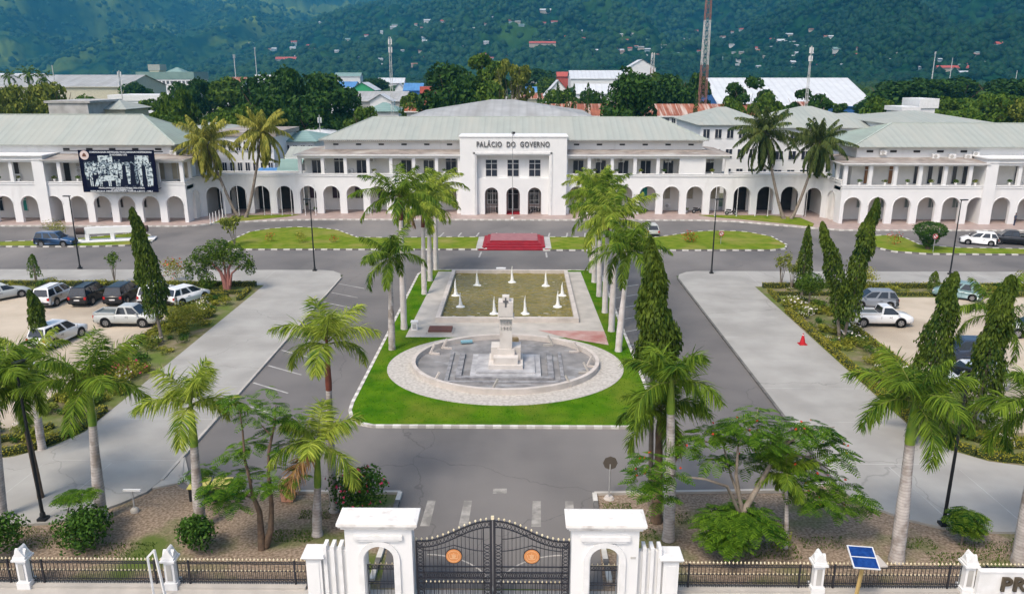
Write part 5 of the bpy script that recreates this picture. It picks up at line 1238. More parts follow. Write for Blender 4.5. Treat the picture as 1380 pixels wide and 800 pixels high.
    for s in (-1, 1):
        for x in (rb+.0, (rb+fb)/2+.05, fb-.05):
            if kind in ('pickup', 'cab') or x > rb: q.box(x-.008, x+.008, s*W/2*.985-.012, s*W/2*.985+.014, c['cl']+.15, c['belt']-.12)
        q.box((rb+fb)/2-.15, (rb+fb)/2-.02, s*(W/2)-.01, s*(W/2)+.016, c['belt']-.22, c['belt']-.18)
    M['door_seam'] = q.mesh('door_seam', blacktrim)
    ty = MB(); ty.disc((0, 0, 0), c['wh'], 'Y', 20, .22); M['_tyre'] = ty.mesh('tyre', rubber)
    ri = MB(); ri.disc((0, 0, 0), c['wh']*.62, 'Y', 14, .235)
    M['_rim'] = ri.mesh('rim', rimm)
    sp_ = MB()
    for k in range(5):
        a = 2*PI*k/5+.3; sp_.add([(math.cos(a-.22)*c['wh']*.25, 0, math.sin(a-.22)*c['wh']*.25), (math.cos(a-.2)*c['wh']*.52, 0, math.sin(a-.2)*c['wh']*.52), (math.cos(a+.2)*c['wh']*.52, 0, math.sin(a+.2)*c['wh']*.52), (math.cos(a+.22)*c['wh']*.25, 0, math.sin(a+.22)*c['wh']*.25)], [(0,1,2,3)])
    sp2 = MB(); sp2.v = [(x, -.121, z) for x, y, z in sp_.v]+[(x, .121, z) for x, y, z in sp_.v]; n = len(sp_.v)
    sp2.f = sp_.f+[[n+i for i in f] for f in sp_.f]; sp2.m = [0]*len(sp2.f); sp2.sm = [False]*len(sp2.f); M['_gap'] = sp2.mesh('rim_gap', blacktrim)
    CARM[key] = M; return M
def car(kind, pmat, loc, ang, label, extra=None, group='parked vehicles', z=0.0):
    c = CARS[kind]; M = car_meshes(kind, pmat)
    t = thing('parked_car' if kind not in ('pickup', 'cab') else 'pickup_truck', (loc[0], loc[1], z), label, 'car' if kind not in ('pickup', 'cab') else 'pickup truck', group, R(ang))
    body = None
    for k, me in M.items():
        if k[0] == '_': continue
        link_mesh(k.split('|')[0], me, t)
    for x in (-c['wb']/2, c['wb']/2):
        for s in (-1, 1):
            wv = link_mesh('wheel', M['_tyre'], t, (x, s*(c['W']/2-.10), c['wh'])); r_ = link_mesh('rim', M['_rim'], wv); link_mesh('rim_gap', M['_gap'], wv)
    if extra == 'spare':
        q = MB(); q.disc((-c['L']/2-.12, 0, .95), .36, 'X', 18, .2); s_ = q.build('spare_wheel', rubber, t); q = MB(); q.disc((-c['L']/2-.2, 0, .95), .24, 'X', 14, .08); q.build('rim', rimm, s_)
        q = MB(); q.box(-.1, .2, -.5, .5, c['roof'], c['roof']+.1); q.build('light_bar', bluepaint, t)
    if extra == 'rails':
        q = MB(); 
        for s in (-1, 1): q.bar((-1.9, s*.58, c['roof']+.05), (.2, s*.58, c['roof']+.05), .05)
        q.build('roof_rail', blacktrim, t)
    return t
pz_ = .107
car('suv', P_white, (-41.6, 69.3), 88, 'white SUV in the left car park, second in the row behind the small column tree', 'rails', z=pz_)
car('suv', P_black, (-38.6, 69.7), 90, 'black SUV with red tail lamps, left of two black ones in the left car park', 'rails', z=pz_)
car('suv', P_black, (-35.6, 69.9), 92, 'black SUV parked between another black one and the white one with a spare wheel', z=pz_)
car('suv', P_white, (-32.6, 70.0), 92, 'white off road car with a spare wheel on its back door', 'spare', z=pz_)
car('hatch', P_white, (-29.6, 69.6), 62, 'white car half hidden behind the tall column tree at the left car park', z=pz_)
car('sedan', P_silver, (G(6, 405)[0]-.3, 70.3), 52, 'silver grey saloon at the far left edge of the left car park', z=pz_)
a_ = G(142, 443); b_ = G(194, 443.5)
car('pickup', P_silver, ((a_[0]+b_[0])/2, a_[1]+.9), -1, 'silver double cab pickup standing across the left car park', z=pz_)
car('suv', P_white, G(12, 520), 75, 'white car under palm fronds at the left edge, nearest to the fence', z=pz_)
car('suv', P_white, (G(86, 462)[0]-.3, G(86, 462)[1]), 80, 'white car mostly hidden behind fronds beside the small column tree', z=pz_)
car('suv', P_blue, (G(63, 336)[0], 94.3), -1, 'dark blue SUV driving past the lawn in front of the left wing', group='vehicles on the palace road')
car('hatch', P_silver, (18.3, 102.0), 90, 'silver car seen from behind near the right median lawn', group='vehicles on the palace road')
car('hatch', P_white, G(1318, 329), 158, 'white people carrier parked in front of the right wing', group='vehicles on the palace road')
car('pickup', P_black, (G(1366, 330)[0], G(1366, 330)[1]+.6), 160, 'black pickup beside the white people carrier at the right edge', group='vehicles on the palace road')
car('hatch', P_grey, (G(1180, 418)[0], 68.6), 176, 'grey hatchback behind the white pickup in the right car park', z=pz_)
a_ = G(1163, 443); b_ = G(1214, 443)
car('cab', P_white, ((a_[0]+b_[0])/2, a_[1]+.9), -2, 'white single cab pickup beside the forked column tree', z=pz_)
car('hatch', P_teal, (G(1292, 404)[0], 71.6), 150, 'pale teal car at the back of the right car park', z=pz_)
car('suv', P_dgrey, (G(1303, 492)[0], 54.6), 178, 'dark blue SUV behind the white one, between the two big column trees', z=pz_)
car('suv', P_white, (G(1312, 530)[0], G(1312, 530)[1]+.9), 179, 'white SUV under the palm crown in the right car park', 'rails', z=pz_)
car('suv', P_silver, (G(1392, 455)[0], 60.2), 165, 'silver car at the right edge of the right car park', z=pz_)
# motorbikes
def motorbike(p, ang, lab):
    t = thing('motorbike', (p[0], p[1], .15), lab, 'motorbike', 'motorbikes by the right arcade', R(ang))
    for x in (-.62, .62):
        q = MB(); q.tube([(x, -.05, .3), (x, .05, .3)], [.3, .3], 14); w_ = q.build('wheel', rubber, t); q = MB(); q.tube([(x, -.06, .3), (x, .06, .3)], [.16, .16], 10); q.build('rim', rimm, w_)
    q = MB(); q.tube([(-.5, 0, .45), (-.1, 0, .42), (.15, 0, .5), (.35, 0, .75)], [.12, .17, .15, .1], 8); q.build('body', P_black, t)
    q = MB(); q.tube([(-.75, 0, .78), (-.3, 0, .74), (0, 0, .72)], [.09, .12, .09], 8); q.build('seat', blacktrim, t)
    q = MB(); q.tube([(.62, 0, .3), (.42, 0, .95)], .04, 6); q.tube([(.4, -.33, 1.0), (.42, 0, .95), (.4, .33, 1.0)], .025, 6); q.build('handlebar', steel, t)
    return t
motorbike(G(940, 288.5), 10, 'dark motorbike leaning at the right arcade near the white wall unit'); motorbike(G(985, 291), -12, 'black motorbike under the first flagpole of the right crescent lawn'); motorbike((3.3, 118.4), 25, 'dark motorbike inside the right arch of the portal'); motorbike((-2.5, 118.4), 100, 'dark motorbike inside the left arch of the portal')
# ================================================================ lamps, signs, bins, cone, white gun monument, person
def lamp(p, h, ang, lab):
    t = thing('street_lamp', (p[0], p[1], .12), lab, 'street lamp', 'black street lamps')
    MB().tube([(0,0,0),(0,0,h*.5),(0,0,h)], [.085, .07, .05], 8).build('pole', polemat, t)
    q = MB(); q.box(-.2,.2,-.2,.2,0,.12); q.lathe([(.14,.1),(.12,.35),(.09,.4)], 8); q.build('base', polemat, t)
    q = MB(); q.obox((math.cos(ang)*.3, math.sin(ang)*.3, h+.02), .75, .28, .10, ang); q.build('lamp_head', polemat, t)
    return t
lamp((-46.4, 82.1), 7.8, PI*.95, 'black street lamp on the left pavement strip near the blue SUV'); lamp((-20.8, 81.4), 7.6, PI*.95, 'black street lamp at the rounded corner of the left concrete apron')
lamp((21.3, 80.7), 7.8, .2, 'black street lamp at the rounded corner of the right concrete apron'); lamp((46.2, 80.5), 7.8, .1, 'black street lamp on the right pavement strip by the green topiary')
lamp((-21.3, 32.6), 7.8, 1.2, 'black street lamp near the left fence, rising through palm fronds'); lamp((20.9, 32.6), 7.7, 2.4, 'black street lamp near the right fence with its head before the column tree')
def sign(p, h, lab, r=.32, face=None, z=.14, ring_=None):
    t = thing('road_sign', (p[0], p[1], z), lab, 'road sign', None)
    MB().tube([(0,0,0),(0,0,h)], .035, 6).build('post', steel, t)
    q = MB(); q.disc((0, -.06, h), r, 'Y', 20, .03); f_ = q.build('sign_face', face or frame_w, t)
    if ring_:
        q = MB()
        for i in range(18):
            a0, a1 = 2*PI*i/18, 2*PI*(i+1)/18; q.bar((r*.85*math.cos(a0), -.09, h+r*.85*math.sin(a0)), (r*.85*math.cos(a1), -.09, h+r*.85*math.sin(a1)), .07)
        q.bar((-r*.55, -.09, h+r*.55), (r*.55, -.09, h-r*.55), .07); q.build('red_ring', ring_, f_)
    return t
sign(G(1257, 341), 1.9, 'round red and white no parking sign beside the green topiary', ring_=lampred); sign(G(971, 330), 1.3, 'round red and white no entry sign on the right median lawn', ring_=lampred)
sg = thing('stop_sign', (5.6, 35.0, 0), 'dark round road sign seen from behind at the right kerb corner', 'road sign'); MB().tube([(0,0,0),(0,0,1.9)], .04, 6).build('post', steel, sg)
q = MB(); q.disc((0, 0, 1.95), .36, 'Y', 8, .03); q.build('sign_back', pm_get('dark_sign_back', (0.10, 0.085, 0.07)), sg); q = MB(); q.box(-.3,.3,.02,.05,1.92,1.98); q.build('bracket', conc2, sg); q = MB(); q.lathe([(.28,0),(.2,.12)], 8); q.build('foot', stone, sg)
ts = thing('t_shaped_sign', (-17.4, 33.5, 0), 'small white T shaped post on a stone foot beside the left apron', 'post'); MB().tube([(0,0,0),(0,0,1.15)], .04, 6).build('post', steel, ts); q = MB(); q.obox((0,0,1.17), .85,.1,.09); q.build('cross_arm', white2, ts); q = MB(); q.lathe([(.2,0),(.2,.15),(.1,.24)], 9); q.build('stone_foot', conc2, ts)
bn = thing('rubbish_bin', (-10.3, 34.7, 0), 'pinkish wheeled rubbish bin at the kerb behind the trees', 'bin')
q = MB(); q.add([(-.27,-.3,.05),(.27,-.3,.05),(.27,.25,.05),(-.27,.25,.05),(-.33,-.4,1.0),(.33,-.4,1.0),(.33,.33,1.0),(-.33,.33,1.0)], [(0,3,2,1),(0,1,5,4),(1,2,6,5),(2,3,7,6),(3,0,4,7),(4,5,6,7)]); q.build('bin_body', pm_get('salmon_plastic', (0.62, 0.32, 0.22)), bn)
q = MB(); q.box(-.36,.36,-.45,.37,1.0,1.08); q.build('lid', pm_get('pale_salmon', (0.66, 0.47, 0.40)), bn)
for s in (-1, 1): q = MB(); q.disc((s*.26, .3, .1), .1, 'X', 10, .06); q.build('wheel', rubber, bn)
yb = thing('yellow_lid_bins', (-14.2, 34.9, 0), 'low pair of black bins with yellow lids beside the palm trunk', 'bins')
q = MB(); q.box(-.95,-.1,-.45,.4,0,.7); q.box(.1,.95,-.45,.4,0,.7); q.build('bin_body', blacktrim, yb); q = MB(); q.add([(-1,-.5,.70),(-.06,-.5,.70),(-.06,.45,.82),(-1,.45,.82),(-1,-.5,.75),(-.06,-.5,.75),(-.06,.45,.87),(-1,.45,.87)], [(0,3,2,1),(4,5,6,7),(0,1,5,4),(1,2,6,5),(2,3,7,6),(3,0,4,7)]); q.build('lid', pm_get('yellow_plastic', (0.62, 0.55, 0.16)), yb)
q = MB(); q.add([(.06,-.5,.70),(1,-.5,.70),(1,.45,.82),(.06,.45,.82),(.06,-.5,.75),(1,-.5,.75),(1,.45,.87),(.06,.45,.87)], [(0,3,2,1),(4,5,6,7),(0,1,5,4),(1,2,6,5),(2,3,7,6),(3,0,4,7)]); q.build('lid', MATS['yellow_plastic'], yb)
tc = thing('traffic_cone', (23.1, 58.1, .12), 'red traffic cone on the right concrete apron beside the hedge', 'traffic cone')
q = MB(); q.lathe([(.26,.04),(.22,.1),(.05,.85),(.03,.88)], 12); q.build('cone', pm_get('cone_red', (0.42, 0.012, 0.02)), tc); q = MB(); q.box(-.3,.3,-.3,.3,0,.05); q.build('foot', MATS['cone_red'], tc); q = MB(); q.lathe([(.075,.70),(.06,.80)], 12); q.v = [(x*1.1, y*1.1, z) for x, y, z in q.v]; q.build('band', white2, tc)
hm = thing('white_monument', (G(153, 325)[0], G(153, 325)[1], .14), 'long white raised bar monument with dark ends on a white slab', 'monument', rz=R(14))
q = MB(); q.box(-5.2, 5.0, -1.0, .9, 0, .12); q.build('slab', white2, hm); q = MB(); q.box(-3.1, 3.2, -.28, .28, .95, 1.75); q.build('bar', white, hm)
for x in (-2.9, .0, 2.9): q = MB(); q.box(x-.22, x+.22, -.25, .25, .12, .95); q.build('leg', white, hm)
for x in (-3.6, 3.7): q = MB(); q.tube([(x-.5, 0, 1.3), (x+.5, 0, 1.3)], [.42, .42], 10); q.build('dark_end', pm_get('dark_brown_end', (0.06, 0.04, 0.035)), hm)
# person
def person(p, h, top, legs, lab, ang=0, z=.15):
    t = thing('person', (p[0], p[1], z), lab, 'person', None, R(ang))
    me = bpy.data.meshes.new('body'); k = h/1.75
    J = [((0,0,.95),.15),((0,0,1.2),.14),((0,0,1.42),.15),((0,0,1.53),.06),((0,0.01,1.60),.075),((0,.01,1.70),.085),((.11,0,.9),.10),((.12,.03,.5),.07),((.13,-.02,.08),.05),((.13,.12,.03),.045),((-.11,0,.9),.10),((-.13,-.08,.5),.07),((-.14,-.14,.08),.05),((-.14,0,.03),.045),((.21,0,1.40),.06),((.26,.02,1.12),.045),((.25,.12,.88),.035),((.25,.16,.80),.035),((-.21,0,1.40),.06),((-.26,-.03,1.12),.045),((-.26,.02,.86),.035),((-.26,.04,.78),.035)]
    E_ = [(0,1),(1,2),(2,3),(3,4),(4,5),(0,6),(6,7),(7,8),(8,9),(0,10),(10,11),(11,12),(12,13),(2,14),(14,15),(15,16),(16,17),(2,18),(18,19),(19,20),(20,21)]
    me.from_pydata([tuple(c*k for c in j[0]) for j in J], E_, []); o = bpy.data.objects.new('body', me); COL.link(o)
    m = o.modifiers.new('s', 'SKIN')
    for i, j in enumerate(J): me.skin_vertices[0].data[i].radius = (j[1]*k, j[1]*k)
    me.skin_vertices[0].data[0].use_root = True
    m2 = o.modifiers.new('u', 'SUBSURF'); m2.levels = 1; m2.render_levels = 1
    bpy.context.view_layer.update()
    mm = bpy.data.meshes.new_from_object(o.evaluated_get(bpy.context.evaluated_depsgraph_get())); bpy.data.objects.remove(o)
    mm.materials.clear(); [mm.materials.append(x) for x in (legs, top, pm_get('skin', (0.18, 0.09, 0.055)))]
    for f in mm.polygons:
        z_ = f.center.z/k; x_ = abs(f.center.x)/k; f.use_smooth = True
        f.material_index = 2 if z_ > 1.5 or (x_ > .2 and z_ < 1.15 and z_ > .6) else (1 if z_ > .93 else 0)
    link_mesh('body', mm, t)
    q = MB(); q.lathe([(.092*k,0),(.098*k,.05*k),(.075*k,.11*k),(.02,.13*k)], 10, (0, 0, 1.69*k)); q.build('hair', blacktrim, t); return t
person((G(1375, 308)[0], 108.2), 1.72, P_dgrey, pm_get('navy_trousers', (0.02, 0.03, 0.08)), 'person in dark blue clothes walking at the foot of the right wing', 200)
# ================================================================ palms and planting
# central avenue: left row
avL = [((-8.6,56.5),5.5,7.6,2.9,'royal palm nearest the fence in the left avenue row, low crown',11,(0.15,0),trunkw,shaft,L_palm,0),
       ((-8.4,61.5),9.2,11.3,3.6,'tallest royal palm of the left avenue row with a brown crownshaft',12,(.1,0),trunklime,shaftr,L_palm,0),
       ((-8.0,72.2),6.6,8.9,3.2,'third royal palm of the left avenue row, limed trunk',3,(.1,0),trunklime,shaftr,L_palmy,0),
       ((-8.0,77.2),6.5,8.8,3.1,'fourth royal palm of the left avenue row counted from the fence',14,(.1,0),trunklime,shaft,L_palmy,1),
       ((-7.9,81.9),7.0,9.2,3.2,'royal palm at the far end of the left avenue row',15,(.2,0),trunklime,shaft,L_palmy,0)]
for (b, hs, hc, L, lab, sd_, ln, tm, sm_, lm, dd) in avL:
    royal_palm(b, hs, hc, L*1.1, lab, 'royal palms along the avenue', ln, sd_, 15 if L > 3 else 11, 70, .85, .24, tm, sm_, lm, dd, leafW=.07, bulge=1.2)
avR = [((8.6,56.3),5.8,8.2,3.3,'royal palm nearest the fence in the right avenue row, green crownshaft',21,(.5,0),trunklime,shaft,L_palm,0),
       ((8.6,61.1),7.4,9.6,3.5,'second royal palm of the right avenue row, slim limed trunk',22,(.1,0),trunklime,shaft,L_palmy,0),
       ((8.6,66.3),6.9,9.2,3.4,'third royal palm of the right avenue row counted from the fence',23,(0,0),trunklime,shaftr,L_palm,0),
       ((8.6,71.6),7.6,9.9,3.3,'fourth royal palm of the right avenue row counted from the fence',24,(-.2,0),trunklime,shaft,L_palm,0),
       ((8.6,76.8),7.4,9.6,3.2,'fifth royal palm of the right avenue row counted from the fence',25,(-.2,0),trunklime,shaft,L_palmy,0),
       ((8.7,80.8),7.0,9.4,3.2,'royal palm at the far end of the right avenue row',26,(-.2,0),trunklime,shaft,L_palmy,0)]
for (b, hs, hc, L, lab, sd_, ln, tm, sm_, lm, dd) in avR:
    royal_palm(b, hs, hc, L*1.08, lab, 'royal palms along the avenue', ln, sd_, 15, 70, .85, .24, tm, sm_, lm, dd, leafW=.07, bulge=1.2)
# foreground palms: base, trunk top z, crown z, frond length, label, seed, lean, options
def near(b, px, pyt, pyc, L, lab, seed, **k):
    Y = b[1]; hs = H_at(px, pyt, Y); xc, hc = GY(px, pyc, Y)
    k.setdefault('hang', .26); return royal_palm(b, hs, hc, L*1.03, lab, 'royal palms near the fence', (xc-b[0], 0), seed, k.pop('nf', 11), 92, k.pop('ll', .9), k.pop('r', .25), k.pop('tm', trunkw), k.pop('sm', shaft), k.pop('lm', L_palm), k.pop('dead', 0), leafW=.048, **k)
near((-18.7, 32.9), 118, 572, 505, 2.9, 'leaning royal palm with pale trunk at the left, just right of the lamp', 31, e_lo=-.1, droop=(1.0, 1.5))
near((-13.7, 32.2), 256, 600, 535, 2.5, 'royal palm with yellow green crownshaft beside the yellow lidded bins', 32, lm=L_palmy, nf=9, e_lo=.1, droop=(1.2, 1.7))
near((-8.1, 31.6), 428, 655, 590, 2.5, 'short royal palm with a dry orange frond directly left of the gate pier', 33, lm=L_palmy, dead=1, nf=10, e_lo=-.15, r=.22)
near((-7.8, 33.6), 440, 525, 452, 2.4, 'taller royal palm with brown red crownshaft behind the short one left of the gate', 34, sm=shaftr, lm=L_palmy, nf=9, e_lo=.05, droop=(1.3, 1.8), r=.2)
near((7.9, 31.4), 905, 556, 503, 2.3, 'royal palm with straight pale trunk directly right of the gate pier', 35, lm=L_palm, nf=11, e_lo=-.2)
near((7.6, 32.9), 890, 590, 545, 2.2, 'dark shaggy royal palm behind the straight one right of the gate', 36, tm=trunkb, sm=trunkb, dead=1, nf=12, e_lo=-.6, r=.24)
near((17.5, 29.9), 1234, 597, 530, 2.7, 'stout royal palm with swollen bluish trunk right of the solar panel', 37, nf=12, r=.28, e_lo=-.2, lm=L_palm, droop=(1.4, 2.0))
near((22.7, 29.8), 1405, 600, 545, 2.9, 'royal palm at the right edge with only its trunk foot and fronds in view', 38, nf=12, r=.28)
near((13.0, 30.8), 1060, 655, 628, 1.3, 'small slender palm with white trunk under the flowering tree', 39, nf=9, r=.10, ll=.5)
near((-23.4, 32.8), -10, 560, 505, 2.9, 'royal palm at the left edge with pale trunk cut by the frame', 40, nf=12)

royal_palm((-25.6, 39.8), 3.9, 5.4, 2.9, 'royal palm in the left garden corner, its crown spread over the parked white car', 'royal palms near the fence', (0.2, 0), 42, 12, 66, .8, .2, trunkw, shaft, L_palmy, 0, leafW=.055)
royal_palm((-22.6, 34.6), 5.2, 6.2, 2.5, 'royal palm behind the left lamp with dark hanging fronds', 'royal palms near the fence', (-.2, 0), 43, 11, 66, .8, .14, trunkb, shaft, L_palm, 0, leafW=.055)
royal_palm((30.0, 46.0), 5.0, 6.6, 3.2, 'royal palm with dark crown between the two big column trees at the right', 'royal palms near the fence', (0, 0), 44, 11, 66, .8, .17, trunkg, shaft, L_palm, 0, leafW=.055)
royal_palm((24.6, 41.6), 1.6, 2.6, 2.3, 'short young palm with a greyish crown behind the near right lamp pole', 'royal palms near the fence', (-.3, 0), 45, 10, 60, .8, .12, trunkg, shaft, L_cocod, 0, leafW=.055)
# coconut palms
def coco(b, px, py, L, lab, seed, lm, nf=44):
    Y = 114.0; xc, zc = GY(px, py, Y)
    t = thing('coconut_palm', (b[0], b[1], .15), lab, 'palm tree', 'coconut palms by the curved arcades')
    dx = xc-b[0]; n = 12
    MB().tube([(dx*(k/n)**.8, (Y-b[1])*k/n, (zc-.3)*k/n) for k in range(n+1)], [.24-.10*k/n+(.08 if k == 0 else 0) for k in range(n+1)], 9).build('trunk', trunkg, t)
    palm_crown(seed, (dx, Y-b[1], zc-.3), nf, L, 1.0, 58, .11, [lm, L_dead], t, 0, e_hi=1.4, e_lo=-1.3, droop=(0.9, 1.7), plum=.18, hang=.7)
    rg = np.random.default_rng(seed); q = MB()
    for i in range(9):
        a = rg.random()*6.28; q.lathe([(.02,-.16),(.13,-.06),(.13,.06),(.03,.15)], 7, (dx+.32*math.cos(a), Y-b[1]+.32*math.sin(a), zc-.75-.2*rg.random()))
    q.build('coconuts', pm_get('coconut_husk', (0.22, 0.17, 0.05)), t)
coco((-40.0, 113.4), 277, 188, 5.4, 'bushy coconut palm leaning left in front of the left curved arcade', 51, L_coco)
coco((-39.0, 113.4), 353, 174, 5.0, 'slimmer coconut palm leaning right in front of the left curved arcade', 52, L_coco, 36)
coco((39.3, 113.0), 1031, 175, 5.6, 'coconut palm leaning left on the right crescent lawn', 53, L_cocod)
coco((40.3, 113.0), 1106, 188, 5.0, 'coconut palm leaning right on the right crescent lawn', 54, L_cocod, 38)
# column trees
def colt(px, pyb, pyt, wpx, lab, seed, n, z0=.8, dx=0, **k):
    b = G(px, pyb); h = H_at(px+dx, pyt, b[1]); sc = FPX/math.hypot(b[0], b[1], CH)
    k['r_top'] = k.get('r_top', .15)*.6; return column_tree(b, h, wpx/2/sc*.62, lab, (dx/sc, 0), seed, n, z0, **k)
colt(219, 462, 281, 44, 'tall column tree with drooping leaves before the white cars at the left', 61, 6500, 2.3, dx=-16, r_top=.2)
colt(62, 470, 392, 30, 'small column tree beside the left car park, in front of the white SUV', 62, 2200, .4, dx=-8)
_b = (7.55, 34.3)
column_tree(_b, H_at(877, 322, 34.3), .80, 'thick tall column tree rising behind the palms right of the gate', (GY(877, 322, 34.3)[0]-7.55, 0), 63, 9500, H_at(880, 500, 34.3), .16, .30, tp=.5)
column_tree((7.75, 34.6), H_at(903, 418, 34.6), .33, 'small leafy column leaning against the thick tall column tree', (GY(903, 418, 34.6)[0]-7.75, 0), 64, 1100, H_at(902, 520, 34.6), .1, .26)
colt(1080, 400, 305, 26, 'slim column tree behind the small round topiary at the right', 65, 2400, 1.0, r_top=.15)
colt(1136, 462, 268, 40, 'forked column tree, its straight right stem', 66, 5200, 2.0, dx=20, r_top=.22)
colt(1132, 461, 300, 34, 'forked column tree, its left stem leaning far to the left', 67, 3800, 2.0, dx=-38, r_top=.45)
colt(1240, 565, 368, 66, 'big dark column tree at the right, left of the pair', 68, 7500, .3, dx=14, r_top=.16, leaf=.3)
colt(1310, 575, 372, 66, 'big dark column tree at the right, right of the pair', 69, 7500, .3, dx=14, r_top=.2, leaf=.3)
for i, (px, pyb, pyt, w_, lab) in enumerate([(49,380,343,13,'tiny column sapling at the left pavement strip, leftmost'),(190,384,356,12,'tiny column sapling at the left pavement strip beside the tall column tree'),(1257,396,366,16,'small column shrub in the back hedge of the right car park')]):
    colt(px, pyb, pyt, w_*1.5, lab, 75+i, 700, .5, leaf=.24, lm=L_mid if i in (0, 1) else L_ash)
# feathery flowering trees near the fence
def leafy(b, segs, blobs, lab, seed, n, leaf, lm, bark=None):
    rng = np.random.default_rng(seed); t = thing('garden_tree', (b[0], b[1], 0.05), lab, 'tree', 'garden trees'); q = MB()
    for s in segs:
        pts = s[1]; m = len(pts); q.tube(pts, [s[0]*(1-.7*i/(m-1)) for i in range(m)], 8)
    q.build('trunk', bark or trunkg, t); V, F = blob_leaves(blobs, n, leaf, rng, .45, up=.2, shell=.45, droop=.35); link_mesh('crown', np_mesh('crown', V, F, lm), t); return t
def flam(b, segs, clumps, lab, seed, nleaf, r0=.16, leaf=.42, fl=0, lm=None, group='feathery trees near the fence', bark=None):
    """segs: limb polylines [(x,y,z)...]; clumps: (x,y,z,rx,ry,rz) flat leaf pads"""
    rng = np.random.default_rng(seed)
    t = thing('feathery_tree', (b[0], b[1], 0), lab, 'tree', group)
    q = MB()
    for s in segs:
        pts = s[1]; n = len(pts); q.tube(pts, [s[0]*(1-.75*i/(n-1)) for i in range(n)], 8)
    q.build('trunk', bark or trunkg, t)
    C = np.array(clumps); wg_ = C[:, 3]*C[:, 4]; wg_ = wg_/wg_.sum(); ns = nleaf
    idx = rng.choice(len(C), ns, p=wg_)
    d = rng.normal(size=(ns, 3)); d /= np.linalg.norm(d, axis=1, keepdims=True); rr = rng.random(ns)**.45
    P0 = C[idx, :3]+d*rr[:, None]*C[idx, 3:]
    # each spray: a stem with paired leaflets in a drooping plane
    az = np.arctan2(d[:, 1], d[:, 0])+rng.normal(size=ns)*.5
    k = 7; Vs = []; 
    L = leaf*(.7+.6*rng.random(ns))
    for j in range(k):
        tt = (j+.6)/k
        c = P0+np.stack([np.cos(az)*L*tt*1.1, np.sin(az)*L*tt*1.1, (-.55*tt*tt+.12*tt)*L], 1)
        for sg in (1, -1):
            dr = np.stack([np.cos(az+sg*1.15), np.sin(az+sg*1.15), -.25+0*az], 1)
            ll = L*.42*math.sin(PI*(.2+.7*tt)); ctr = c+dr*(ll/2)[:, None]
            wv = np.stack([np.cos(az), np.sin(az), -.3*tt+0*az], 1)*(L*.06)[:, None]
            e = dr*(ll/2)[:, None]
            Vs.append(np.stack([ctr-e-wv*.6, ctr-e+wv*.6, ctr+e+wv, ctr+e-wv], 1))
    V = np.stack(Vs, 1).reshape(-1, 3); F = np.arange(len(V)).reshape(-1, 4)
    link_mesh('crown', np_mesh('crown', V, F, lm or L_flam), t)
    if fl:
        i2 = rng.choice(len(C), fl, p=wg_); d = rng.normal(size=(fl, 3)); d[:, 2] = abs(d[:, 2])+.5; d /= np.linalg.norm(d, axis=1, keepdims=True)
        V, F = leaf_quads(C[i2, :3]+d*C[i2, 3:]*1.0, rng.normal(size=(fl, 3)), np.full(fl, .13), np.full(fl, .12), rng)
        tag(link_mesh('flowers', np_mesh('flowers', V, F, flowero), t), kind='stuff')
    return t
def rel(b, px, py, Y): x, z = GY(px, py, Y); return (x-b[0], Y-b[1], z)
# big right tree: trunk foot px (988,752)
b = (10.5, 30.3)
def RR(px, py, dy=0): return rel(b, px, py, b[1]+dy)
segs = [(.26, [(0,0,-.1), RR(990,735), RR(1000,690,.2)]), (.15, [RR(1000,692,.2), RR(1025,650,.4), RR(1050,605,.7), RR(1062,590,.8)]), (.10, [RR(1000,690,.2), RR(992,640,.3), RR(995,600,.3), RR(1012,570,.4)]),
        (.08, [RR(996,690,.2), RR(980,655,-.2), RR(950,645,-.5), RR(905,640,-.8), RR(870,630,-1)]), (.07, [RR(1000,680,.2), RR(985,640,1), RR(975,600,1.2), RR(960,575,1.3)]), (.08, [RR(1045,612,.7), RR(1090,615,.9), RR(1130,640,1)]), (.06, [RR(1055,600,.7), RR(1090,580,.9), RR(1125,575,1)]),
        (.05, [RR(970,600,1.2), RR(935,590,1.0), RR(915,600,.8)]), (.04, [RR(1010,575,.4), RR(1020,560,.4), RR(1022,548,.4)])]
cl = []
for (px, py, dy, rx, rz) in [(1050,598,.8,.7,.3),(1075,585,.5,.6,.3),(1068,572,1.2,.6,.25),(1095,578,1.0,.7,.3),(1112,590,1.3,.6,.25),(1125,605,1,.7,.3),(1138,620,.8,.5,.3),(1032,592,.4,.7,.3),(1040,570,.9,.5,.25),(1005,575,.3,.8,.3),(1022,558,.4,.6,.3),(975,580,1.2,.8,.3),(950,585,1,.7,.25),(925,600,.8,.5,.2),(1080,628,.5,.6,.3),(1100,638,.6,.7,.35),(1122,648,.9,.6,.35),(1142,662,.7,.6,.35),(1160,678,1,.5,.3),(1085,655,.8,.5,.3),(1060,615,1.6,.7,.35),(1035,618,1.7,.7,.35),(875,620,-1,.6,.3),(868,645,-1,.7,.4),(885,665,-.8,.6,.3),(905,635,-.6,.5,.25),(1095,668,.4,.9,.35),(1120,680,.6,.7,.3),(960,620,.4,.6,.25),(1000,620,1.5,.7,.35)]:
    p = RR(px, py, dy); cl.append((p[0], p[1], p[2], rx, rx, rz))
flam(b, segs, cl, 'large spreading feathery tree with red flowers right of the gate', 81, 950, fl=60, leaf=.5, bark=trunkg)
b2 = (10.2, 30.0)
def RR(px, py, dy=0): return rel(b2, px, py, b2[1]+dy)
cl = [(*RR(px, py, dy), r_, r_, rz) for (px, py, dy, r_, rz) in [(990,705,0,.95,.4),(965,695,.2,.7,.35),(1020,700,.2,.8,.35),(985,725,-.3,.7,.3),(1000,690,.4,.8,.4),(960,718,0,.5,.3),(1035,712,-.1,.5,.25)]]
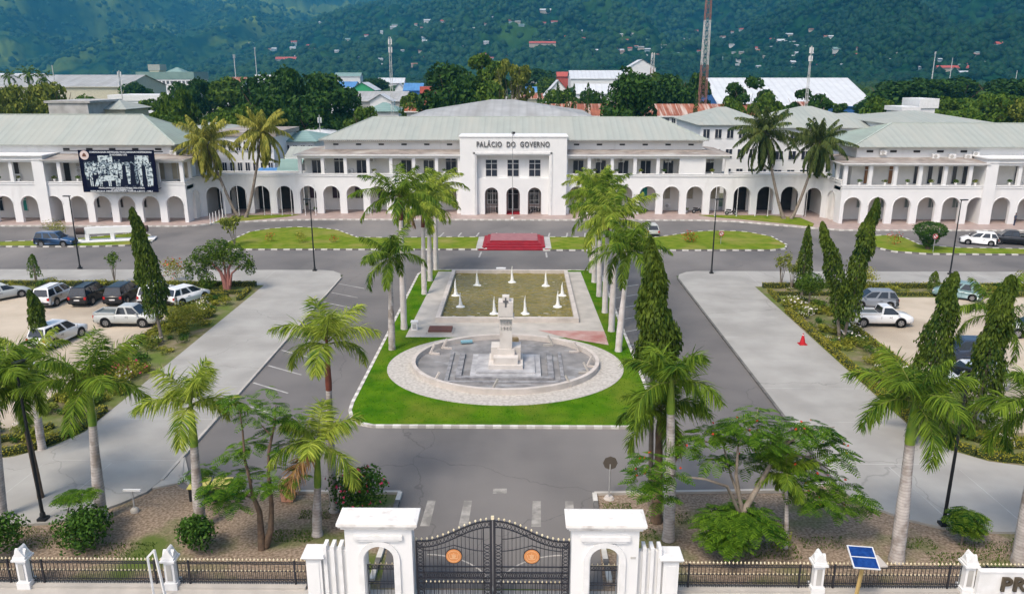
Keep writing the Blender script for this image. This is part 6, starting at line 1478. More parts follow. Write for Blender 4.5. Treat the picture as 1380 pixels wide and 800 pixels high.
flam(b2, [(.14, [(0.1,0,-.1), RR(985,740), RR(990,715)]), (.07, [RR(988,722), RR(965,702,.1)]), (.07, [RR(988,722), RR(1020,705,.1)])], cl, 'low bright green feathery bush tree at the foot of the large spreading tree', 82, 430, leaf=.5)
b = (-10.3, 30.5)
def RR(px, py, dy=0): return rel(b, px, py, b[1]+dy)
segs = [(.2, [(0,0,-.1), RR(352,720), RR(350,690), RR(340,665), RR(335,640)]), (.17, [(0.1,.1,-.1), RR(365,712), RR(366,680,.2), RR(362,640,.2), RR(362,600,.2)]), (.08, [RR(338,650), RR(330,620), RR(327,580), RR(322,548)]), (.07, [RR(362,610,.2), RR(370,570,.3), RR(372,545,.3)]), (.05, [RR(364,585,.2), RR(352,572,.2)]), (.05, [RR(345,672), RR(310,660,-.3), RR(285,655,-.4)])]
cl = [(*RR(px, py, dy), r_, r_, rz) for (px, py, dy, r_, rz) in [(300,655,-.3,.9,.35),(325,640,-.1,.8,.3),(285,665,-.4,.6,.3),(345,650,-.2,.8,.3),(310,675,-.4,.7,.25),(370,655,-.2,.6,.3),(375,630,.2,.6,.25),(310,610,.4,.6,.2),(335,600,.5,.7,.2),(375,575,.6,.7,.2),(345,560,.6,.8,.15),(320,540,.4,.7,.12),(365,545,.4,.7,.12),(395,560,.6,.6,.15),(385,600,.5,.6,.2),(355,525,.4,.4,.1),(400,640,0,.4,.2)]]
flam(b, segs, cl, 'multi stemmed feathery tree left of the gate with open pale crown', 83, 470, leaf=.42, lm=L_flam, bark=trunkb)
b = (-19.3, 31.4)
flam(b, [(.05, [(0,0,-.1), (-.15,0,.9), (0.25,0,1.9), (.5,0,2.1)])], [(.5,0,2.1,.55,.5,.12),(.9,.1,2.2,.4,.4,.1),(.1,.1,2.05,.4,.4,.12)], 'thin feathery sapling between lamp and leaning palm at the left', 84, 110, leaf=.4)
b = (21.0, 31.2)
flam(b, [(.06, [(0,0,-.1), (0,0,.8), (0.05,0,1.4)])], [(0.1,0,1.5,.4,.4,.25),(-.1,.1,1.2,.35,.35,.3),(.3,0,1.25,.4,.35,.3),(.1,0,.9,.35,.3,.25)], 'feathery sapling right of the near right lamp', 85, 260, leaf=.42, lm=L_palm)
b = (-13.0, 33.2)
flam(b, [(.03, [(-.2,0,-.1), (-.5,0,1.4), (-.9,0,2.2)])], [(-1.0,0,2.3,.5,.4,.1),(-.6,0,2.5,.4,.4,.1)], 'little sapling with a flat leaf tuft beside the yellow green palm', 86, 50, leaf=.4)
# round topiary tree and large leafy tree in the left garden
b = G(301, 393)
leafy(b, [(.3, [(0.3,0,-.1),(.2,0,1.0),(-.1,.1,1.9),(-.9,0,2.9)]), (.25, [(.5,0,-.1),(.6,.1,1.2),(.7,0,2.2),(1.2,0,3.0)]), (.2, [(.4,.1,0),(.3,.2,1.6),(.3,.1,3.2)]), (.15, [(.7,0,.6),(1.0,0,1.8),(2.0,0,2.6)])],
     [(-2.3,0,2.7,1.2,1.1,1.0),(-1.3,0,3.6,1.3,1.2,1.0),(0,0,4.3,1.3,1.2,.9),(1.1,0,3.8,1.3,1.2,1.0),(2.1,0,3.0,1.1,1.0,.9),(-.3,.5,3.0,1.5,1.2,1.0),(-1.7,-.3,1.6,.55,.5,1.0),(-3.1,0,1.8,.45,.4,1.1),(2.8,0,2.4,.6,.6,.8),(-1.2,-.4,1.2,.8,.7,.9)], 'spreading round tree with reddish twisted trunks at the corner of the left garden', 87, 5200, .24, L_mid, bark=pm_get('reddish_bark', (0.30, 0.13, 0.11)))
b = G(1090, 415)
leafy(b, [(.12, [(0,0,-.1),(-.05,0,1.2),(0.05,0,1.9)]),(.06, [(0,0,1.2),(.5,0,1.9)])], [(0,0,2.35,1.3,1.1,.85),(.3,0,2.1,1.1,.9,.7),(-.4,0,2.1,1.0,.9,.7)], 'small round topped tree in the right garden near the forked column tree', 88, 2600, .17, L_mid)
# shrubs with stems
def fan_shrub(p, h, r, lab, lm, seed, cat='shrub', n=400, leaf=.25):
    rng = np.random.default_rng(seed); t = thing('slender_shrub', (p[0], p[1], .1), lab, cat, None); q = MB(); bl = []
    for i in range(6):
        a = rng.random()*6.28; x, y = r*.6*math.cos(a), r*.6*math.sin(a); q.tube([(0,0,0),(x*.5,y*.5,h*.5),(x,y,h*.8)], [.04,.03,.015], 5); bl.append((x, y, h*(.72+.2*rng.random()), r*.45, r*.45, h*.2))
    q.build('stems', trunkg, t); V, F = blob_leaves(bl, n, leaf, rng, .4, shell=.9); link_mesh('leaves', np_mesh('leaves', V, F, lm), t)
fan_shrub(G(155, 384), 2.9, 1.0, 'fan shaped stemmy shrub on the left pavement bed between two saplings', L_mid, 91)
fan_shrub(G(1052, 388), 3.4, .9, 'spindly palm like shrub at the corner of the right garden', L_lite, 92)
fan_shrub(G(1066, 392), 2.9, .7, 'second spindly shrub at the corner of the right garden, shorter', L_lite, 93)
fan_shrub(G(317, 333), 3.3, 1.6, 'yellow green young palm like shrub on the left median lawn', L_lite, 94, leaf=.5, n=300)
# bushes: (px,py,r,h,label,lm,flower)
BL = [((120,738),1.2,1.9,'large dark round bush behind the left iron fence',L_bush,None,2600),((265,745),.9,1.6,'round dark bush at the left fence beside the pale palm trunk',L_bush,None,1700),((3,745),1.2,1.9,'dark bush cut by the left edge behind the fence',L_bush,None,1600),((484,698),1.2,2.7,'big round bush with pink flowers left of the gate pier',L_bush,flower,2600),
      ((1250,337),2.0,3.4,'dark green goblet shaped topiary on the right median lawn',L_dark,None,0),((73,323),1.75,2.3,'round yellow green bush beside the dark blue SUV',L_ybush,None,900),((173,322),.75,1.5,'little golden ball bush before the white bar monument',L_ybush,None,300),
      ((364,327),.6,1.2,'small orange tinted bush on the left median lawn, leftmost',L_ybush,flowero,250),((405,328),.9,1.3,'dry brownish bush in the middle of the left median lawn',L_ybush,None,260),((450,328),.5,.9,'tiny red brown bush at the right of the left median lawn',L_ybush,flowero,160),
      ((930,328),.9,1.4,'rusty orange bush on the right median lawn',L_ybush,flowero,420),((969,322),.6,.9,'small dry bush beside the no entry sign',L_ybush,None,200),((1202,331),.9,1.5,'bare brownish bush on the far right lawn',L_ybush,flowero,150),
      ((252,443),1.9,2.2,'wide rounded olive bush in the left garden beside the column tree',L_ybush,None,1900),((232,380),1.2,2.4,'brownish upright bush behind the white cars at the left',L_ybush,flowero,700),((1165,395),1.4,2.4,'yellowish bush behind the forked column tree',L_ybush,None,900),((1380,395),1.3,2.2,'yellow green bush at the right edge in the back hedge',L_ybush,None,700),
      ((1051,742),.8,1.0,'bright leafy clump under the small slender palm',L_lite,None,500),((170,510),1.6,1.2,'tangled garden bush with red leaves beside the left car park',L_ybush,flower,900)]
for i, (p, r_, h_, lab, lm, fl, n) in enumerate(BL):
    if n == 0:
        b = G(*p); rng = np.random.default_rng(7); t = thing('topiary_bush', (b[0], b[1], .1), lab, 'topiary', None)
        MB().tube([(0,0,0),(0,0,1.2)], [.3,.25], 8).build('stem', trunkb, t)
        V, F = blob_leaves([(0,0,2.35,1.85,1.8,.95),(0,0,1.5,1.1,1.1,.9),(0,0,.8,.7,.7,.5)], 5200, .17, rng, .6, shell=.15); link_mesh('foliage', np_mesh('foliage', V, F, L_bush), t); continue
    bush(G(*p), r_, h_, lab, lm, 200+i, n, .17 if r_ > .8 else .12, fl, nf=60)
# garden bed plants: many small clumps
POS = []
rg = random.Random(11)
def gardenplants():
    i = 0; zones = []
    for sx in (-1, 1):
        for k in range(95):
            y = 44+rg.random()*26.5; x = 25.1+rg.random()*3.3
            zones.append((sx*x, y, 'beside the apron'))
        for k in range(34):
            x = 27+rg.random()*30; y = 73.2+rg.random()*1.8; zones.append((sx*x, y, 'along the back hedge'))
        for k in range(14):
            x = 26+rg.random()*6; y = 39.6+rg.random()*3; zones.append((sx*x, y, 'near the rounded corner'))
    mesh = []
    for k in range(6):
        rng = np.random.default_rng(300+k); V, F = blob_leaves([(0,0,.3,.5,.5,.32),(.25,.1,.35,.3,.3,.3),(-.2,.2,.25,.35,.35,.25)], 260, .15, rng, .35 if k % 2 else .6, up=.6, shell=.9)
        mesh.append([np_mesh('foliage', V, F, m) for m in (L_bush, L_ybush, L_lite, L_mid)])
    rng = np.random.default_rng(5); V, F = blob_leaves([(0,0,.38,.5,.5,.33)], 26, .12, rng, .8, up=.8, shell=.05); fm = np_mesh('flowers', V, F, flowerw); fr_ = np_mesh('flowers', V, F, flower)
    cnt = {}
    for (x, y, zn) in zones:
        s = .55+rg.random()*.95; c = rg.choice((0, 1, 1, 2, 3)); col = ('dark green', 'yellow green', 'pale green', 'mid green')[c]
        side = 'left' if x < 0 else 'right'; f = rg.random() < .13
        size = 'small' if s < .8 else ('medium' if s < 1.15 else 'large')
        t = thing('garden_plant', (x, y, .09), '%s %s%s clump, %s garden, %.1f m in, %.1f m along' % (size, 'white flowered ' if f else '', col, side, abs(x)-17.4, y-38), 'garden plant', 'low plants in the garden beds', rg.random()*6.28)
        o = link_mesh('foliage', rg.choice(mesh)[c], t); o.scale = (s, s, s*(.6+rg.random()*.5))
        if f: q = link_mesh('flowers', fm, t); q.scale = (s, s, s)
gardenplants()
# clipped hedges
def hedge(pts, w, h, lab, seed=1, dens=420, lm=None, z=.1):
    rng = np.random.default_rng(seed); t = thing('clipped_hedge', (pts[0][0], pts[0][1], z), lab, 'hedge', None)
    P = [Vector((p[0]-pts[0][0], p[1]-pts[0][1], 0)) for p in pts]; q = MB()
    Vs, Fs, off = [], [], 0
    for a, b in zip(P[:-1], P[1:]):
        L = (b-a).length; n = (b-a)/L; s = Vector((-n.y, n.x, 0)); m = int(L*dens*(w+2*h)/1.4)
        k = rng.random(m); u = rng.random(m)*(w+2*h); 
        lat = np.where(u < h, -w/2, np.where(u > h+w, w/2, u-h-w/2)); zz = np.where(u < h, u, np.where(u > h+w, w+2*h-u, h))
        C = np.stack([a.x+n.x*L*k+s.x*lat, a.y+n.y*L*k+s.y*lat, zz], 1)+rng.normal(size=(m, 3))*.03
        V, F = leaf_quads(C, rng.normal(size=(m, 3)), np.full(m, .11), np.full(m, .07), rng); Vs.append(V); Fs.append(F+off); off += len(V)
        q.bar((a.x, a.y, h/2-.02), (b.x, b.y, h/2-.02), w*.86, h=h*.9)
    q.build('inner_twigs', pm_get('hedge_core', (0.035, 0.05, 0.012)), t)
    link_mesh('foliage', np_mesh('foliage', np.concatenate(Vs), np.concatenate(Fs), lm or L_hedge), t)
arc = [(24.75, 42.2), (25.3, 40.9), (26.3, 39.6), (27.3, 39.05), (28.6, 38.85)]
for sx, sd_ in ((-1, 'left'), (1, 'right')):
    F_ = lambda L_: [(sx*a, b) for a, b in L_]
    hedge(F_([(24.75, 66.8 if sx > 0 else 45)] + arc + [(48, 38.85)]), .5, .42, 'clipped hedge following the rounded edge of the %s garden by the concrete apron' % sd_, 401, 170)
    hedge(F_([(26.6, 42.6), (27.4, 41.2), (28.8, 40.6), (48, 40.6)]), .4, .35, 'inner clipped hedge parallel to the rounded corner of the %s garden' % sd_, 402, 150)
    hedge(F_([(28.7, 46.0), (28.7, 62.5)]), .4, .35, 'clipped hedge between the %s garden bed and the car park' % sd_, 403, 150)
    hedge(F_([(25.0, 75.0), (60, 75.1)]), .5, .5, 'long clipped hedge along the %s pavement strip' % sd_, 404, 120)
    hedge(F_([(25.2, 72.3), (60, 72.2)]), .4, .35, 'clipped hedge at the back edge of the %s car park' % sd_, 405, 120)
    hedge(F_([(25.0, 69.8), (25.2, 73.6)]), .4, .35, 'short clipped hedge at the far inner corner of the %s garden' % sd_, 406, 120)
    if sx > 0:
        hedge([(24.9, 67.6), (27.2, 70.2), (28.4, 66.6), (28.9, 63.0)], .4, .4, 'curved clipped hedge around the round topped tree', 407, 150)
    else:
        hedge([(-26.4, 71.0), (-28.8, 71.6), (-30.4, 71.0)], .4, .4, 'oval clipped hedge beside the spreading round tree', 408, 150)
# grass tufts of the lawns and the weedy verge
def tufts(name, lab, polys, n, seed, lm, hmax, z, cat):
    rng = np.random.default_rng(seed); C = []
    for (xa, xb, ya, yb, m, rx, ry) in polys:
        x = xa+(xb-xa)*rng.random(m); y = ya+(yb-ya)*rng.random(m)
        C.append(np.stack([x, y, np.full(m, z)], 1))
    C = np.concatenate(C); m = len(C); hh = hmax*(.4+.6*rng.random(m)); D = np.stack([rng.normal(size=m)*.4, rng.normal(size=m)*.4, np.ones(m)], 1)
    C[:, 2] += hh*.4
    V, F = leaf_quads(C, D, hh, hh*.35, rng); o = link_mesh(name, np_mesh(name, V, F, lm)); tag(o, lab, cat, kind='stuff')
polys = []
for (cx, cy, r_, m) in [(-20,31.2,1.6,900),(-16.3,30.3,1.2,500),(-9.2,31.5,1.0,500),(-8.6,33.3,.8,350),(-7.3,30.0,.8,300),(12.2,30.6,1.3,600),(14.8,31.2,1.0,300),(8.2,33.2,1.0,400),(6.6,31.8,.9,300),(22.4,30.6,1.6,900),(20,30,1.0,400),(25,31,1.5,600),(18.9,31.2,.9,250),(5.9,34.2,.7,250),(-6.0,31.5,.9,250)]:
    polys.append((cx-r_, cx+r_, cy-r_*.5, cy+r_*.5, m, 0, 0))
tufts('weeds', 'patchy low weeds growing through the gravel behind the fence', polys, 0, 500, L_mid, .14, 0, 'weeds')
rngf = np.random.default_rng(9)
m = 16000; x = rngf.uniform(-9.3, 9.3, m); y = rngf.uniform(43.3, 81.6, m)
k_ = (((x-.1)/8.5)**2+((y-53.1)/7.15)**2 > 1) & ~((abs(x) < 8.0) & (y > 59.5) & (y < 81.1))
x = x[k_]; y = y[k_]; m = len(x); V, F = leaf_quads(np.stack([x, y, np.full(m, .16)], 1), np.stack([rngf.normal(size=m)*.5, rngf.normal(size=m)*.5, np.ones(m)], 1), np.full(m, .08), np.full(m, .05), rngf)
tag(link_mesh('lawn_grass', np_mesh('lawn_grass', V, F, leafmat('grass_blade', (0.030, 0.11, 0.004), (0.085, 0.19, 0.010), .15))), 'short bright green grass on the central island', 'grass', kind='stuff')
# ================================================================ town behind the palace
def bld(px0, px1, pye, pyr, Y, depth, wall, rf, kind, label, floors=1, nwin=4, name='town_building', cat='building', fz=None, group=None, gm=None, inset=0.25, over=.6):
    """building whose front eave runs px0..px1 at pixel height pye on plane Y; ridge at pyr"""
    x0, ze = GY(px0, pye, Y); x1, _ = GY(px1, pye, Y)
    w_ = x1-x0; cx = (x0+x1)/2
    t = thing(name, (cx, Y, 0), label, cat, group)
    q = MB(); q.box(-w_/2+over, w_/2-over, 0, depth, -.5, ze); q.build('wall', wall, t)
    q = MB()
    if kind == 'hip':
        zr = H_at((px0+px1)/2, pyr, Y+depth/2); i = min(w_*.45, depth*.5)
        hip_roof(q, -w_/2, w_/2, -over, depth+over, ze, zr, -w_/2+i, w_/2-i, depth/2); q.build('roof', [rf, rf], t)
    elif kind == 'gable':      # ridge parallel to the front
        zr = H_at((px0+px1)/2, pyr, Y+depth/2)
        q.add([(-w_/2,-over,ze),(w_/2,-over,ze),(w_/2,depth/2,zr),(-w_/2,depth/2,zr),(w_/2,depth+over,ze),(-w_/2,depth+over,ze)], [(0,1,2,3),(3,2,4,5)], 0)
        q.add([(-w_/2+over,0,ze-.02),(-w_/2+over,depth,ze-.02),(-w_/2+over,depth/2,zr-.1),(w_/2-over,0,ze-.02),(w_/2-over,depth,ze-.02),(w_/2-over,depth/2,zr-.1)], [(0,1,2),(3,5,4)], 1)
        q.box(-w_/2, w_/2, -over, -over+.1, ze-.3, ze-.005, 1); q.build('roof', [rf, wall], t)
    elif kind == 'front':      # gable faces the camera
        zr = H_at((px0+px1)/2, pyr, Y)
        q.add([(-w_/2,-over,ze),(0,-over,zr),(w_/2,-over,ze),(-w_/2,depth,ze),(0,depth,zr),(w_/2,depth,ze)], [(0,1,4,3),(1,2,5,4)], 0); q.add([(-w_/2+over*.5,-.02,ze-.03),(w_/2-over*.5,-.02,ze-.03),(0,-.02,zr-.1)], [(0,1,2)], 1); q.build('roof', [rf, wall], t)
    else:
        zr = H_at((px0+px1)/2, pyr, Y) if pyr else ze+.3
        q.box(-w_/2, w_/2, -over*.4, depth, ze, max(ze+.25, zr)); q.build('roof', rf, t)
    if nwin:
        fh = ze/(floors) if fz is None else fz
        for f in range(floors):
            z0 = ze-fh*(f+1)+fh*.32
            if z0 < .2: continue
            for k in range(nwin):
                x = -w_/2+over+(w_-2*over)*(k+.5)/nwin; ww = min(1.6, (w_-2*over)/nwin*.55)
                window(t, x, z0, round(ww, 1), round(min(1.8, fh*.45), 1), -.04, 1, 0, gm or glass)
    return t
bld(548, 802, 158, 134, 146, 30, white, paleroof, 'hip', 'low hall with a wide grey shallow roof just behind the palace ridge', 1, 0)
bld(715, 1022, 156, 140, 205, 14, white, rust, 'gable', 'long white building with a rusty red sheet roof behind the palace', 3, 34, fz=2.7)
bld(764, 828, 150, 137, 225, 10, white, rust, 'gable', 'short rusty roofed building left of the tall dense tree', 1, 4)
bld(940, 1046, 168, 144, 140, 22, white, roof, 'hip', 'white two storey house with hipped green roof behind the coconut palm', 3, 6, fz=3.4)
bld(1040, 1190, 172, 143, 146, 24, white, roof, 'hip', 'white two storey house with large dark windows between the coconut palms', 3, 8, fz=3.4)
bld(1100, 1240, 170, 152, 150, 20, white, roof, 'hip', 'low green roofed annex behind the right wing ridge, left part', 1, 0)
bld(1190, 1345, 166, 149, 140, 22, white, roof, 'hip', 'low green roofed annex behind the right wing ridge, right part', 1, 0)
bld(1238, 1264, 146, 133, 175, 8, white, white2, 'flat', 'white stepped roof block above the right wing roofs', 1, 0); bld(1214, 1240, 150, 144, 172, 8, white, white2, 'flat', 'lower white step of the roof block above the right wing', 1, 0)
bld(968, 1182, 143, 105, 300, 60, bluepaint, whiteroof, 'gable', 'huge warehouse with shining white roof and blue wall strip', 1, 0)
bld(60, 122, 139, 136, 150, 12, greywall, greywall, 'flat', 'stained grey concrete roof block behind the left wing roof', 1, 0)
bld(112, 172, 147, 134, 156, 10, creamwall, roof, 'hip', 'cream pavilion with green roof and dark opening behind the left wing', 1, 2, gm=darkdoor)
bld(232, 302, 178, 165, 134, 14, white, roof, 'hip', 'green roofed house behind the left coconut palm', 2, 5, fz=3.2)
bld(268, 372, 184, 178, 130, 14, white, brownroof, 'flat', 'white flat roofed office with tall windows between the left coconut palms', 3, 9, fz=3.4)
bld(366, 428, 190, 176, 138, 14, white, tealroof, 'hip', 'white building with teal roof left of the palace gallery', 2, 5, fz=3.3)
bld(384, 440, 212, 197, 128, 7, white, roof, 'gable', 'sloping pale green roof shed beside the left end of the palace', 1, 0)
bld(345, 382, 236, 226, 125, 4, bluepaint, blueroof, 'gable', 'small blue roof behind the left arcade parapet', 1, 0)
bld(372, 404, 236, 214, 124, 6, white, tealroof, 'gable', 'small teal roof behind the left arcade parapet', 1, 0)
bld(380, 452, 184, 172, 165, 14, white, whiteroof, 'hip', 'white roofed house in front of the dark tree clump', 1, 3)
bld(-60, 168, 117, 101, 330, 40, creamwall, paleroof, 'gable', 'long low warehouse with a grey green roof at the far left', 1, 0)
bld(-40, 40, 112, 99, 420, 30, white, whiteroof, 'gable', 'white roofed sheds at the far left edge', 1, 3)
bld(184, 262, 107, 97, 430, 20, white, tealroof, 'flat', 'white terraced building with rows of dark windows and a teal top', 2, 14, fz=3.4, gm=glass); bld(200, 216, 95, 87, 436, 8, creamwall, roof, 'flat', 'small pale green roof tower on the white terraced building', 1, 0); bld(224, 246, 97, 91, 436, 8, white, tealroof, 'hip', 'small hipped pavilion on the white terraced building', 1, 3)
bld(146, 225, 136, 128, 260, 16, white, white2, 'flat', 'long white wall and roof seen over the left trees', 1, 4)
TB = [(438,478,118,110,420,18,white,blueroof,'gable','pale blue roofed hall right of the big dark trees'),(470,506,122,111,400,18,greenpaint,whiteroof,'front','green walled hall with white curved gable'),(474,546,136,123,300,24,greywall,paleroof,'gable','large grey roofed shed behind the antenna mast'),(496,530,137,127,260,8,white,whiteroof,'front','small white gabled chapel like house beside the mast'),
      (490,540,150,138,230,10,white,tealroof,'hip','pale teal roofed house under the antenna mast'),(545,580,150,136,215,9,white,rust,'gable','small white house with a rust streaked roof'),(543,570,122,112,420,12,bluepaint,blueroof,'gable','blue painted shed beside the big open tree'),(566,586,128,117,380,9,redroof,redroof,'flat','dark red box building beside the big open tree'),
      (531,545,120,112,460,8,white,whiteroof,'front','tiny white gabled house in the town centre'),(688,724,124,117,380,12,white,blueroof,'gable','blue roofed house right of the big open tree'),(690,735,133,126,330,10,creamwall,rust,'gable','cream house with rusty roof in the town'),(733,772,130,108,300,20,white,whiteroof,'front','white gabled church hall in the town'),
      (768,842,106,95,520,30,white,whiteroof,'gable','long bright white roof at the foot of the hill'),(845,885,92,80,500,20,white,whiteroof,'front','white peaked roof behind the tall dense tree'),(775,830,126,113,340,14,white,whiteroof,'gable','white walled building behind small conifers'),(750,770,103,97,560,14,redroof,redroof,'gable','small red roofed house by the long white roof'),
      (340,372,108,101,520,12,white,whiteroof,'gable','white roofed house above the left trees'),(300,330,112,104,480,12,white,rust,'gable','little rusty roofed house above the left trees'),(1075,1110,146,137,250,10,creamwall,rust,'gable','brownish roofed house before the warehouse'),(425,470,130,121,330,14,white,tealroof,'gable','teal roofed house right of the dark clump'),
      (508,545,112,105,640,14,white,whiteroof,'gable','pale roof far back in the town, left one'),(640,668,112,104,620,12,white,whiteroof,'gable','pale roof far back in the town behind the open tree'),(700,730,108,101,700,12,white,blueroof,'gable','bluish roof far back in the town'),(450,486,103,98,760,14,white,tealroof,'gable','greenish roof far back in the town'),(575,602,108,101,680,12,creamwall,redroof,'gable','reddish roof far back in the town')]
for q_ in TB: bld(*q_, floors=1, nwin=2 if q_[3] > 115 else 0)
# masts
def mast(px, pyb, pyt, Y, wb, wt, lab, bands=False, extra=0, solid=False):
    x, zt = GY(px, pyt, Y); zt = max(zt, 8)
    t = thing('radio_mast', (x, Y, 0), lab, 'radio mast', 'radio masts')
    q = MB()
    n = int(zt/2.2) if not solid else 1
    if solid: q.tube([(0,0,0),(0,0,zt)], [wb/2, wt/2], 7)
    else:
        def cr(z):
            w_ = (wb+(wt-wb)*z/zt)/2; return [(-w_,-w_,z),(w_,-w_,z),(w_,w_,z),(-w_,w_,z)]
        for i in range(n):
            a, b = cr(zt*i/n), cr(zt*(i+1)/n); mi = (i//5) % 2 if bands else 0
            for k in range(4): q.bar(a[k], b[k], wb*.05, mi); q.bar(a[k], b[(k+1) % 4], wb*.028, mi); q.bar(a[(k+1) % 4], b[k], wb*.028, mi); q.bar(b[k], b[(k+1) % 4], wb*.028, mi)
    q.build('lattice' if not solid else 'pole', [towerw, towerr], t)
    for k in range(extra):
        z = zt-1-k*1.9*(Y/200)
        a = MB(); rr = .38*min(2, Y/200)
        for j in range(3): a.bar((0, 0, z), (rr*math.cos(j*2.1), rr*math.sin(j*2.1), z), .08); a.obox((rr*math.cos(j*2.1), rr*math.sin(j*2.1), z), .22, .2, 1.3*min(2, Y/200), j*2.1)
        a.build('antenna', white2, t)
    return t
mast(959, 140, -60, 220, 2.2, 1.1, 'very tall red and white lattice tower leaving the top of the picture', True, 0)
_tw = bpy.data.objects['radio_mast']
for z in (41, 45, 50): 
    a = MB(); a.obox((1.0, -.5, z), .35, .35, 1.8); a.obox((-1.0, -.5, z+1), .35, .35, 1.6); a.build('antenna', white2, _tw)
mast(525, 155, 50, 185, .7, .4, 'white antenna mast with stacked panels left of the big open tree', False, 2, False)
mast(1094, 147, 62, 195, .9, .2, 'slim white mast with antennas in front of the warehouse', False, 2)
mast(880, 100, 72, 420, 2.2, 1.4, 'short red and white mast beside the tall dense tree', True, 1)
mast(160, 140, 95, 210, .35, .25, 'white pole with drum at the left over the flat white wall', False, 2, True); mast(70, 137, 88, 190, .25, .15, 'thin white pole above the left trees', False, 0, True)
mast(315, 100, 74, 600, .9, .6, 'tiny white mast on the left plain', False, 1, True); mast(343, 80, 64, 900, 1.2, .8, 'tiny pale mast against the left hill', False, 1, True); mast(1261, 96, 70, 900, 1.5, .8, 'small white mast on the right slope', False, 1, True); mast(1284, 104, 78, 800, .8, .6, 'thin reddish mast by the red roofs at the right', True, 0, True); mast(1371, 104, 95, 800, .8, .6, 'tiny mast at the right edge', False, 0, True); mast(430, 178, 155, 160, .2, .12, 'small lamp pole before the dark tree clump', False, 1, True)
# trees behind the palace: px centre, px width, py top, Y, kind, leaf, label
TR = [(25,75,112,165,'wide',L_lite,'yellow green tree at the far left behind the wing'),(75,66,106,170,'round',L_lite,'light yellow green tree beside the thin white pole'),(-5,60,118,160,'wide',L_lite,'yellow green tree cut by the left edge'),(115,40,128,230,'round',L_mid,'mid green tree behind the cream pavilion'),
 (240,56,119,170,'wide',L_mid,'rounded mid green tree left of the dark clump'),(182,40,110,330,'round',L_dark,'dark tree beside the white terraced building'),(205,60,128,200,'open',L_mid,'loose green tree over the cream pavilion roof'),(262,70,106,240,'wide',L_dark,'dark broad tree behind the left coconut palm'),(305,62,103,240,'round',L_mid,'mid green tree between the left coconut palms'),
 (345,70,100,215,'round',L_dark,'dark tree at the left side of the clump'),(395,95,91,200,'wide',L_dark,'largest dark tree of the clump with the highest top'),(442,80,99,195,'round',L_dark,'dark tree at the right side of the clump'),(415,70,125,175,'round',L_dark,'lower dark tree at the front of the clump'),(488,46,140,170,'round',L_mid,'small mid green tree right of the clump'),(370,60,128,172,'round',L_dark,'lower dark tree at the front left of the clump'),(330,60,140,160,'round',L_mid,'mid green tree low behind the right one of the left coconuts'),
 (205,50,150,142,'wide',L_mid,'low green tree behind the left wing roof'),(235,60,155,140,'wide',L_mid,'low leafy tree beside the green roofed house'),(300,70,150,150,'wide',L_mid,'leafy tree over the flat roofed office'),(180,40,152,150,'round',L_mid,'small bright tree beside the cream pavilion'),
 (555,42,124,220,'round',L_mid,'round green tree beside the rust streaked house'),(605,70,80,205,'tall',L_dark,'dark dense left part tree of the tall grove'),(650,90,64,215,'open',L_mid,'tallest open branched tree of the grove left of centre'),(690,60,70,205,'open',L_lite,'olive open tree at the right side of the grove'),(625,70,100,190,'round',L_dark,'lower dark tree at the front of the grove'),(670,70,105,190,'round',L_mid,'lower mid green tree at the front of the grove'),
 (853,62,84,172,'tall',L_dark,'tall dense egg shaped tree right of centre'),(800,50,120,230,'round',L_dark,'dark tree left of the egg shaped tree'),(912,64,96,240,'round',L_dark,'big dark tree between egg shaped tree and lattice tower'),(940,40,98,250,'round',L_dark,'dark tree behind the lattice tower'),(885,50,98,260,'round',L_mid,'green tree right behind the egg shaped tree'),
 (1012,70,97,215,'open',L_dark,'dark open tree before the white warehouse'),(985,50,131,180,'round',L_mid,'bright round tree left of the coconut palm top'),(1035,50,125,185,'round',L_mid,'green tree behind the coconut palm top'),(1090,62,114,210,'open',L_dark,'loose dark tree around the slim white mast'),(1125,40,132,260,'open',L_mid,'thin tree before the warehouse right part'),
 (1190,60,130,190,'round',L_mid,'bright green tree left of the stepped roof block'),(1205,90,106,280,'round',L_dark,'dark tree behind the warehouse corner'),(1250,90,103,290,'wide',L_dark,'dark broad tree above the stepped roof block'),(1300,80,104,290,'round',L_dark,'dark tree above the annex roofs'),(1350,90,103,285,'round',L_dark,'dark tree at the right with the highest crown'),(1285,80,128,200,'wide',L_mid,'mid green tree behind the annex roof'),(1345,90,124,190,'wide',L_mid,'mid green tree at the right edge behind the wing'),(1390,90,128,185,'wide',L_lite,'lighter green tree cut by the right edge'),(1310,60,145,170,'round',L_mid,'low tree behind the right annex ridge'),
 (60,46,100,420,'round',L_dark,'dark tree over the long low warehouse'),(500,44,104,520,'round',L_dark,'dark tree behind the green walled hall'),(720,60,92,520,'round',L_dark,'dark tree in front of the hill foot, centre'),(740,44,104,420,'round',L_mid,'tree beside the white gabled hall'),(760,60,118,260,'round',L_mid,'green tree before the white gabled hall'),(590,50,96,560,'round',L_dark,'dark tree far behind the grove')]
for i, (px, wp, pyt, Y, kd, lm, lab) in enumerate(TR):
    x, h = GY(px, pyt, Y); sc = FPX/math.hypot(Y, 0)
    tree(kd, i % 3, lm, (x, Y, 0), h, wp/sc*1.05, lab, 'trees behind the palace', 'broadleaf_tree')
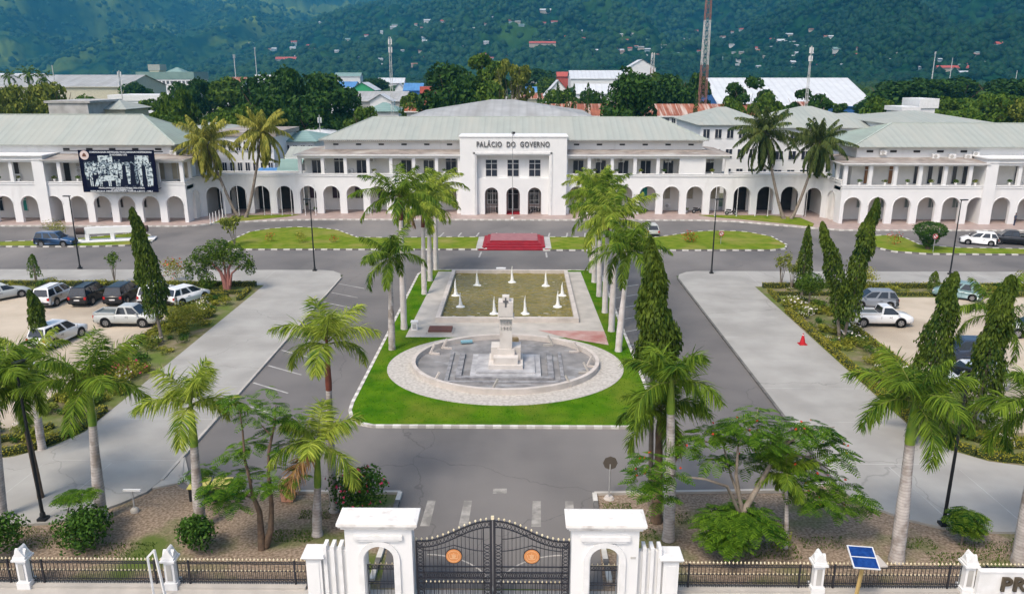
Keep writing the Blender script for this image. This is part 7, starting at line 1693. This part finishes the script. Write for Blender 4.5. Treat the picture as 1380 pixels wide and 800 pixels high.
# small conifers
for i, (px, pyb, pyt) in enumerate([(727,155,118),(740,155,125),(752,155,112),(765,157,117),(774,150,114),(793,150,112),(939,165,122)]):
    Y = 178 if px < 900 else 185; x, h = GY(px, pyt, Y); column_tree((x, Y), h, .8, 'slim cypress like tree behind the palace roof, '+ORD[i], (0, 0), 500+i, 500, 1.0, .2, .6, L_dark, group='slim conifers behind the palace')
for i, (px, pyt, Y, lab) in enumerate([(38, 92, 250, 'small coconut palm at the far left over the warehouse'), (58, 98, 260, 'second small coconut palm at the far left, shorter'), (12, 96, 280, 'leaning coconut palm at the far left edge'), (225, 158, 140, 'small palm peeping over the left wing roof'), (310,150,150,'small palm over the flat roofed office')]):
    x, h = GY(px, pyt+6, Y); t = thing('coconut_palm', (x, Y, 0), lab, 'palm tree', None); MB().tube([(0,0,0),(.3,0,h*.6),(0,0,h)], [.2,.15,.1], 6).build('trunk', trunkg, t); palm_crown(600+i, (0, 0, h), 14, 3.6, .9, 16, .22, [L_mid, L_dead], t, 0, rachis=False, e_lo=-.8)
# random town filler: trees and small houses between 230 m and 850 m
rg = random.Random(21); k = 0
WORDS = ['near','middle','far']
for i in range(170):
    Y = 240+610*rg.random()**.8; u = rg.uniform(-.72, .72); x = u*Y
    px = 702+FPX*u
    if 960 < px < 1190 and Y < 370: continue
    if (-60 < px < 270 and 300 < Y < 480): continue
    h = 7+5*rg.random()
    if 430 < px < 580 and Y < 480: h *= .6
    if rg.random() < .62:
        tree(['round','wide','open'][i % 3], i % 3, [L_dark, L_mid, L_dark][i % 3], (x, Y, 0), h, h*(.9+.6*rg.random()), 'small %s town tree, %.0f m behind the palace, %.0f m %s' % (['dark round','mid green broad','dark loose'][i % 3], Y-137, abs(x), 'left' if x < 0 else 'right'), 'town trees', 'town_tree')
    else:
        w_ = 9+8*rg.random(); hh = 3.2+2.5*rg.random(); rfm, rn = rg.choice([(whiteroof,'white'),(rust,'rusty'),(tealroof,'teal'),(paleroof,'grey'),(redroof,'red'),(blueroof,'blue')])
        t = thing('town_house', (x, Y, 0), 'low %s roofed house, %.0f m behind the palace, %.0f m %s' % (rn, Y-137, abs(x), 'left' if x < 0 else 'right'), 'house', 'town houses')
        q = MB(); q.box(-w_/2, w_/2, 0, 8, -.5, hh); q.build('wall', rg.choice([white, creamwall, greywall]), t)
        q = MB(); q.add([(-w_/2-.5,-.6,hh),(w_/2+.5,-.6,hh),(w_/2+.5,4,hh+2),(-w_/2-.5,4,hh+2),(w_/2+.5,8.6,hh),(-w_/2-.5,8.6,hh)], [(0,1,2,3),(3,2,4,5)]); q.build('roof', rfm, t)
# ================================================================ hills
_NT = {}
def vnoise(x, y, seed):
    T = _NT.setdefault(seed, np.random.default_rng(seed).random((256, 256))) if seed not in _NT else _NT[seed]
    xi = np.floor(x).astype(int); yi = np.floor(y).astype(int); fx = x-xi; fy = y-yi; fx = fx*fx*(3-2*fx); fy = fy*fy*(3-2*fy)
    a = T[xi & 255, yi & 255]; b = T[(xi+1) & 255, yi & 255]; c = T[xi & 255, (yi+1) & 255]; d = T[(xi+1) & 255, (yi+1) & 255]
    return (a*(1-fx)+b*fx)*(1-fy)+(c*(1-fx)+d*fx)*fy
def fbm(x, y, seed, o=4, g=.5):
    s = 0; a = 1; n = 0
    for k in range(o): s = s+a*vnoise(x*2**k+13.1*k, y*2**k+7.7*k, seed+k); n += a; a *= g
    return s/n
def ridge(name, D0, Dc, sky_pts, seed, cols, rows, canopy, mat_, gul=.42, pw_=1.15):
    us = np.array([ray(p[0], p[1]).x/ray(p[0], p[1]).y for p in sky_pts]); zs = np.array([H_at(p[0], p[1], Dc) for p in sky_pts])
    def hf(x, y):
        u = (x-CX)/y; zc = np.interp(u, us, zs); dc = Dc*(1+.10*(fbm(u*5, u*0+3.3, seed+9, 2)-.5)); zc = zc*dc/Dc
        t = (y-D0)/(dc-D0)
        base = np.where(t < 1, np.clip(t, 0, 1)**pw_, np.clip(1-(t-1)*1.5, 0, 1))
        rn = 1-np.abs(2*fbm(x/420+5, y/760, seed, 4)-1)*2.0
        r2 = 1-np.abs(2*fbm(x/160, y/260, seed+3, 3)-1)*2.0
        env = np.clip(t*3, 0, 1)*np.where(t < 1, 1-.75*np.clip(t, 0, 1)**3, .25)
        z = zc*base+zc*env*gul*(rn-.45)*1.1+zc*env*.07*(r2-.4)
        z = z+canopy*(vnoise(x/17, y/17, seed+5)+.6*vnoise(x/9, y/9, seed+6)-.8)*np.clip(t*12, 0, 1)
        return np.where(t < -.02, -8, z-1)
    yr = D0+(Dc*1.22-D0)*np.linspace(-.03, 1, rows)**1.0; uc = np.linspace(-.95, .95, cols)
    Yg, Ug = np.meshgrid(yr, uc, indexing='ij'); Xg = CX+Ug*Yg; Z = hf(Xg, Yg)
    V = np.stack([Xg, Yg, Z], -1).reshape(-1, 3)
    r_, c_ = np.meshgrid(np.arange(rows-1), np.arange(cols-1), indexing='ij'); a = (r_*cols+c_).ravel()
    F = np.stack([a, a+1, a+cols+1, a+cols], 1)
    o = link_mesh(name, np_mesh(name, V, F, mat_, smooth=True)); o['kind'] = 'structure'
    return hf
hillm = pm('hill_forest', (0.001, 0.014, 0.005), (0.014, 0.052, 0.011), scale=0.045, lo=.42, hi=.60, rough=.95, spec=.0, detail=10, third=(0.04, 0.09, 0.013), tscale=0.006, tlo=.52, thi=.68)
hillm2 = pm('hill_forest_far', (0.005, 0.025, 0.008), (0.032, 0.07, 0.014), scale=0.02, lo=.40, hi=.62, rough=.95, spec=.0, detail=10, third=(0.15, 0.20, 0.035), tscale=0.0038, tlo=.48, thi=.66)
h1 = ridge('near_hill', 1050, 2300, [(-700,108),(500,106),(650,102),(730,97),(800,84),(870,74),(940,62),(1000,40),(1075,6),(1150,-16),(1300,-50),(2000,-90)], 3, 1100, 330, 11, hillm)
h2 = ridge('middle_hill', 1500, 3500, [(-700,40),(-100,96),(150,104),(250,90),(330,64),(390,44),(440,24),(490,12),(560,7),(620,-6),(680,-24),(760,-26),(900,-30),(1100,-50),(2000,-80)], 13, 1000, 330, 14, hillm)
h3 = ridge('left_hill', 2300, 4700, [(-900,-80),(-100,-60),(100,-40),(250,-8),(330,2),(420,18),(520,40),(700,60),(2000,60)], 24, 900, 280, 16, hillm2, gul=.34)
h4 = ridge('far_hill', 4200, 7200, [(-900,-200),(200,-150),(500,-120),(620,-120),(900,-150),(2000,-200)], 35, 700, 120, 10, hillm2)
def on_hill(px, py):
    d = ray(px, py); D = np.arange(1060, 5200, 5.0); x = CX+d.x/d.y*D; z = CH+d.z/d.y*D
    top = np.maximum(np.maximum(h1(x, D), h2(x, D)), h3(x, D)); k = np.nonzero(top > z)[0]
    if len(k) == 0: return None
    return (float(x[k[0]]), float(D[k[0]]), float(z[k[0]]))
HW = [pm_get('house_wall_pale', (0.7, 0.68, 0.64)), pm_get('house_wall_tan', (0.5, 0.42, 0.34)), pm_get('house_wall_grey', (0.5, 0.5, 0.5)), pm_get('house_wall_blue', (0.3, 0.38, 0.42))]
def hill_house(px, py, w_, h_, rfm, wall, lab, grp='houses scattered on the hills', d_=8):
    p = on_hill(px, py)
    if not p: return
    s = p[1]/FPX; W = max(5, w_*s); Hh = max(2.5, h_*s)
    t = thing('hillside_house', (p[0], p[1]-4, p[2]+.5), lab, 'house', grp)
    q = MB(); q.box(-W/2, W/2, 0, d_, -4, Hh*.5+.6); q.build('wall', HW[int(px*7) % 4], t)
    z0 = Hh*.5+.6
    q = MB(); q.add([(-W/2-.5,-1,z0),(W/2+.5,-1,z0),(W/2+.5,d_/2,z0+Hh*.5),(-W/2-.5,d_/2,z0+Hh*.5),(W/2+.5,d_+1,z0),(-W/2-.5,d_+1,z0)], [(0,1,2,3),(3,2,4,5)]); q.build('roof', rfm, t)
HH = [(386,84,40,6,redroof,'long red roofed building at the foot of the left hill'),(398,78,12,3,whiteroof,'white roof just above the long red roofed building'),(731,62,34,5,redroof,'pinkish long building on the middle hill'),(752,66,20,3,whiteroof,'white roof right beside the pinkish long building'),(735,17,14,4,whiteroof,'white house high on the middle hill'),(576,30,9,3,whiteroof,'white house high near the ridge left of centre'),(598,31,8,3,redroof,'small reddish house high near the ridge left of centre'),
 (1283,96,42,6,redroof,'long bright red roofs at the foot of the right hill'),(1306,90,22,5,redroof,'second red roof at the foot of the right hill'),(1298,101,24,4,whiteroof,'grey white arched roof below the red roofs'),(1203,83,10,3,whiteroof,'pale house on the right hill left of the red roofs'),(1348,64,14,6,redroof,'reddish house high on the right hill'),(1055,59,16,5,whiteroof,'house group on the right hill, biggest pale roof'),(1063,49,9,3,whiteroof,'pale house above the biggest pale roof on the right hill'),(1128,70,12,5,tealroof,'bluish white house on the right hill'),(1120,52,8,3,whiteroof,'small white house on the right hill, upper'),(1070,87,10,4,whiteroof,'pale house low on the right hill'),(1116,53,12,4,rust,'rusty house on the right hill, upper')]
for a in HH: hill_house(a[0], a[1], a[2], a[3], a[4], white, a[5])
rg = random.Random(5)
def zone(n, xa, xb, ya, yb, nm):
    for i in range(n):
        px, py = rg.uniform(xa, xb), rg.uniform(ya, yb); rfm, rn = rg.choice([(whiteroof,'white'),(whiteroof,'pale'),(tealroof,'greenish'),(redroof,'reddish'),(paleroof,'grey'),(rust,'rusty')])
        hill_house(px, py, rg.uniform(3.5, 8.5), rg.uniform(1.8, 3.0), rfm, white, 'tiny %s roofed house, %s, %.0f%% across, %.1f%% up' % (rn, nm, px/13.8, 100-py/8), d_=6)
zone(40, 780, 950, 42, 88, 'slope left of the tower'); zone(34, 960, 1160, 40, 95, 'slope right of the tower'); zone(44, 410, 640, 30, 92, 'hill left of centre'); zone(34, 640, 800, 20, 92, 'hill near the centre'); zone(14, 1180, 1380, 60, 102, 'the foot of the right hill'); zone(12, 330, 420, 55, 95, 'the foot of the left hill')
# wood on the plain at the foot of the hills
rng = np.random.default_rng(77)
def ico():
    bm = bmesh.new(); bmesh.ops.create_icosphere(bm, subdivisions=2, radius=1); v = np.array([x.co[:] for x in bm.verts]); f = np.array([[y.index for y in x.verts] for x in bm.faces]); bm.free(); return v, f
iv, if_ = ico()
n = 5200; Y = 430+1250*rng.random(n)**.8; u = rng.uniform(-.8, .8, n); X = u*Y
pxs = 702+FPX*u
keep = ~((Y < 620) & (rng.random(n) < .55)); Y, X = Y[keep], X[keep]; n = len(Y)
rad = rng.uniform(3.5, 7.5, n); hh = rng.uniform(6, 12.5, n)
V = np.empty((n, len(iv), 3), np.float32); jit = 1+.22*rng.normal(size=(n, len(iv), 1))
P = iv[None]*jit; V[..., 0] = X[:, None]+P[..., 0]*rad[:, None]; V[..., 1] = Y[:, None]+P[..., 1]*rad[:, None]; V[..., 2] = hh[:, None]*.62+P[..., 2]*(hh*.42)[:, None]
F = (if_[None]+(np.arange(n)*len(iv))[:, None, None]).reshape(-1, 3)
woodm = leafmat('far_wood', (0.012, 0.036, 0.010), (0.045, 0.085, 0.018), .05)
tag(link_mesh('woodland', np_mesh('woodland', V.reshape(-1, 3), F, woodm)), 'far dark green wood and tree cover on the plain before the hills', 'woodland', kind='stuff')
def hill_trees(hf, n, ua, ub, Da, Db, r0, r1, seed, label, hm=None, thr=.57):
    rng = np.random.default_rng(seed); bm = bmesh.new(); bmesh.ops.create_icosphere(bm, subdivisions=1, radius=1); v = np.array([x.co[:] for x in bm.verts]); f = np.array([[y.index for y in x.verts] for x in bm.faces]); bm.free()
    Y = Da+(Db-Da)*rng.random(n); X = CX+rng.uniform(ua, ub, n)*Y; Z = hf(X, Y); d = fbm(X/90, Y/90, seed, 3); k = (Z > 3) & (d+.12*rng.normal(size=n) < thr)
    X, Y, Z = X[k], Y[k], Z[k]; n = len(X); r = rng.uniform(r0, r1, n); P = v[None]*(1+.25*rng.normal(size=(n, len(v), 1)))
    V = np.stack([X[:, None]+P[..., 0]*r[:, None], Y[:, None]+P[..., 1]*r[:, None], Z[:, None]+P[..., 2]*r[:, None]*.9+r[:, None]*.35], -1).reshape(-1, 3)
    F = (f[None]+(np.arange(n)*len(v))[:, None, None]).reshape(-1, 3)
    tag(link_mesh('hill_forest', np_mesh('hill_forest', V, F, hm or HT)), label, 'forest', kind='stuff')
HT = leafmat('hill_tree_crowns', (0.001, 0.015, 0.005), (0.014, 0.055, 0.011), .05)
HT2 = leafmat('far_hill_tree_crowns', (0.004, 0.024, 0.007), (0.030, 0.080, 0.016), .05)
hill_trees(h1, 34000, -.25, .75, 1080, 2350, 4.0, 8.5, 91, 'forest of small crowns covering the dark green right hill')
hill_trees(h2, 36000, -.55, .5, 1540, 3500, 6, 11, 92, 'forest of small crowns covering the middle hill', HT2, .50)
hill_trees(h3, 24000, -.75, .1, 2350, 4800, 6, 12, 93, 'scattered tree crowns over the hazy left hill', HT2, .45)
# ================================================================ air
hz = MB(); hz.box(-8500, 8500, -70, 9500, -9.5, 1500)
hm_ = bpy.data.materials.new('haze'); hm_.use_nodes = True; nt = hm_.node_tree
for nd in list(nt.nodes):
    if nd.type != 'OUTPUT_MATERIAL': nt.nodes.remove(nd)
pv = nt.nodes.new('ShaderNodeVolumePrincipled'); pv.inputs['Color'].default_value = (0.12, 0.60, 1.0, 1); pv.inputs['Density'].default_value = 0.00016; pv.inputs['Anisotropy'].default_value = 0.2
nt.links.new(pv.outputs[0], nt.nodes['Material Output'].inputs['Volume'])
o = hz.build('haze', hm_); o['kind'] = 'stuff'; o['label'] = 'thin blue haze in the air over town and hills'; o['category'] = 'haze'
